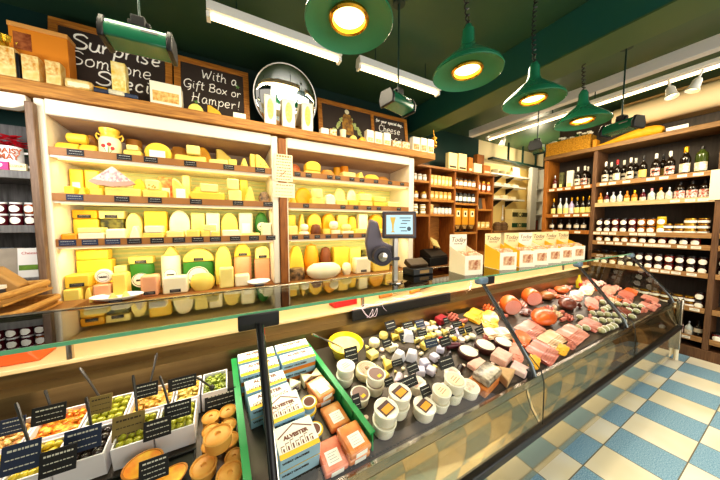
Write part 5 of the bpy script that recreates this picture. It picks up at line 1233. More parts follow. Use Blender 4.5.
# ---- white tubs of olives and antipasti
M_tub = mat('tub_white', '#ece6ea', .3)
def tub(x0, x1, y0, y1, h, fill, label, fillname):
    t = thing('olive_tub', label, 'tub', dk((x0+x1)/2, (y0+y1)/2), drot(), group='white tubs of olives and antipasti')
    w, d = x1-x0-.003, y1-y0-.003; th = .005
    m = MB().box(-w/2, w/2, -d/2, d/2, 0, .004).box(-w/2, w/2, -d/2, -d/2+th, .0041, h).box(-w/2, w/2, d/2-th, d/2, .0041, h).box(-w/2, -w/2+th, -d/2+th, d/2-th, .0041, h).box(w/2-th, w/2, -d/2+th, d/2-th, .0041, h)
    m.build('tub_wall', M_tub, t, bevel=.0015)
    fl = MB(); n = 9; hz = h*.74
    pts = [(-w/2+th+.001+(w-2*th-.002)*i/n, -d/2+th+.001+(d-2*th-.002)*j/n, hz+r_.uniform(-.006, .006)) for j in range(n+1) for i in range(n+1)]
    fl.add(pts, [(j*(n+1)+i, j*(n+1)+i+1, (j+1)*(n+1)+i+1, (j+1)*(n+1)+i) for j in range(n) for i in range(n)])
    fl.build(fillname, fill, t)
    return t, w, d, hz
FY = (1.045, 1.166); BY = (1.172, 1.292)
OLV = {'green': mat('olive_green', '#b9b632', .3, noise=(20, .3), col2='#8f8a1c', coat=.4), 'yellow': mat('olive_yellow', '#e0c63a', .3, noise=(20, .3), col2='#bfa323', coat=.4), 'dark': mat('olive_dark', '#4a3a34', .25, noise=(20, .3), col2='#2a1c1e', coat=.5)}
op = {}
def olive(kind):
    def f(): return tag(MB().ball((0, 0, 0), .0125, 10, 7, (1.25, 1, .95)).build('olive', OLV[kind]), '', 'olive')
    return Proto(f)
TUBS = [
 (-.70, -.588, FY, 'oily_yellow', '#cfae34', '#e8d050', 'tub of yellow-green olives cut by the left frame edge, front row', 'yellow'),
 (-.586, -.487, FY, 'oil2', '#c9a92e', '#e3cb4a', 'front row tub of yellow-green olives, left of the dark olives', 'yellow'),
 (-.485, -.368, FY, 'oil3', '#3a2a20', '#5a463a', 'front row tub of dark purple olives', 'dark'),
 (-.357, -.247, FY, 'oil4', '#b9a83a', '#d8c850', 'front row tub of green olives right of the dark olives, behind tan card', 'green'),
 (-.245, -.128, FY, 'oil5', '#a9a02e', '#d0c84a', 'front row tub of green olives at the right corner', 'green'),
 (-.72, -.602, BY, 'mix1', '#b9702a', '#e0c070', 'back row tub of mixed antipasti at the left frame edge', None),
 (-.60, -.469, BY, 'mix2', '#e06a1c', '#f0c040', 'back row tub of orange and red peppers', None),
 (-.467, -.352, BY, 'mix3', '#b8a832', '#d9d060', 'back row tub of green olives behind pale card', 'green'),
 (-.35, -.212, BY, 'mix4', '#c98a2a', '#e0c060', 'back row tub of golden antipasti, left of the chickpea tub', None),
 (-.21, -.123, BY, 'mix5', '#c9a23a', '#f0d878', 'back row tub of chickpea salad', None),
 (-.119, -.022, BY, 'mix6', '#6a7a1c', '#a9b040', 'separate back tub of chopped green olives beside green divider', None),
]
for (x0, x1, Y_, fn, c1, c2, lab, ol) in TUBS:
    t, w, d, hz = tub(x0, x1, Y_[0], Y_[1], .088, mat('fill_'+fn, c2, .35, noise=(70 if ol is None else 30, .12), col2=c1, bump=(60, .5), coat=.3), lab, 'filling')
    if ol is None:
        # chunky pieces of the mix, heaped
        m = MB()
        for k in range(46):
            m.ball((r_.uniform(-w*.42, w*.42), r_.uniform(-d*.42, d*.42), hz+r_.uniform(0, .012)), r_.uniform(.006, .010), 6, 4, (r_.uniform(.8, 1.5), 1, .8))
        o = m.build('antipasti_pieces', _M['fill_'+fn], t); o['kind'] = 'stuff'
    else:
        if ol not in op: op[ol] = olive(ol)
        nx, ny = 4, 4; M_ = t.matrix_basis.copy()
        for j in range(ny):
            for i in range(nx):
                p = Vector((-w*.5+.020+(w-.040)*i/(nx-1)+r_.uniform(-.002, .002), -d*.5+.019+(d-.038)*j/(ny-1)+r_.uniform(-.002, .002), hz+.013+(.004 if (i+j) % 2 else .0)))
                T_ = Matrix.LocRotScale(t.location, t.rotation_euler, Vector((1, 1, 1)))
                op[ol].put(T_ @ p, (r_.random(), r_.random(), r_.random()*3), '%s olive heaped in a %s' % ({'green': 'small green', 'yellow': 'yellow-green', 'dark': 'dark purple'}[ol], lab.split(',')[0].replace('tub of', 'tub of').replace(' right of the dark olives', '').replace('front row', 'front').replace(' at the right corner', ' in corner')), sc=.95, group='%s olives' % ol)
# cards standing in and before the tubs
def px_card(u0, u1, v0, v1, y, label, m=None, group='cards among the olive tubs', rx=-.25, skew=0.0, rows=3, name='price_card', clip=True):
    a = P(u0, (v0+v1)/2, Y=y); b = P(u1, (v0+v1)/2, Y=y)
    w = (b-a).length; um = (u0+u1)/2
    h = max(P(um, v0, Y=y).z-P(um, v1, Y=y).z, .02)
    c = P(um, v1, Y=y)
    w = round(w/.005)*.005; h = round(h*.92/.004)*.004
    o = put_card(c, w, h, label, group, m, (rx, 0, skew), rows, name)
    return o
M_tancard = mat('tan_card_oil', '#8a7440', .6)
for (u0, u1, v0, v1, y, m, lab) in (
 (1, 39, 444, 472, 1.03, M_navy, 'slate card with white print in the front left tub'), (40, 75, 449, 474, 1.0, M_card, 'black card with small print clipped before yellow-green olives'), (65, 100, 428, 451, 1.06, M_navy, 'slate card standing in the dark purple olives'),
 (113, 144, 415, 438, 1.07, M_tancard, 'tan card standing in the green olives, front row'), (144, 171, 420, 438, 1.025, M_card, 'black card with small print clipped between front tubs'), (165, 191, 402, 418, 1.06, M_card, 'black card standing in the front right corner tub'),
 (0, 24, 418, 434, 1.20, M_navy, 'slate card in back tub at the left edge'), (32, 65, 405, 423, 1.19, M_card, 'black card in front of the orange peppers'), (90, 111, 396, 413, 1.2, M_tancard, 'pale tan card in the back tub of green olives'),
 (135, 158, 383, 397, 1.2, M_card, 'black card in back tub of golden antipasti'), (169, 196, 377, 389, 1.2, M_card, 'black card in the chickpea tub'), (206, 236, 391, 407, 1.15, M_card, 'black card before the separate tub of chopped olives')):
    px_card(u0, u1, v0, v1, y, lab, m)
M_spoon = mat('black_spoon', '#3a3430', .35)
for n, (u0, v0, u1, v1, y0, y1, lab) in enumerate(((16, 403, 28, 440, 1.15, 1.10, 'black spoon handle in the yellow-green olives'), (45, 390, 51, 408, 1.27, 1.25, 'short black spoon handle behind the orange peppers'), (86, 397, 91, 425, 1.16, 1.12, 'black spoon handle in the dark purple olives'),
  (80, 368, 99, 396, 1.32, 1.24, 'long slim spoon handle leaning over the back olive tub'), (133, 375, 137, 412, 1.16, 1.11, 'black spoon handle in the front green olives'), (160, 376, 168, 402, 1.17, 1.12, 'dark spoon handle in the front right corner tub'),
  (157, 353, 150, 384, 1.30, 1.24, 'thick black spoon handle upright in golden antipasti'), (192, 375, 208, 385, 1.23, 1.20, 'black curved spoon handle between chickpeas and chopped olives'))):
    a, b = P(u0, v0, Y=y0), P(u1, v1, Y=y1); md = (a+b)/2+Vector((.002, -.004, .004)); dn = (b-a).normalized()
    s = thing('serving_spoon', lab, 'spoon', b, group='black spoons in the olive tubs')
    MB().tube([a-b, a*.9+b*.1-b, md-b, Vector((0, 0, 0)), dn*.012], [.0035, .0048, .004, .0038, .0035], 8).build('handle', M_spoon, s)
    MB().ball(tuple(dn*.02), .012, 8, 5, (.9, .9, 1.1)).build('bowl', M_spoon, s)
# ---- quiches and pies
M_pastry = mat('pastry', '#eebd68', .6, noise=(14, .35), col2='#d8963c', bump=(20, .3)); M_egg = mat('quiche_filling', '#fbd84a', .5, noise=(12, .14), col2='#ee8a28')
M_tray = mat('black_tray', '#1d1b1a', .35)
q = dpx(158, 470); 
tr = tag(MB().box(-.14, .105, -.10, .075, 0, .006).box(-.14, .105, .069, .075, .006, .016).box(-.14, -.134, -.10, .069, .006, .016).box(.099, .105, -.10, .069, .006, .016).build('black_tray', M_tray, None, dk(-.23, .945), drot(), bevel=.002), 'black tray under the yellow quiches', 'tray')
def quiche():
    t = thing('quiche', '', 'quiche')
    n = 24; prof = [(.040, 0), (.052, .024), (.055, .028), (.050, .03), (.046, .024)]
    m = MB(); m.at(sc=(1.25, .85, 1)); m.lathe([(0, 0)]+prof, n); m.build('crust', mat('quiche_crust', '#d9933c', .6, noise=(18, .3), col2='#b5702a'), t)
    m = MB(); m.at(sc=(1.25, .85, 1)); m.lathe([(.050, .0275), (.03, .0295), (0, .031)], n); m.build('filling', M_egg, t)
    return t
pq = Proto(quiche)
for (x, y, up, rz, lab, rx) in ((-.30, .925, .007, .1, 'oval quiche at left end of black tray, half hidden', 0), (-.262, .99, .045, .25, 'oval quiche lying behind and above the others on black tray', .3), (-.190, .935, .007, .5, 'oval quiche with orange centre at right end of black tray', 0)):
    pq.put(dk(x, y, up), drot(rz, rx), lab, sc=.76, group='quiches on the black tray')
px_card(140, 168, 459, 480, .885, 'black card standing before the quiches', M_card, 'cards among the pastries', rows=4)
def pie():
    t = thing('pork_pie', '', 'pie')
    MB().lathe([(0, 0), (.031, 0), (.034, .006), (.035, .032), (.0375, .037), (.034, .04), (.031, .034)], 22).build('crust', M_pastry, t)
    MB().lathe([(.032, .034), (.024, .039), (.008, .041), (.006, .036), (0, .036)], 20).build('lid', mat('pie_lid', '#f0c26a', .5, noise=(18, .3), col2='#d98f34'), t)
    return t
ppie = Proto(pie)
for n, (u, v, sc, up) in enumerate(((211, 416, .86, 0), (228, 410, .86, 0), (228, 424, .82, 0), (211, 429, .82, 0), (230, 438, .82, 0), (211, 443, .82, 0), (234, 455, .82, 0), (204, 466, 1.05, 0), (230, 474, 1.1, 0), (222, 449, 1.2, .052))):
    q = dpx(u, v, 0, .03)
    if n == 9: q = dk(-.05, .955, .062)
    ppie.put(q, drot(.4*n, .12 if n == 9 else 0), ('small pie at the back left of the pie group', 'small pie at the back right of the pie group', 'small pie second from back along the green divider', 'small pie second from back, left file', 'small pie third from back along the green divider', 'small pie third from back, left file', 'small pie half hidden beside the green divider', 'large pie at lower left of the pie group', 'large pie at the front bottom frame edge', 'large golden pie lying on top of the others')[n], sc=sc, group='golden pies beside the green divider')
# ---- green dividers
M_divider = mat('green_divider', '#2fa35a', .35, noise=(6, .3), col2='#1f8a46')
def divider(a, b, lab, h=.07):
    d = (b-a); L = d.length; t = thing('green_divider', lab, 'divider', a, (TILT*0, 0, 0), group='green plastic dividers on the deck')
    s = d.cross(Vector((0, 0, 1))).normalized(); u = Vector((0, 0, 1))
    def bar(m, o0, o1, z0, z1): 
        vs = [a*0+s*o0+u*z0, d+s*o0+u*z0, d+s*o1+u*z0, s*o1+u*z0, s*o0+u*z1, d+s*o0+u*z1, d+s*o1+u*z1, s*o1+u*z1]
        return m.add(vs, [(0, 3, 2, 1), (4, 5, 6, 7), (0, 1, 5, 4), (1, 2, 6, 5), (2, 3, 7, 6), (3, 0, 4, 7)])
    bar(MB(), -.003, .003, .0, h).build('wall', M_divider, t); bar(MB(), -.012, .012, h, h+.006).build('rim', M_divider, t)
    m = MB()
    for k in range(7):
        p = d*(k+.5)/7; m.at(p+u*h*.5).box(-.007, .007, -.004, .004, -h*.35, h*.35)
    m.build('notch', mat('green_dark', '#167a3a', .4), t)
divider(dk(.006, 1.352), dk(.03, .76), 'green plastic divider left of the cracker boxes')
divider(dk(.372, 1.352), dk(.462, .76), 'green plastic divider right of the cracker boxes')
# ---- cracker boxes
M_cb = mat('cracker_blue', '#a9cbe0', .45); M_ct = mat('cracker_top', '#faf6ea', .5); M_cy = mat('cracker_yellow', '#f2c31c', .45); M_co = mat('cracker_orange', '#e0822a', .5); M_brn = mat('brown_drawing', '#7a4a3c', .7)
def cracker(w, d, h, big=False, orange=False):
    def f():
        t = thing('cracker_box', '', 'box')
        MB().box(-w/2, w/2, -d/2, d/2, 0, h).build('carton', M_cb, t, bevel=.0015)
        MB().box(-w/2+.002, w/2-.002, -d/2+.018, d/2-.002, h+.0002, h+.0008).build('printed_top', M_ct, t)
        MB().box(-w/2+.001, w/2-.001, -d/2+.0, -d/2+.017, h+.0002, h+.0009).build('yellow_band', M_cy, t)
        if orange: MB().box(-w/2+.001, w/2-.001, -d/2-.0009, -d/2-.0002, .001, h*.38).build('orange_band', M_co, t)
        # row of drawn houses under a gable
        m = MB()
        sc = d/.15 if big else .5*d/.09
        zz = h+.0009
        if big:
            m.prism([(-w*.44, d*.14), (0, d*.44), (w*.44, d*.14), (w*.44, d*.10), (0, d*.40), (-w*.44, d*.10)], zz, zz+.0006, 'z')
        for k in range(7 if big else 9):
            x = -w*.42+k*w*.84/(7 if big else 9)
            hgt = d*(.16+.05*((k*7) % 3))
            m.box(x, x+w*.012, -d*.32, -d*.32+hgt, zz, zz+.0006).box(x+w*.04, x+w*.075, -d*.32, -d*.32+hgt*.6, zz, zz+.0006).box(x, x+w*.09, -d*.32+hgt, -d*.32+hgt+d*.02, zz, zz+.0006)
        m.build('house_drawing', M_brn, t)
        text('lettering', 'ALVESTER', w*.13 if not big else w*.14, M_brn, t, (0, d*.06 if big else d*.22, zz+.0002), (0, 0, 0), depth=.0002, bold=.0012)
        text('lettering', 'WHEAT CRACKERS', min(h*.32, w*.075), M_dkink, t, (-w*.12, -d/2-.0006, h*.62), (PI/2, 0, 0), depth=.0002, bold=.0006)
        return t
    return f
pc1 = Proto(cracker(.168, .072, .052, orange=True)); pc2 = Proto(cracker(.168, .072, .045)); pcb = Proto(cracker(.138, .115, .051, True))
gcr = 'blue and white cracker boxes'
for x, y, rz, pr, lab in ((.107, 1.315, .02, pc1, 'back row, by the left divider'), (.284, 1.32, .02, pc1, 'back row, by the right divider'), (.112, 1.232, .04, pc1, 'second row, behind black strut'), (.292, 1.237, .04, pc1, 'second row, by the right divider'), (.128, 1.147, .08, pc2, 'third row'), (.136, 1.064, .10, pc2, 'fourth row, just behind the large boxes')):
    for t in (0, 1): pr.put(dk(x, y, t*(.0545 if pr is pc1 else .0475)), drot(rz), ('lower', 'upper')[t]+' small cracker box of the '+lab, group=gcr)
for x, y, n_, rz, lab in ((.172, .984, 2, .06, 'house-drawing cracker box of the rear pile'), (.190, .852, 2, .05, 'house-drawing cracker box of the pile by the glass')):
    for t in range(n_): pcb.put(dk(x, y, t*.054), drot(rz), ('lower large ', 'upper large ')[t]+lab, group=gcr)
# ---- pots, wrapped cheeses and salmon packs right of the crackers
def salmon(c1, c2):
    def f():
        t = thing('salmon_pack', '', 'packet')
        MB().box(-.055, .055, -.07, .07, 0, .03).build('pack', mat('salmon'+c1, c1, .25, noise=(16, .2), col2=c2, coat=.6), t, bevel=.008)
        MB().box(-.03, .032, -.045, .015, .0302, .0309).build('label', M_white_paper, t)
        scr = MB()
        for k in range(4): scr.box(-.022+.003*(k % 2), .022-.006*(k % 3), -.035+.012*k, -.0335+.012*k, .0310, .0314)
        scr.build('small_print', M_greyw, t)
        MB().box(-.028, .03, -.0715, -.0705, .003, .026).build('front_label', M_white_paper, t)
        return t
    return f
s1 = Proto(salmon('#e9a05a', '#d9742f')); s2 = Proto(salmon('#ee9a7c', '#e06a4a'))
for pr, x, y, up, rz, lab in ((s1, .358, 1.065, 0, .1, 'orange salmon pack at back beside the right divider'), (s1, .356, 1.062, .034, .25, 'upper orange salmon pack lying on the back one'), (s1, .378, .935, 0, .1, 'orange salmon pack in the middle by the right divider'), (s2, .308, .80, 0, .02, 'pink salmon pack at front beside the large cracker boxes'), (s1, .398, .803, .0, .04, 'orange salmon pack at the front right corner'), (s1, .396, .80, .034, .08, 'upper orange salmon pack at the front right corner')):
    pr.put(dk(x, y, up), drot(rz), lab, sc=.82, group='smoked salmon packs')
def patepot():
    t = thing('pate_pot', '', 'pot')
    MB().lathe([(0, 0), (.026, 0), (.031, .03), (0, .03)], 20).build('tub', mat('pot_blue', '#8fb2d6', .4), t)
    MB().lathe([(.033, .0295), (.034, .032), (.033, .036), (0, .0365)], 20).build('lid', M_cy, t)
    MB().lathe([(.027, .0366), (.027, .0372), (0, .0373)], 20).build('lid_label', M_ct, t)
    MB().lathe([(.018, .0374), (.022, .0374), (.022, .0379), (.018, .0379)], 20).build('lid_print', M_brn, t)
    MB().box(-.012, .012, -.006, .006, .0374, .0379).build('lid_print', M_brn, t)
    return t
ptp = Proto(patepot)
for x, y, up, lab in ((.278, .99, 0, 'lower yellow-lidded pate pot before the cheese triangles'), (.279, .991, .0395, 'yellow-lidded pate pot stacked on another'), (.245, .935, 0, 'yellow-lidded pate pot in front of the stacked pair')):
    if lab.startswith('yellow-lidded pate pot in front'): x, y = .276, .90
    ptp.put(dk(x, y, up), drot(), lab, group='yellow-lidded pate pots')
M_wax = mat('cream_wax', '#f3e8c8', .35); M_dkprint = mat('brown_wrap', '#6a4a52', .5, noise=(60, .1), col2='#efe0d0')
for k, (x, y, rz, lab) in enumerate(((.25, 1.145, .3, 'cream cheese triangle with dark label beside cracker boxes, left'), (.312, 1.158, .6, 'cream cheese triangle with dark label beside cracker boxes, middle'), (.368, 1.162, -.3, 'small cream cheese triangle near the right divider'))):
    o = tag(MB().prism([(-.03, -.02), (.03, -.02), (0, .035)], 0, .045, 'z').build('wrapped_cheese', M_wax, None, dk(x, y), drot(rz), bevel=.003), lab, 'cheese', 'wrapped cheese triangles')
    MB().box(-.02, .02, -.0215, -.0203, .008, .034).build('label', M_dkprint, o)
# ---- yellow bowl of pudding
bw = thing('yellow_bowl', 'yellow bowl of pale spread with metal spoon at the back of the deck', 'bowl', dk(.575, 1.262), drot())
MB().lathe([(0, 0), (.055, 0), (.06, .006), (.088, .075), (.098, .09), (.10, .095), (.094, .095), (.082, .07), (.055, .012), (0, .010)], 32).build('bowl', mat('bowl_yellow', '#f0cd1c', .3), bw)
MB().lathe([(.0838, .074), (.05, .082), (.02, .086), (0, .085)], 26).build('filling', mat('pale_spread', '#e9cf9a', .6, noise=(20, .3), col2='#d9b878', bump=(20, .4)), bw)
a = P(312, 334, Y=1.20)
q = dk(.54, 1.235, .086)
tag(MB().tube([a, (a+q)/2+Vector((0, 0, .004)), q], [.006, .005, .004], 8).build('metal_spoon', M_chrome), 'metal spoon handle resting in the yellow bowl', 'spoon')
px_card(346, 358, 347, 363, 1.13, 'black card leaning on the yellow bowl', M_card, 'cards among the cheeses')
# ---- white cheese tubs
M_tubw = mat('tub_cream', '#f7efdd', .35, sss=.1); M_lidclear = mat('tub_lid', '#fbf5e6', .25, coat=.4); M_og = mat('orange_label', '#eda52a', .5); M_brnlab = mat('plum_label', '#5a3c3a', .5)
def cheesetub(kind, r=.049, h=.056):
    def f():
        t = thing('cheese_tub', '', 'tub')
        MB().lathe([(0, 0), (r*.84, 0), (r*.9, h*.1), (r*.98, h*.9), (0, h*.9)], 26).build('tub', M_tubw, t)
        MB().lathe([(r*1.0, h*.86), (r*1.03, h*.88), (r*1.03, h*.98), (r*.95, h), (r*.9, h*.97), (0, h*.97)], 26).build('lid', M_lidclear, t)
        z = h*.975
        if kind == 'orange':
            MB().box(-r*.62, r*.62, -r*.5, r*.5, z, z+.0015).build('label', M_brnlab, t)
            MB().box(-r*.5, r*.5, -r*.4, r*.18, z+.0016, z+.002).build('label_patch', M_og, t)
        elif kind == 'round':
            MB().lathe([(r*.8, z+.001), (r*.8, z+.0018), (0, z+.002)], 22).build('label', mat('faint_label', '#f3e6c2', .5), t)
            m = MB()
            for k in range(3): m.box(-r*.5+k*.003, r*.45-k*.004, -r*.3+k*r*.26, -r*.3+k*r*.26+r*.1, z+.002, z+.0024)
            m.build('lettering', mat('faint_print', '#c9a98a', .6), t)
        elif kind == 'brown':
            MB().lathe([(r*.86, z+.001), (r*.86, z+.0018), (0, z+.002)], 22).build('label', mat('dusky_label', '#8a6a62', .5), t)
            MB().box(-r*.25, r*.25, -r*.6, -r*.25, z+.0021, z+.0026).build('label_patch', M_cy, t)
        elif kind == 'pink':
            MB().box(-r*.7, r*.7, -r*.4, r*.45, z, z+.0015).build('label', mat('pink_label', '#e9b3a0', .5, noise=(60, .15), col2='#fbeee0'), t)
        return t
    return f
TB = {k: Proto(cheesetub(k)) for k in ('orange', 'round', 'brown', 'pink')}
# u, v are the middle of each tub's base in the photograph
def puttub(k, u, v, up, lab, sc=1., rz=.3): TB[k].put(dpx(u, v, up, up), drot(rz), lab, sc=sc, group='white cheese tubs on the deck')
def stack(u, v, kinds, labs, sc=1., rz=.3, dx=(0, 0, 0)):
    q = D(u, v)
    for n, (k, lab) in enumerate(zip(kinds, labs)): TB[k].put(dk(q.x+dx[n], q.y, n*.0595*sc), drot(rz), lab, sc=sc, group='white cheese tubs on the deck')
stack(385, 452, ('round', 'orange'), ('lower tub of the stack nearest the front rail', 'orange-labelled tub on top of the stack nearest the front rail'), 1.0)
stack(386, 418, ('round', 'orange'), ('lower tub behind the front stack', 'orange-labelled tub on top, behind the front stack'), 1.0)
stack(411, 424, ('orange',), ('orange-labelled tub between the two tall stacks',), 1.0)
stack(425, 437, ('round', 'round'), ('lower pale tub of the short stack at front rail', 'upper pale tub of the short stack at front rail'), .86)
stack(438, 425, ('round', 'round'), ('lower tub of the wide pale stack at front rail', 'wide pale tub on top of the stack at front rail'), 1.0)
stack(459, 415, ('pink',), ('tub with pink label at the right end of front row',), .95)
stack(422, 398, ('pink',), ('tub with pink label in the second row behind black cards',), .9)
stack(352, 405, ('brown',), ('dusky-labelled tub beside the right green divider',), .9)
stack(370, 392, ('brown', 'brown'), ('lower dusky-labelled tub behind orange-labelled stack', 'upper dusky-labelled tub behind orange-labelled stack'), .9)
stack(343, 383, ('round', 'round'), ('lower pale round tub below the yellow bowl', 'upper pale round tub below the yellow bowl'), .9)
stack(437, 377, ('pink',), ('flat tub with pink label right of the round stacks',), .85)
# soft round cheese with spiral, other cut cheeses
def spiral():
    pass
ch = thing('spiral_cheese', 'round white cheese with ringed top below the yellow bowl', 'cheese', dpx(369, 375), drot())
MB().lathe([(0, 0), (.055, 0), (.06, .008), (.06, .038), (.055, .045), (0, .045)], 28).build('body', cm('white'), ch)
m = MB()
for r in (.015, .027, .040): m.lathe([(r, .0455), (r+.004, .047), (r+.008, .0455)], 24)
m.build('ring', mat('pale_ring', '#d9b9a0', .5), ch)
def dchunk(u, v, kind, w, d, h, ck, lab, rz=0, up=0, name=None, cat='cheese', bev=.004, m=None):
    if kind == 'box': b = MB().box(-w/2, w/2, -d/2, d/2, 0, h)
    elif kind == 'wedge': b = MB().prism([(-w/2, -d/2), (w/2, -d/2), (0, d/2)], 0, h, 'z')
    elif kind == 'round': b = MB().at(sc=(1, d/w, 1)).lathe([(0, 0), (w*.46, 0), (w/2, h*.2), (w/2, h*.75), (w*.44, h), (0, h)], 20); b.mx = None
    elif kind == 'ball': b = MB().ball((0, 0, h/2), .5, 12, 8, (w, d, h))
    elif kind == 'roll': b = MB().tube([(-w/2, 0, h/2), (-w/2+.003, 0, h/2), (-w/2+.012, 0, h/2), (w/2-.012, 0, h/2), (w/2-.003, 0, h/2), (w/2, 0, h/2)], [h*.3, h*.44, h/2, h/2, h*.44, h*.3], 12)
    elif kind == 'slice': b = MB().at((0, 0, h/2), (PI/2-.5, 0, 0)).lathe([(0, -.004), (w/2, -.004), (w/2, .004), (0, .004)], 20); b.mx = None
    q = D(u, v, up)
    o = b.build(name or 'cut_cheese', m or cm(ck), None, dk(q.x, q.y, up), drot(rz), bevel=bev if kind in ('box', 'wedge') else 0)
    return tag(o, lab, cat, 'cut cheeses on the deck' if cat == 'cheese' else 'meats and deli pieces on the deck')
M_ash = mat('ash_white', '#e9e6ea', .5, noise=(14, .3), col2='#c9c6d4', bump=(30, .2)); M_lav = mat('lavender_wrap', '#d6cfe4', .45)
for n, (u, v, up, s, lab) in enumerate(((399, 360, 0, .068, 'ash-white goat cheese cube at left of the pile'), (413, 362, 0, .068, 'ash-white goat cheese cube in the middle of the pile'), (411, 352, .057, .066, 'ash-white goat cheese cube on top of the pile'), (425, 367, 0, .048, 'small lavender-white goat cheese right of the cubes'), (434, 360, 0, .046, 'small white goat cheese beside the blue card'), (430, 373, 0, .046, 'small white goat cheese at front right of the pile'), (441, 353, 0, .046, 'small white goat cheese behind the pile'), (420, 374, 0, .046, 'small white goat cheese at front of the pile'))):
    q = D(u, v)
    b = MB().prism([(-s/2, -s/2), (s/2, -s/2), (s/2, s/2), (-s/2, s/2)], 0, s*.8, 'z') if n > 2 else MB().add([(-s/2, -s/2, 0), (s/2, -s/2, 0), (s/2, s/2, 0), (-s/2, s/2, 0), (-s*.34, -s*.34, s*.85), (s*.34, -s*.34, s*.85), (s*.34, s*.34, s*.85), (-s*.34, s*.34, s*.85)], [(0, 3, 2, 1), (4, 5, 6, 7), (0, 1, 5, 4), (1, 2, 6, 5), (2, 3, 7, 6), (3, 0, 4, 7)])
    tag(b.build('goat_cheese', M_ash if n < 3 else M_lav, None, dk(q.x, q.y, up), drot(.5+.3*n), bevel=.006), lab, 'cheese', 'goat cheeses piled on the deck')
for a in (
 (374, 345, 'round', .07, .07, .035, 'white', 'white round cheese at back, right of the yellow bowl'), (384, 336, 'round', .06, .06, .03, 'pale', 'small pale round cheese at the very back'), (372, 357, 'box', .06, .05, .035, 'pale', 'pale cheese block beside the yellow bowl'), (386, 366, 'wedge', .07, .06, .035, 'butter', 'butter yellow wedge beside the ringed cheese'),
 (390, 350, 'box', .05, .05, .04, 'white', 'white cheese block with green label behind goat cheeses'), (381, 379, 'box', .05, .04, .03, 'butter', 'small yellow block right of the ringed cheese'), (404, 340, 'box', .06, .05, .03, 'pale', 'pale block behind the black cards at back'), (424, 348, 'box', .045, .045, .035, 'butter', 'yellow block behind the goat cheese pile'),
 (398, 392, 'round', .05, .05, .035, 'pink', 'small pinkish cheese among the black cards'), (391, 338, 'wedge', .06, .05, .03, 'butter', 'yellow wedge at the very back near cards'), (412, 332, 'box', .05, .04, .03, 'white', 'small white block at the very back row'), (458, 327, 'wedge', .08, .06, .03, 'gold', 'golden wedge at back near red packet')):
    dchunk(*a, rz=.2)
LP = mat('lilac_swirl', '#cdb4d6', .5, noise=(40, .15), col2='#f0e6f0')
dchunk(399, 387, 'roll', .07, .04, .035, None, 'lilac patterned cheese roll among black cards', .7, 0, 'wrapped_roll', 'cheese', m=LP)
# dark and colourful pieces in the middle
for a in (
 (446, 358, 'roll', .09, .04, .035, None, 'dark wrapped sausage left of the white-topped rounds', .5, 0, 'dark_sausage', 'sausage', .004, mat('black_sausage', '#2b2022', .3)),
 (462, 356, 'roll', .10, .045, .04, None, 'plum coloured sausage behind the white-topped rounds', -.3, 0, 'plum_sausage', 'sausage', .004, mat('plum_sausage', '#5f2230', .3)),
 (455, 374, 'roll', .08, .04, .035, None, 'black and yellow ended sausage before the plum sausage', .4, 0, 'dark_sausage', 'sausage', .004, mat('black_sausage', '#2b2022', .3)),
 (434, 318, 'box', .09, .06, .05, None, 'dark red packet at the back behind the cards', .2, 0, 'red_packet', 'packet', .006, mat('dark_red', '#a01a2c', .35)),
 (446, 346, 'ball', .04, .04, .035, None, 'orange pepper piece among the black cards', 0, 0, 'pepper', 'pepper', 0, mat('pepper_orange', '#e2601c', .25)), (454, 341, 'ball', .035, .035, .035, None, 'yellow pepper piece among the black cards', 0, 0, 'pepper', 'pepper', 0, mat('pepper_yellow', '#f0c020', .25)), (441, 341, 'ball', .035, .035, .03, None, 'red pepper piece among the black cards', 0, 0, 'pepper', 'pepper', 0, mat('pepper_red', '#c42418', .25))):
    dchunk(*a)
# white-topped black rounds
def rondel():
    t = thing('black_rind_round', '', 'cheese')
    MB().lathe([(0, 0), (.052, 0), (.056, .008), (.056, .03), (.05, .034)], 26).build('rind', mat('dark_rind', '#4a2420', .35), t)
    MB().lathe([(.0505, .0335), (.04, .0355), (0, .0362)], 26).build('cut_face', mat('cream_face', '#f3ead0', .5), t)
    return t
pr_ = Proto(rondel)
for u, v, up, rz, sc, lab in ((489, 353, 0, 0, 1.15, 'large dark-rinded round with cream face in the middle'), (501, 345, 0, 0, 1.05, 'dark-rinded round with cream face at the back right'), (478, 364, 0, 0, 1.1, 'dark-rinded round with cream face at the front left')):
    pr_.put(dpx(u, v), drot(rz), lab, sc=sc, group='dark-rinded rounds with cream faces')
for a in (
 (505, 364, 'box', .12, .09, .05, None, 'pale pink block of brawn behind the arm strut', .25, 0, 'brawn_block', 'meat', .006, mat('brawn_pink', '#efd3c4', .4, noise=(20, .25), col2='#d9a090')),
 (520, 372, 'box', .09, .08, .035, None, 'pink rinded block right beside the arm strut', .3, 0, 'brawn_block', 'meat', .006, mat('brawn_rose', '#e0a7b4', .4, noise=(20, .25), col2='#f3e3d6')),
 (484, 375, 'box', .12, .08, .03, None, 'flat pinkish slab under the speckled loaf', .1, 0, 'brawn_block', 'meat', .006, mat('brawn_pink', '#efd3c4')),
 (472, 392, 'box', .16, .10, .05, None, 'orange-brown breaded terrine by the front rail', .2, 0, 'terrine', 'meat', .008, mat('terrine_brown', '#b9622c', .5, noise=(20, .25), col2='#dc9450')),
 (500, 384, 'wedge', .14, .10, .05, None, 'pale tan wedge right of the breaded terrine', .3, 0, 'pate_wedge', 'meat', .006, mat('pate_tan', '#dcb88c', .5, noise=(20, .25), col2='#c49a6c'))):
    dchunk(*a)
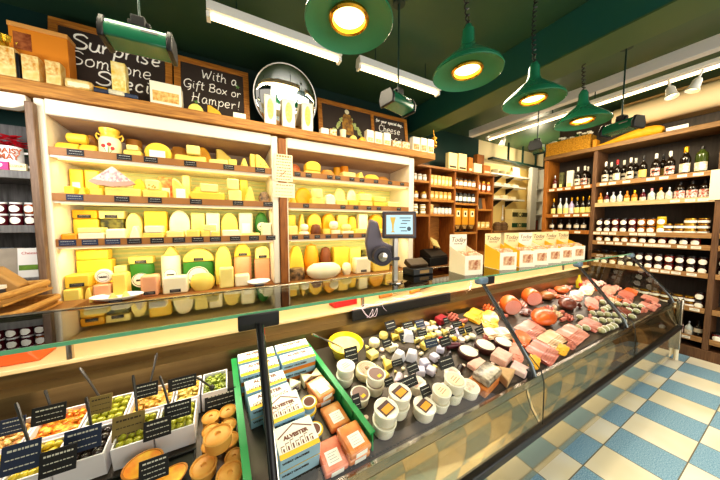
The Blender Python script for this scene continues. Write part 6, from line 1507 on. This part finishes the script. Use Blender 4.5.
q = D(472, 392); o = tag(MB().box(-.08, .08, -.045, .045, 0, .04).build('speckled_loaf', mat('aspic_speckle', '#b9aa98', .2, noise=(24, .12), col2='#5a4c42', coat=.6), None, dk(q.x+.015, q.y+.0, .0515), drot(.2), bevel=.01), 'grey speckled aspic loaf lying on the breaded terrine', 'meat', 'meats and deli pieces on the deck')
# cards among the cheeses
for n, (u0, u1, v0, v1, lab, m) in enumerate((
 (385, 399, 318, 330, 'black card in the back row, first from the yellow bowl', None), (402, 415, 319, 328, 'black card in the back row, beside the blue card', None), (415, 427, 317, 327, 'blue card in the back row', M_navy), (382, 394, 337, 347, 'black card before the white block with green label', None), (400, 417, 329, 341, 'larger black card above the goat cheese pile', None), (417, 429, 327, 336, 'black card right of the larger back card', None),
 (425, 440, 336, 347, 'blue card beside the goat cheese pile', M_navy), (440, 453, 335, 346, 'black card left of the pepper pieces', None), (440, 456, 355, 368, 'black card right of the goat cheese pile', None), (407, 421, 361, 373, 'brown-black card below goat cheese cubes', None), (391, 405, 357, 366, 'brown-black card beside the ringed cheese', None), (399, 420, 375, 388, 'long black card over the pink-labelled tubs', None),
 (384, 396, 376, 386, 'black card left of the lilac roll', None), (421, 434, 384, 396, 'black card behind the short pale stack', None), (443, 459, 384, 397, 'black card before the breaded terrine', None), (443, 451, 315, 324, 'black card behind the red packet', None), (452, 464, 319, 327, 'black card at back among golden wedges', None), (449, 458, 326, 334, 'black card right of the red packet', None), (458, 467, 325, 334, 'black card in the middle of back right row', None), (465, 474, 324, 332, 'black card fourth in the back right row', None), (475, 487, 325, 334, 'black card at right end of back row, above rounds', None), (353, 363, 393, 409, 'black card standing on the dusky tub by right divider', None))):
    q = D((u0+u1)/2, v1+3, .02)
    px_card(u0+2, u1-1.5, v0+2.5, v1, q.y-.02, lab, m or M_card, 'cards among the cheeses', rx=-.55, skew=r_.uniform(-.1, .15), rows=2)

# ---- charcuterie in the right half
HAMS = {'ham': ('#eeb0a0', '#d9806e'), 'pinkham': ('#f6b8a8', '#ee9a8e'), 'orange': ('#e8762c', '#c9501c'), 'salami': ('#d98a7a', '#b9564a'), 'bacon': ('#f0b9ac', '#d97a70'), 'roast': ('#8a4638', '#5f2a22'), 'yellowc': ('#f0c040', '#e0a020'), 'palesl': ('#f3d9b8', '#e0b48c'), 'green': ('#b7b48a', '#8d8f66'), 'crust': ('#b5723a', '#8a4c20')}
def hm(k): a, b = HAMS[k]; return mat('meat_'+k, a, .35, noise=(12, .3), col2=b, coat=.3, bump=(20, .2))
def slices(u, v, n, w, k, lab, rz=0, d=None, name='meat_slices', spread=.018, flop=.5):
    """a fan of overlapping slices, each slice a piece of its own"""
    q = D(u, v)
    t = thing(name, lab, 'meat', dk(q.x, q.y), drot(rz), group='meats and deli pieces on the deck')
    for i in range(n):
        m = MB(); K = 14; d_ = d or w*.7
        ring = [(math.cos(2*PI*j/K)*w/2*(1+.06*math.sin(3*j+i)), math.sin(2*PI*j/K)*d_/2*(1+.05*math.cos(2*j+i)), .004*math.sin(2*j+i*1.7)) for j in range(K)]
        mid = [(x*.5, y*.5, .003*math.sin(j)) for j, (x, y, z) in enumerate(ring)]
        up = .004
        vs = ring+[(x, y, z+up) for x, y, z in ring]+[(0, 0, .006+up)]
        fs = [tuple(range(K))[::-1]]+[(j, (j+1) % K, K+(j+1) % K, K+j) for j in range(K)]+[(K+j, K+(j+1) % K, 2*K) for j in range(K)]
        m.at(((i-(n-1)/2)*spread, 0, .012+.006*i), (0, -.28*flop, 0)).add(vs, fs)
        m.build('slice', hm(k), t)
    return t
def strips(u, v, n, L, w, k, lab, rz=0):
    q = D(u, v); L *= .85; t = thing('rasher_stack', lab, 'meat', dk(q.x, q.y), drot(rz), group='meats and deli pieces on the deck')
    for i in range(n):
        m = MB(); K = 10
        z = .004+.005*i; pts = []
        for j in range(K+1):
            x = -L/2+L*j/K; pts.append((x, z+.004*math.sin(j*1.3+i)))
        y0 = -w/2+.012*i-.01*n/2
        poly = pts+[(x, zz+.004) for x, zz in reversed(pts)]
        m.prism(poly, y0, y0+w, 'y')
        m.build('rasher', hm(k), t)
    return t
q = D(508, 303)
def bigham(x, y, r, L, lab, rz, k='pinkham'):
    t = thing('cooked_ham', lab, 'meat', dk(x, y, 0), drot(-.55), group='cooked hams at the back')
    MB().at((0, 0, r), (PI/2, 0, 0)).lathe([(0, -L/2), (r*.9, -L/2), (r, -L/2+.006), (r, L/2-.01), (r*.9, L/2), (0, L/2)], 26).build('joint', hm('orange'), t)
    MB().at((0, -L/2-.0005, r), (PI/2, 0, 0)).lathe([(0, 0), (r*.86, 0), (r*.86, .0015), (0, .002)], 24).build('cut_face', hm(k), t)
q1, q2 = D(505, 311), D(526, 305)
bigham(q1.x, q1.y-.03, .075, .09, 'pink cooked ham with round cut face at the back left', .35); bigham(q2.x+.06, q2.y-.0, .075, .09, 'second pink cooked ham behind the first', .25)
slices(488, 322, 5, .17, 'yellowc', 'yellow sliced cheese fanned at back left of the strut', .6)
strips(477, 318, 5, .26, .08, 'yellowc', 'golden yellow strips at back behind the black cards', .3); strips(497, 335, 4, .26, .08, 'palesl', 'pale buff strips beside the arm strut', -.3)
slices(512, 337, 4, .15, 'orange', 'orange-red slices in front of the hams', .5)
def roastjoint(u, v, w, d, h, k, lab, rz=0, name='roast_joint'):
    q = D(u, v); b = MB(); b.ball((0, 0, h*.48), .5, 18, 12, (w, d, h))
    o = b.build(name, hm(k), None, dk(q.x, q.y), drot(rz), wob=.002)
    return tag(o, lab, 'meat', 'meats and deli pieces on the deck')
t = roastjoint(541, 322, .30, .17, .11, 'orange', 'large orange glazed ham joint in the middle right', .2, 'glazed_ham')
MB().at((.08, -.02, .055), (0, .35, .3)).lathe([(0, 0), (.05, 0), (.05, .02), (0, .022)], 18).build('cut_face', hm('pinkham'), t)
roastjoint(566, 308, .24, .14, .10, 'roast', 'dark roast beef joint behind the pale slices', .2); roastjoint(546, 299, .20, .12, .08, 'crust', 'brown crusted joint behind the glazed ham', .1); roastjoint(556, 291, .18, .12, .07, 'orange', 'small orange joint at the very back', 0)
slices(574, 297, 5, .16, 'bacon', 'pale pink sliced meat at back by third strut', .3); slices(585, 292, 5, .17, 'palesl', 'buff sliced meat at back beside the green bottle', .2); slices(590, 305, 5, .15, 'bacon', 'pink sliced meat right of the dark roast', .4)
slices(530, 316, 3, .10, 'roast', 'dark sliced meat between hams and glazed joint', .2)
strips(548, 344, 6, .30, .08, 'bacon', 'long pink bacon rashers in front of the glazed ham', .12); strips(575, 334, 6, .32, .08, 'ham', 'pink rashers right of the first bacon stack', .1); strips(536, 352, 6, .26, .09, 'salami', 'reddish rashers just right of the second strut', .2); strips(563, 347, 5, .30, .07, 'palesl', 'pale buff rashers along the front rail', .1); strips(590, 328, 5, .26, .07, 'bacon', 'pink rashers left of the stuffed peppers', .1)
slices(524, 360, 4, .12, 'ham', 'small pink slices by the second strut foot', .5); slices(541, 366, 3, .09, 'yellowc', 'yellow slices at front rail beside the second strut', .4); slices(568, 356, 3, .09, 'yellowc', 'yellow garnish slices at front rail below the rashers', .2)
# rows of small wrapped meat parcels
pg = None
def parcel():
    t = thing('meat_parcel', '', 'meat')
    MB().ball((0, 0, .022), .5, 12, 8, (.07, .05, .044)).build('parcel', hm('green'), t)
    MB().tube([(0, -.0265, .022), (0, -.02, .040), (0, 0, .0465), (0, .02, .040), (0, .0265, .022)], .004, 6).build('string', M_white_paper, t)
    return t
pgp = Proto(parcel); n = 0
A, B, C_, D_ = D(578, 330), D(618, 330), D(603, 304), D(640, 309)
for j in range(5):
    for i in range(6):
        s, tt = i/5, j/4
        p = (A*(1-s)+B*s)*(1-tt)+(C_*(1-s)+D_*s)*tt
        n += 1
        pgp.put(dk(p.x, p.y), drot(r_.uniform(-.3, .3)), 'small green-grey tied meat parcel, %s along %s row from the front' % (ORD[i+1], ORD[j+1]), sc=.95, group='tied meat parcels at the right')
slices(628, 296, 4, .18, 'salami', 'reddish sliced meat behind the tied parcels', .2); slices(640, 290, 4, .16, 'orange', 'orange sliced meat behind the tied parcels', .2); strips(650, 298, 4, .26, .09, 'ham', 'pale pink strips near the far counter end', .1); slices(610, 292, 4, .17, 'ham', 'pink sliced ham behind the tied parcels', .2)
slices(633, 318, 3, .16, 'roast', 'dark sliced meat at right end of tied parcels', .1); strips(655, 310, 4, .24, .08, 'bacon', 'lilac-pink rashers at the counter end by the front rail', .1)
bt = thing('green_bottle', 'green bottle with red label at the back of meat display', 'bottle', dk(D(578, 288).x, 1.30, .008), (0, 0, 0))
MB().lathe([(0, 0), (.03, 0), (.03, .08), (.012, .12), (.012, .15), (0, .15)], 16).build('glass', G_yel, bt)
MB().lathe([(.0307, .02), (.0307, .06)], 12, PI*1.1, PI*1.9).build('label', mat('red_label', '#c82a2a', .5), bt)
# ---------------------------------------------------------------- settle the deck goods side by side
bpy.context.view_layer.update()
def bb(o):
    ms = ([o] if o.type == 'MESH' else [])+[c for c in o.children_recursive if c.type == 'MESH']
    ws = [m.matrix_world @ Vector(c) for m in ms for c in m.bound_box]
    return [min(v.x for v in ws), max(v.x for v in ws), min(v.y for v in ws), max(v.y for v in ws), min(v.z for v in ws), max(v.z for v in ws)]
SK_ = ('card', 'spoon', 'divider', 'twine', 'olive', 'counter', 'knife', 'rack', 'box.', 'red_box', 'orange_box')
clus = []
for o in list(scene.objects):
    if o.parent is not None or o.get('kind') or o.type not in ('MESH', 'EMPTY') or any(k in o.name for k in SK_): continue
    x, y, z = o.matrix_world.translation
    if not (.46 < x < 4.5 and .6 < y < 1.45 and .55 < z < .95): continue
    B = bb(o)
    for c in clus:
        if abs(c['x']-x) < .03 and abs(c['y']-y) < .03 and abs(c['z']-z) > .02:
            c['o'].append(o); c['t'] = max(c['t'], B[5]); c['b'] = [min(c['b'][0], B[0]), max(c['b'][1], B[1]), min(c['b'][2], B[2]), max(c['b'][3], B[3])]; break
    else: clus.append(dict(x=x, y=y, z=z, o=[o], b=B[:4], t=B[5], d=Vector((0, 0, 0)), fix='bowl' in o.name))
for c in clus:       # round and slanted pieces do not fill their boxes
    b = c['b']; ex, ey = (b[1]-b[0])*.075, (b[3]-b[2])*.075; c['b'] = [b[0]+ex, b[1]-ex, b[2]+ey, b[3]-ey]
def shift(c, dx, dy):
    if c['fix']: return
    c['d'].x += dx; c['d'].y += dy; b = c['b']; b[0] += dx; b[1] += dx; b[2] += dy; b[3] += dy
for it in range(160):
    for i, a in enumerate(clus):
        for b in clus[i+1:]:
            A, B = a['b'], b['b']
            ox = min(A[1], B[1])-max(A[0], B[0]); oy = min(A[3], B[3])-max(A[2], B[2])
            if ox <= 0 or oy <= 0: continue
            if ox < oy: s_ = .5*ox*.55*(1 if A[0]+A[1] > B[0]+B[1] else -1); shift(a, s_, 0); shift(b, -s_, 0)
            else: s_ = .5*oy*.55*(1 if A[2]+A[3] > B[2]+B[3] else -1); shift(a, 0, s_); shift(b, 0, -s_)
    for c in clus:
        b = c['b']
        lo = .735+max(0, c['t']-.765)*1.05
        if b[2] < lo: shift(c, 0, lo-b[2])
        if b[3] > 1.362: shift(c, 0, 1.362-b[3])
        lx = .40+.09*(1.352-(b[2]+b[3])/2)/.592+.006
        if b[0] < lx: shift(c, lx-b[0], 0)
        if b[1] > 4.24: shift(c, 4.24-b[1], 0)
for c in clus:
    d = c['d']
    for o in c['o']: o.location += Vector((d.x, d.y, d.y*DS))
# ---- under the top glass: rear worktop bits
tag(MB().at((0, 0, .025)).box(-.09, .09, -.045, .045, -.025, .025).build('red_box', mat('red_plastic', '#d9282c', .35), None, (P(345, 303, Y=1.52).x, 1.55, .9505), (0, 0, .1), bevel=.006), 'red plastic box on rear worktop below glass top', 'box')
tag(MB().at((0, 0, .03)).prism([(-.2, -.03), (.2, -.03), (.16, .03), (-.2, .03)], -.06, .06, 'y').build('orange_box', mat('orange_plastic', '#e0602a', .4), None, (-.90, 1.55, .951), bevel=.006), 'orange box on rear worktop at the left frame edge', 'box')
kx = P(400, 296, Y=1.5).x
for n, (dx, c_, lb) in enumerate(((0, '#c4782a', 'wooden handled knife lying on the rear worktop'), (.28, '#e0902a', 'orange handled knife lying farther along rear worktop'))):
    t = thing('carving_knife', lb, 'knife', (kx+dx, 1.56, .9525), (0, 0, .1+.1*n), group='knives on the rear worktop')
    MB().tube([(-.16, 0, .012), (-.04, 0, .012)], .012, 8).build('handle', mat('knife_handle%d' % n, c_, .5), t)
    MB().prism([(-.04, -.012), (.17, -.006), (.19, .004), (-.04, .014)], .010, .0125, 'z').build('blade', M_chrome, t)
# twine hanging in loops below the glass
tw = MB()
a, b = P(352, 310, Y=1.36), P(438, 291, Y=1.36)
for k in range(3):
    pts = []
    for i in range(25):
        s = i/24; p = a.lerp(b, s*.75+.02*k); pts.append(p+Vector((0, .004*k, .010*math.sin(i*1.3+k*2)+.004*k)))
    tw.tube(pts, .0014, 5)
c0 = P(366, 309, Y=1.35); pts = []
for i in range(61):
    t = i/60*2*PI*1.5; pts.append(c0+Vector((.05*math.sin(t)+.05*i/60, -.01*math.cos(t*2), -.03-.026*math.cos(t*2+.4)-.010*math.sin(t))))
tw.tube(pts, .0012, 5)
tw.tube([a.lerp(b, .3), a.lerp(b, .3)+Vector((.01, -.01, -.03)), a.lerp(b, .33)+Vector((.012, -.012, -.055))], .0012, 5)
tw.tube([a, b], .0015, 5)
tw = tag(tw.build('twine', mat('lilac_twine', '#d9c4d2', .7)), 'pale lilac twine looped along the rear of counter under glass', 'twine')
tag(MB().box(P(352, 310, Y=1.42).x, P(450, 285, Y=1.42).x, 1.41, 1.43, .8745, .945).build('dark_rack', M_black, None, bevel=.004), 'black rack on the rear ledge behind the twine', 'rack')  # black strip painted in for the dark void below the glass

# ---------------------------------------------------------------- on the glass top
GT = 1.1605
sc_ = thing('weighing_scale', 'dark grey shop scale with pole-mounted customer display on the glass top', 'scale', (.93, 1.30, GT+.0008))
M_sc = mat('scale_grey', '#6b6470', .35); M_scd = mat('scale_dark', '#3a3640', .35)
px0 = P(397, 283, Z=GT); cx, cy = px0.x-.93, px0.y+.02-1.30
MB().lathe([(0, 0), (.05, 0), (.048, .006), (.02, .012)], 20).at((0, 0, 0)).build('pole_base', M_steel, sc_, loc=(cx, cy, 0))
MB().box(-.016, .016, -.010, .010, .005, .27).build('pole', mat('pole_grey', '#a9a49c', .3, .6), sc_, loc=(cx, cy, 0), bevel=.004)
dz = P(403, 225, Y=1.2).z-GT
disp = MB().box(-.135, .135, -.012, .018, -.10, .10).build('display_housing', M_scd, sc_, loc=(cx+.012, cy-.02, dz), rot=(-.08, 0, -.5), bevel=.008); disp.scale = (.74, .8, .80)
MB().box(-.118, .118, -.0135, -.0122, -.082, .082).build('display_frame', mat('display_brown', '#6a5040', .4), disp)
MB().box(-.105, .105, -.0150, -.0137, -.07, .072).build('screen', mat('screen_blue', '#a9cde0', .3, emit=.25, emitcol='#a9cde4'), disp)
m = MB()
m.prism([(-.075, .055), (-.03, .055), (-.045, .0), (-.048, -.045), (-.035, -.055), (-.07, -.055), (-.057, -.045), (-.06, .0)], -.0158, -.0151, 'y')
m.build('glass_drawing', mat('gold_draw', '#c9a84a', .5, emit=.2), disp)
m = MB()
for k, (x0, x1, z) in enumerate(((.0, .09, .05), (.02, .085, .03), (.01, .06, .01), (0, .05, -.02), (.01, .06, -.045))): m.box(x0, x1, -.0158, -.0151, z-.003, z+.003)
m.at((.075, -.0155, -.03), (PI/2, 0, 0)).lathe([(.010, -.0003), (.016, -.0003), (.016, .0003), (.010, .0003)], 16)
m.mx = None; m.build('screen_print', mat('screen_ink', '#4a5a6a', .5), disp)
MB().prism([(-.07, .02), (-.02, -.01), (.05, -.01), (.10, .03), (.09, .10), (.02, .13), (-.01, .25), (-.06, .27), (-.085, .12)], -.05, .07, 'y').build('printer_body', M_sc, sc_, loc=(cx-.055, cy+.10, .115), rot=(0, 0, -.45), bevel=.012)
MB().at((0, 0, 0), (PI/2, 0, 0)).lathe([(.03, -.05), (.052, -.05), (.056, -.042), (.056, .042), (.052, .05), (.03, .05), (.03, -.05)], 24, cap=False).build('paper_roll_cover', M_scd, sc_, loc=(cx-.085, cy+.02, .165), rot=(0, 0, -.45))
MB().at((0, 0, 0), (PI/2, 0, 0)).lathe([(0, -.05), (.018, -.045), (.026, -.04), (.026, .06), (0, .065)], 18).build('paper_roll', M_steel, sc_, loc=(cx-.085, cy+.02, .165), rot=(0, 0, -.45))
MB().box(-.04, .06, -.02, .07, 0, .02).build('bracket', M_scd, sc_, loc=(cx-.03, cy+.02, .135), rot=(0, 0, -.45), bevel=.004)
cm_ = thing('card_terminal', 'small black card terminal on the glass top right of the scale', 'terminal', (P(418, 258, Y=1.34).x, 1.34, GT))
MB().box(-.09, .09, -.06, .06, 0, .045).build('base', M_black, cm_, bevel=.006)
MB().at((0, .02, .07), (.5, 0, 0)).box(-.08, .08, -.04, .04, -.02, .02).build('head', mat('terminal_bronze', '#4a3a28', .3, .4), cm_, bevel=.006)
MB().box(-.035, .05, -.0605, -.0598, .012, .034).build('keypad', mat('dull_gold', '#8a6a3a', .5), cm_)
# seven cardboard display boxes along the glass
M_kr = mat('display_ivory', '#f6ead2', .55); M_ky = mat('display_yellow', '#f2c23a', .55)
def display(ky):
    def f():
        t = thing('display_box', '', 'box')
        w, d = .15, .17; body = M_kr if not ky else M_ky
        m = MB().box(-w/2, w/2, -d/2, d/2, 0, .003).box(-w/2, w/2, -d/2, -d/2+.003, .003, .135)
        m.build('front', M_kr, t)
        for s in (-1, 1):
            x = s*(w/2-.0015); m = MB()
            m.prism([(-d/2+.003, .003), (d/2-.003, .003), (d/2-.003, .19), (d*.1, .165), (-d/2+.003, .135)], x-.0015, x+.0015, 'x')
            m.build('side', M_ky if ky else M_kr, t)
        MB().box(-w/2, w/2, d/2-.003, d/2, .003, .275).build('header_card', M_kr if not ky else mat('header_buff', '#f3d9a0', .55), t)
        MB().box(-w*.3, w*.36, -d/2-.0012, -d/2-.0003, .035, .105).build('picture', mat('food_picture', '#a85a30', .5, noise=(36, .15), col2='#ecc89a'), t)
        text('lettering', 'Today', .052, mat('box_brown', '#6a5442', .6), t, (0, d/2-.0042, .235), bold=-.0004, shear=.25)
        text('lettering', 'fresh & crisp', .014, mat('box_brown', '#6a5442', .6), t, (0, d/2-.0042, .205))
        # what is inside
        m = MB(); q = random.Random(9)
        for k in range(14): m.box(*(lambda cx, cy: (cx-.022, cx+.022, cy-.012, cy+.012))(q.uniform(-.045, .045), q.uniform(-.055, .05)), .10+k*.001, .145+q.uniform(-.01, .02))
        o = m.build('snack_packs', mat('snack_print', '#c98a5a', .5, noise=(40, .2), col2='#f3e0c0'), t); o['kind'] = 'stuff'
        return t
    return f
db = {0: Proto(display(0)), 1: Proto(display(1))}
bxs = [(462, 272, 0), (494, 267, 1), (516, 265, 1), (533, 263.5, 0), (549, 262, 1), (563, 260.5, 1), (577, 259, 1)]
last = None
for n, (u, v, ky) in enumerate(bxs):
    q = P(u, v, Z=GT); x = q.x; y = 1.20
    if last is not None: x = max(x, last+.175)
    last = x
    db[ky].put((x, y, GT), (0, 0, -.28 if n else -.2), ('first ivory display box of snacks, beside the card terminal', 'second display box with yellow sides', 'third display box, third along the glass from the scale', 'fourth display box, middle of the seven', 'fifth display box along the glass from the scale', 'sixth display box along the glass', 'last display box, farthest along the glass')[n], group='snack display boxes on the glass top')

# ---------------------------------------------------------------- the deck between the larger pieces is filled with small ones
bpy.context.view_layer.update()
occ = []
for o in list(scene.objects):
    if o.parent is None and o is not counter and not o.get('kind') and .3 < o.matrix_world.translation.x < 4.5:
        ms = [o] if o.type == 'MESH' else []
        ms += [c for c in o.children_recursive if c.type == 'MESH']
        if not ms: continue
        ws = [m.matrix_world @ Vector(c) for m in ms for c in m.bound_box]
        x0, x1 = min(v.x for v in ws), max(v.x for v in ws); y0, y1 = min(v.y for v in ws), max(v.y for v in ws); z0 = min(v.z for v in ws)
        if z0 < 1.0 and y0 < 1.38 and x1-x0 < .6 and 'card' not in o.name: occ.append((x0, x1, y0, y1))
occ.append((.3, .475, .7, 1.4))
def free(x, y, rx, ry):
    return all(x+rx < a or x-rx > b or y+ry < c or y-ry > d for a, b, c, d in occ)
RW = ('front row', 'second row', 'third row', 'fourth row', 'fifth row', 'sixth row', 'seventh row', 'eighth row', 'ninth row', 'tenth row', 'eleventh row', 'back row')
cnt = {}
M_pinkw = mat('pink_wrapped', '#eec3b4', .4, noise=(30, .2), col2='#f8e8dc'); M_crw = mat('cream_wrapped', '#f5ecd4', .4, noise=(40, .2), col2='#e6cfa8')
def fill_cheese(kind, s):
    if kind == 0: return MB().lathe([(0, 0), (s*.94, 0), (s, s*.2), (s, s*.9), (s*.9, s*1.1), (0, s*1.1)], 16), cm('white'), 'small_round_cheese', 'small white round cheese', 0
    if kind == 1: return MB().box(-s, s, -s*.8, s*.8, 0, s*1.2), cm('butter'), 'small_cheese_block', 'small butter yellow cheese block', .003
    if kind == 2: return MB().prism([(-s, -s*.9), (s, -s*.9), (0, s)], 0, s*1.2, 'z'), cm('pale'), 'small_cheese_wedge', 'small pale cheese wedge', .003
    if kind == 3: return MB().lathe([(0, 0), (s*.86, 0), (s, s*.15), (s, s*1.0), (0, s*1.05)], 16), M_pinkw, 'small_pink_cheese', 'small pink wrapped cheese', 0
    if kind == 4: return MB().box(-s, s, -s*.7, s*.7, 0, s*.9), M_crw, 'small_wrapped_cheese', 'small cream wrapped cheese', .004
    return MB().prism([(-s, -s), (s, -s), (s*.9, s), (-s*.9, s)], 0, s*1.3, 'z'), M_lav, 'small_lilac_cheese', 'small lilac-white cheese cube', .004
def fill_meat(kind, sx, sy):
    if kind == 5: return MB().tube([(-sx, 0, sy*.5), (-sx+.004, 0, sy*.5), (-sx+.015, 0, sy*.5), (sx-.015, 0, sy*.5), (sx-.004, 0, sy*.5), (sx, 0, sy*.5)], [sy*.3, sy*.42, sy*.5, sy*.5, sy*.42, sy*.3], 10), hm('salami'), 'small_sausage', 'small pinkish sausage', 0
    m = MB(); K = 9; nm = {0: ('ham', 'folded pink ham pieces'), 1: ('bacon', 'pale pink bacon pieces'), 2: ('salami', 'reddish salami pieces'), 3: ('palesl', 'buff sliced meat pieces'), 4: ('orange', 'orange cured meat pieces'), 6: ('roast', 'dark roast meat pieces')}[kind]
    for i in range(4):      # folded slices lying against each other
        yo = -sy*.75+i*sy*.5; pts = []
        for j in range(K+1):
            x = -sx+2*sx*j/K; pts.append((x, .012+.010*math.sin(j*1.1+i*1.9+kind)+.004*i))
        m.prism(pts+[(x, z+.006) for x, z in reversed(pts)], yo-sy*.24, yo+sy*.24, 'y')
    m.box(-sx*.98, sx*.98, -sy*.98, sy*.98, 0, .006)
    return m, hm(nm[0]), 'folded_slices', nm[1], 0
protos = {}
def fill(x0, x1, y0, y1, nx, ny, kinds, meat):
    for j in range(ny):
        y = y0+(y1-y0)*j/(ny-1)
        for i in range(nx):
            x = x0+(x1-x0)*(i+.5*(j % 2)*.9)/nx+r_.uniform(-.004, .004)
            rx, ry = ((x1-x0)/nx*.46, (y1-y0)/(ny-1)*.44)
            if not free(x, y, rx*.92, ry*.92): 
                rx *= .62; ry *= .62
                if not free(x, y, rx, ry):
                    rx *= .7; ry *= .7
                    if not free(x, y, rx, ry): continue
            kind = kinds[(i*3+j*5+r_.randint(0, 2)) % len(kinds)]
            s = min(rx, ry)*.98
            if meat: m, mt, nm, lab, bv = fill_meat(kind, rx, ry)
            else: m, mt, nm, lab, bv = fill_cheese(kind, s)
            key = (lab, j); cnt[key] = cnt.get(key, 0)+1
            o = m.build(nm, mt, None, dk(x, y), drot(0 if meat else r_.uniform(-.25, .25)), bevel=bv)
            tag(o, '%s, %s of its kind in %s of %s' % (lab, ORD[cnt[key]], RW[j] if j < ny-1 else 'back row', 'meat display' if meat else 'cheese display'), 'meat' if meat else 'cheese', 'small pieces filling the '+('meat' if meat else 'cheese')+' display')
            occ.append((x-rx, x+rx, y-ry, y+ry))
fill(.50, 1.53, .77, 1.335, 20, 11, (0, 1, 2, 3, 4, 0, 5, 3), False)
fill(1.55, 4.22, .775, 1.34, 30, 9, (0, 1, 2, 3, 1, 4, 0, 5, 2, 6), True)
# ---------------------------------------------------------------- light
w = bpy.data.worlds.new('shop_ambient'); scene.world = w; w.use_nodes = True
w.node_tree.nodes['Background'].inputs[0].default_value = (1.0, .95, .86, 1); w.node_tree.nodes['Background'].inputs[1].default_value = .45
# daylight from the shop front behind the photographer
lamp('shopfront_daylight', 'AREA', (2.2, -2.4, 2.0), 95, (1, .97, .92), 4.5, 2.2, rot=(math.radians(80), 0, 0))
lamp('side_fill', 'AREA', (-1.3, 1.75, 2.1), 7, (.97, .98, 1), .5, .5, rot=(math.radians(70), 0, math.radians(5)))  # added fill that brightens the grey shelves
# strip lights of the counter under the rear rail
for x in (-.6, .8, 2.2, 3.6):
    lamp('counter_strip', 'AREA', (x, 1.30, 1.14), 4.5, (1, .88, .78), 1.3, .05, rot=(math.radians(-18), 0, 0))
for x in (.5, 2.0, 3.6):
    lamp('ceiling_wash', 'AREA', (x, 1.5, 2.75), 9, (1, .86, .62), .5, .5)
lamp('nook_light', 'POINT', (5.3, 2.7, 2.7), 18, (1, .86, .6), .1)
lamp('unit_light', 'AREA', (3.2, 2.3, 2.75), 12, (1, .84, .55), 1.6, .3, rot=(math.radians(30), 0, 0))
for y in (.2, 1.2): lamp('track_beam', 'AREA', (3.8, y, 2.7), 8, (1, .87, .62), .3, .3, rot=(0, math.radians(-35), 0))
scene.view_settings.view_transform = 'Standard'; scene.view_settings.look = 'Medium High Contrast'; scene.view_settings.exposure = 0.3
scene.cycles.use_denoising = True; scene.cycles.max_bounces = 8; scene.cycles.transparent_max_bounces = 24
scene.cycles.sample_clamp_indirect = 6.0
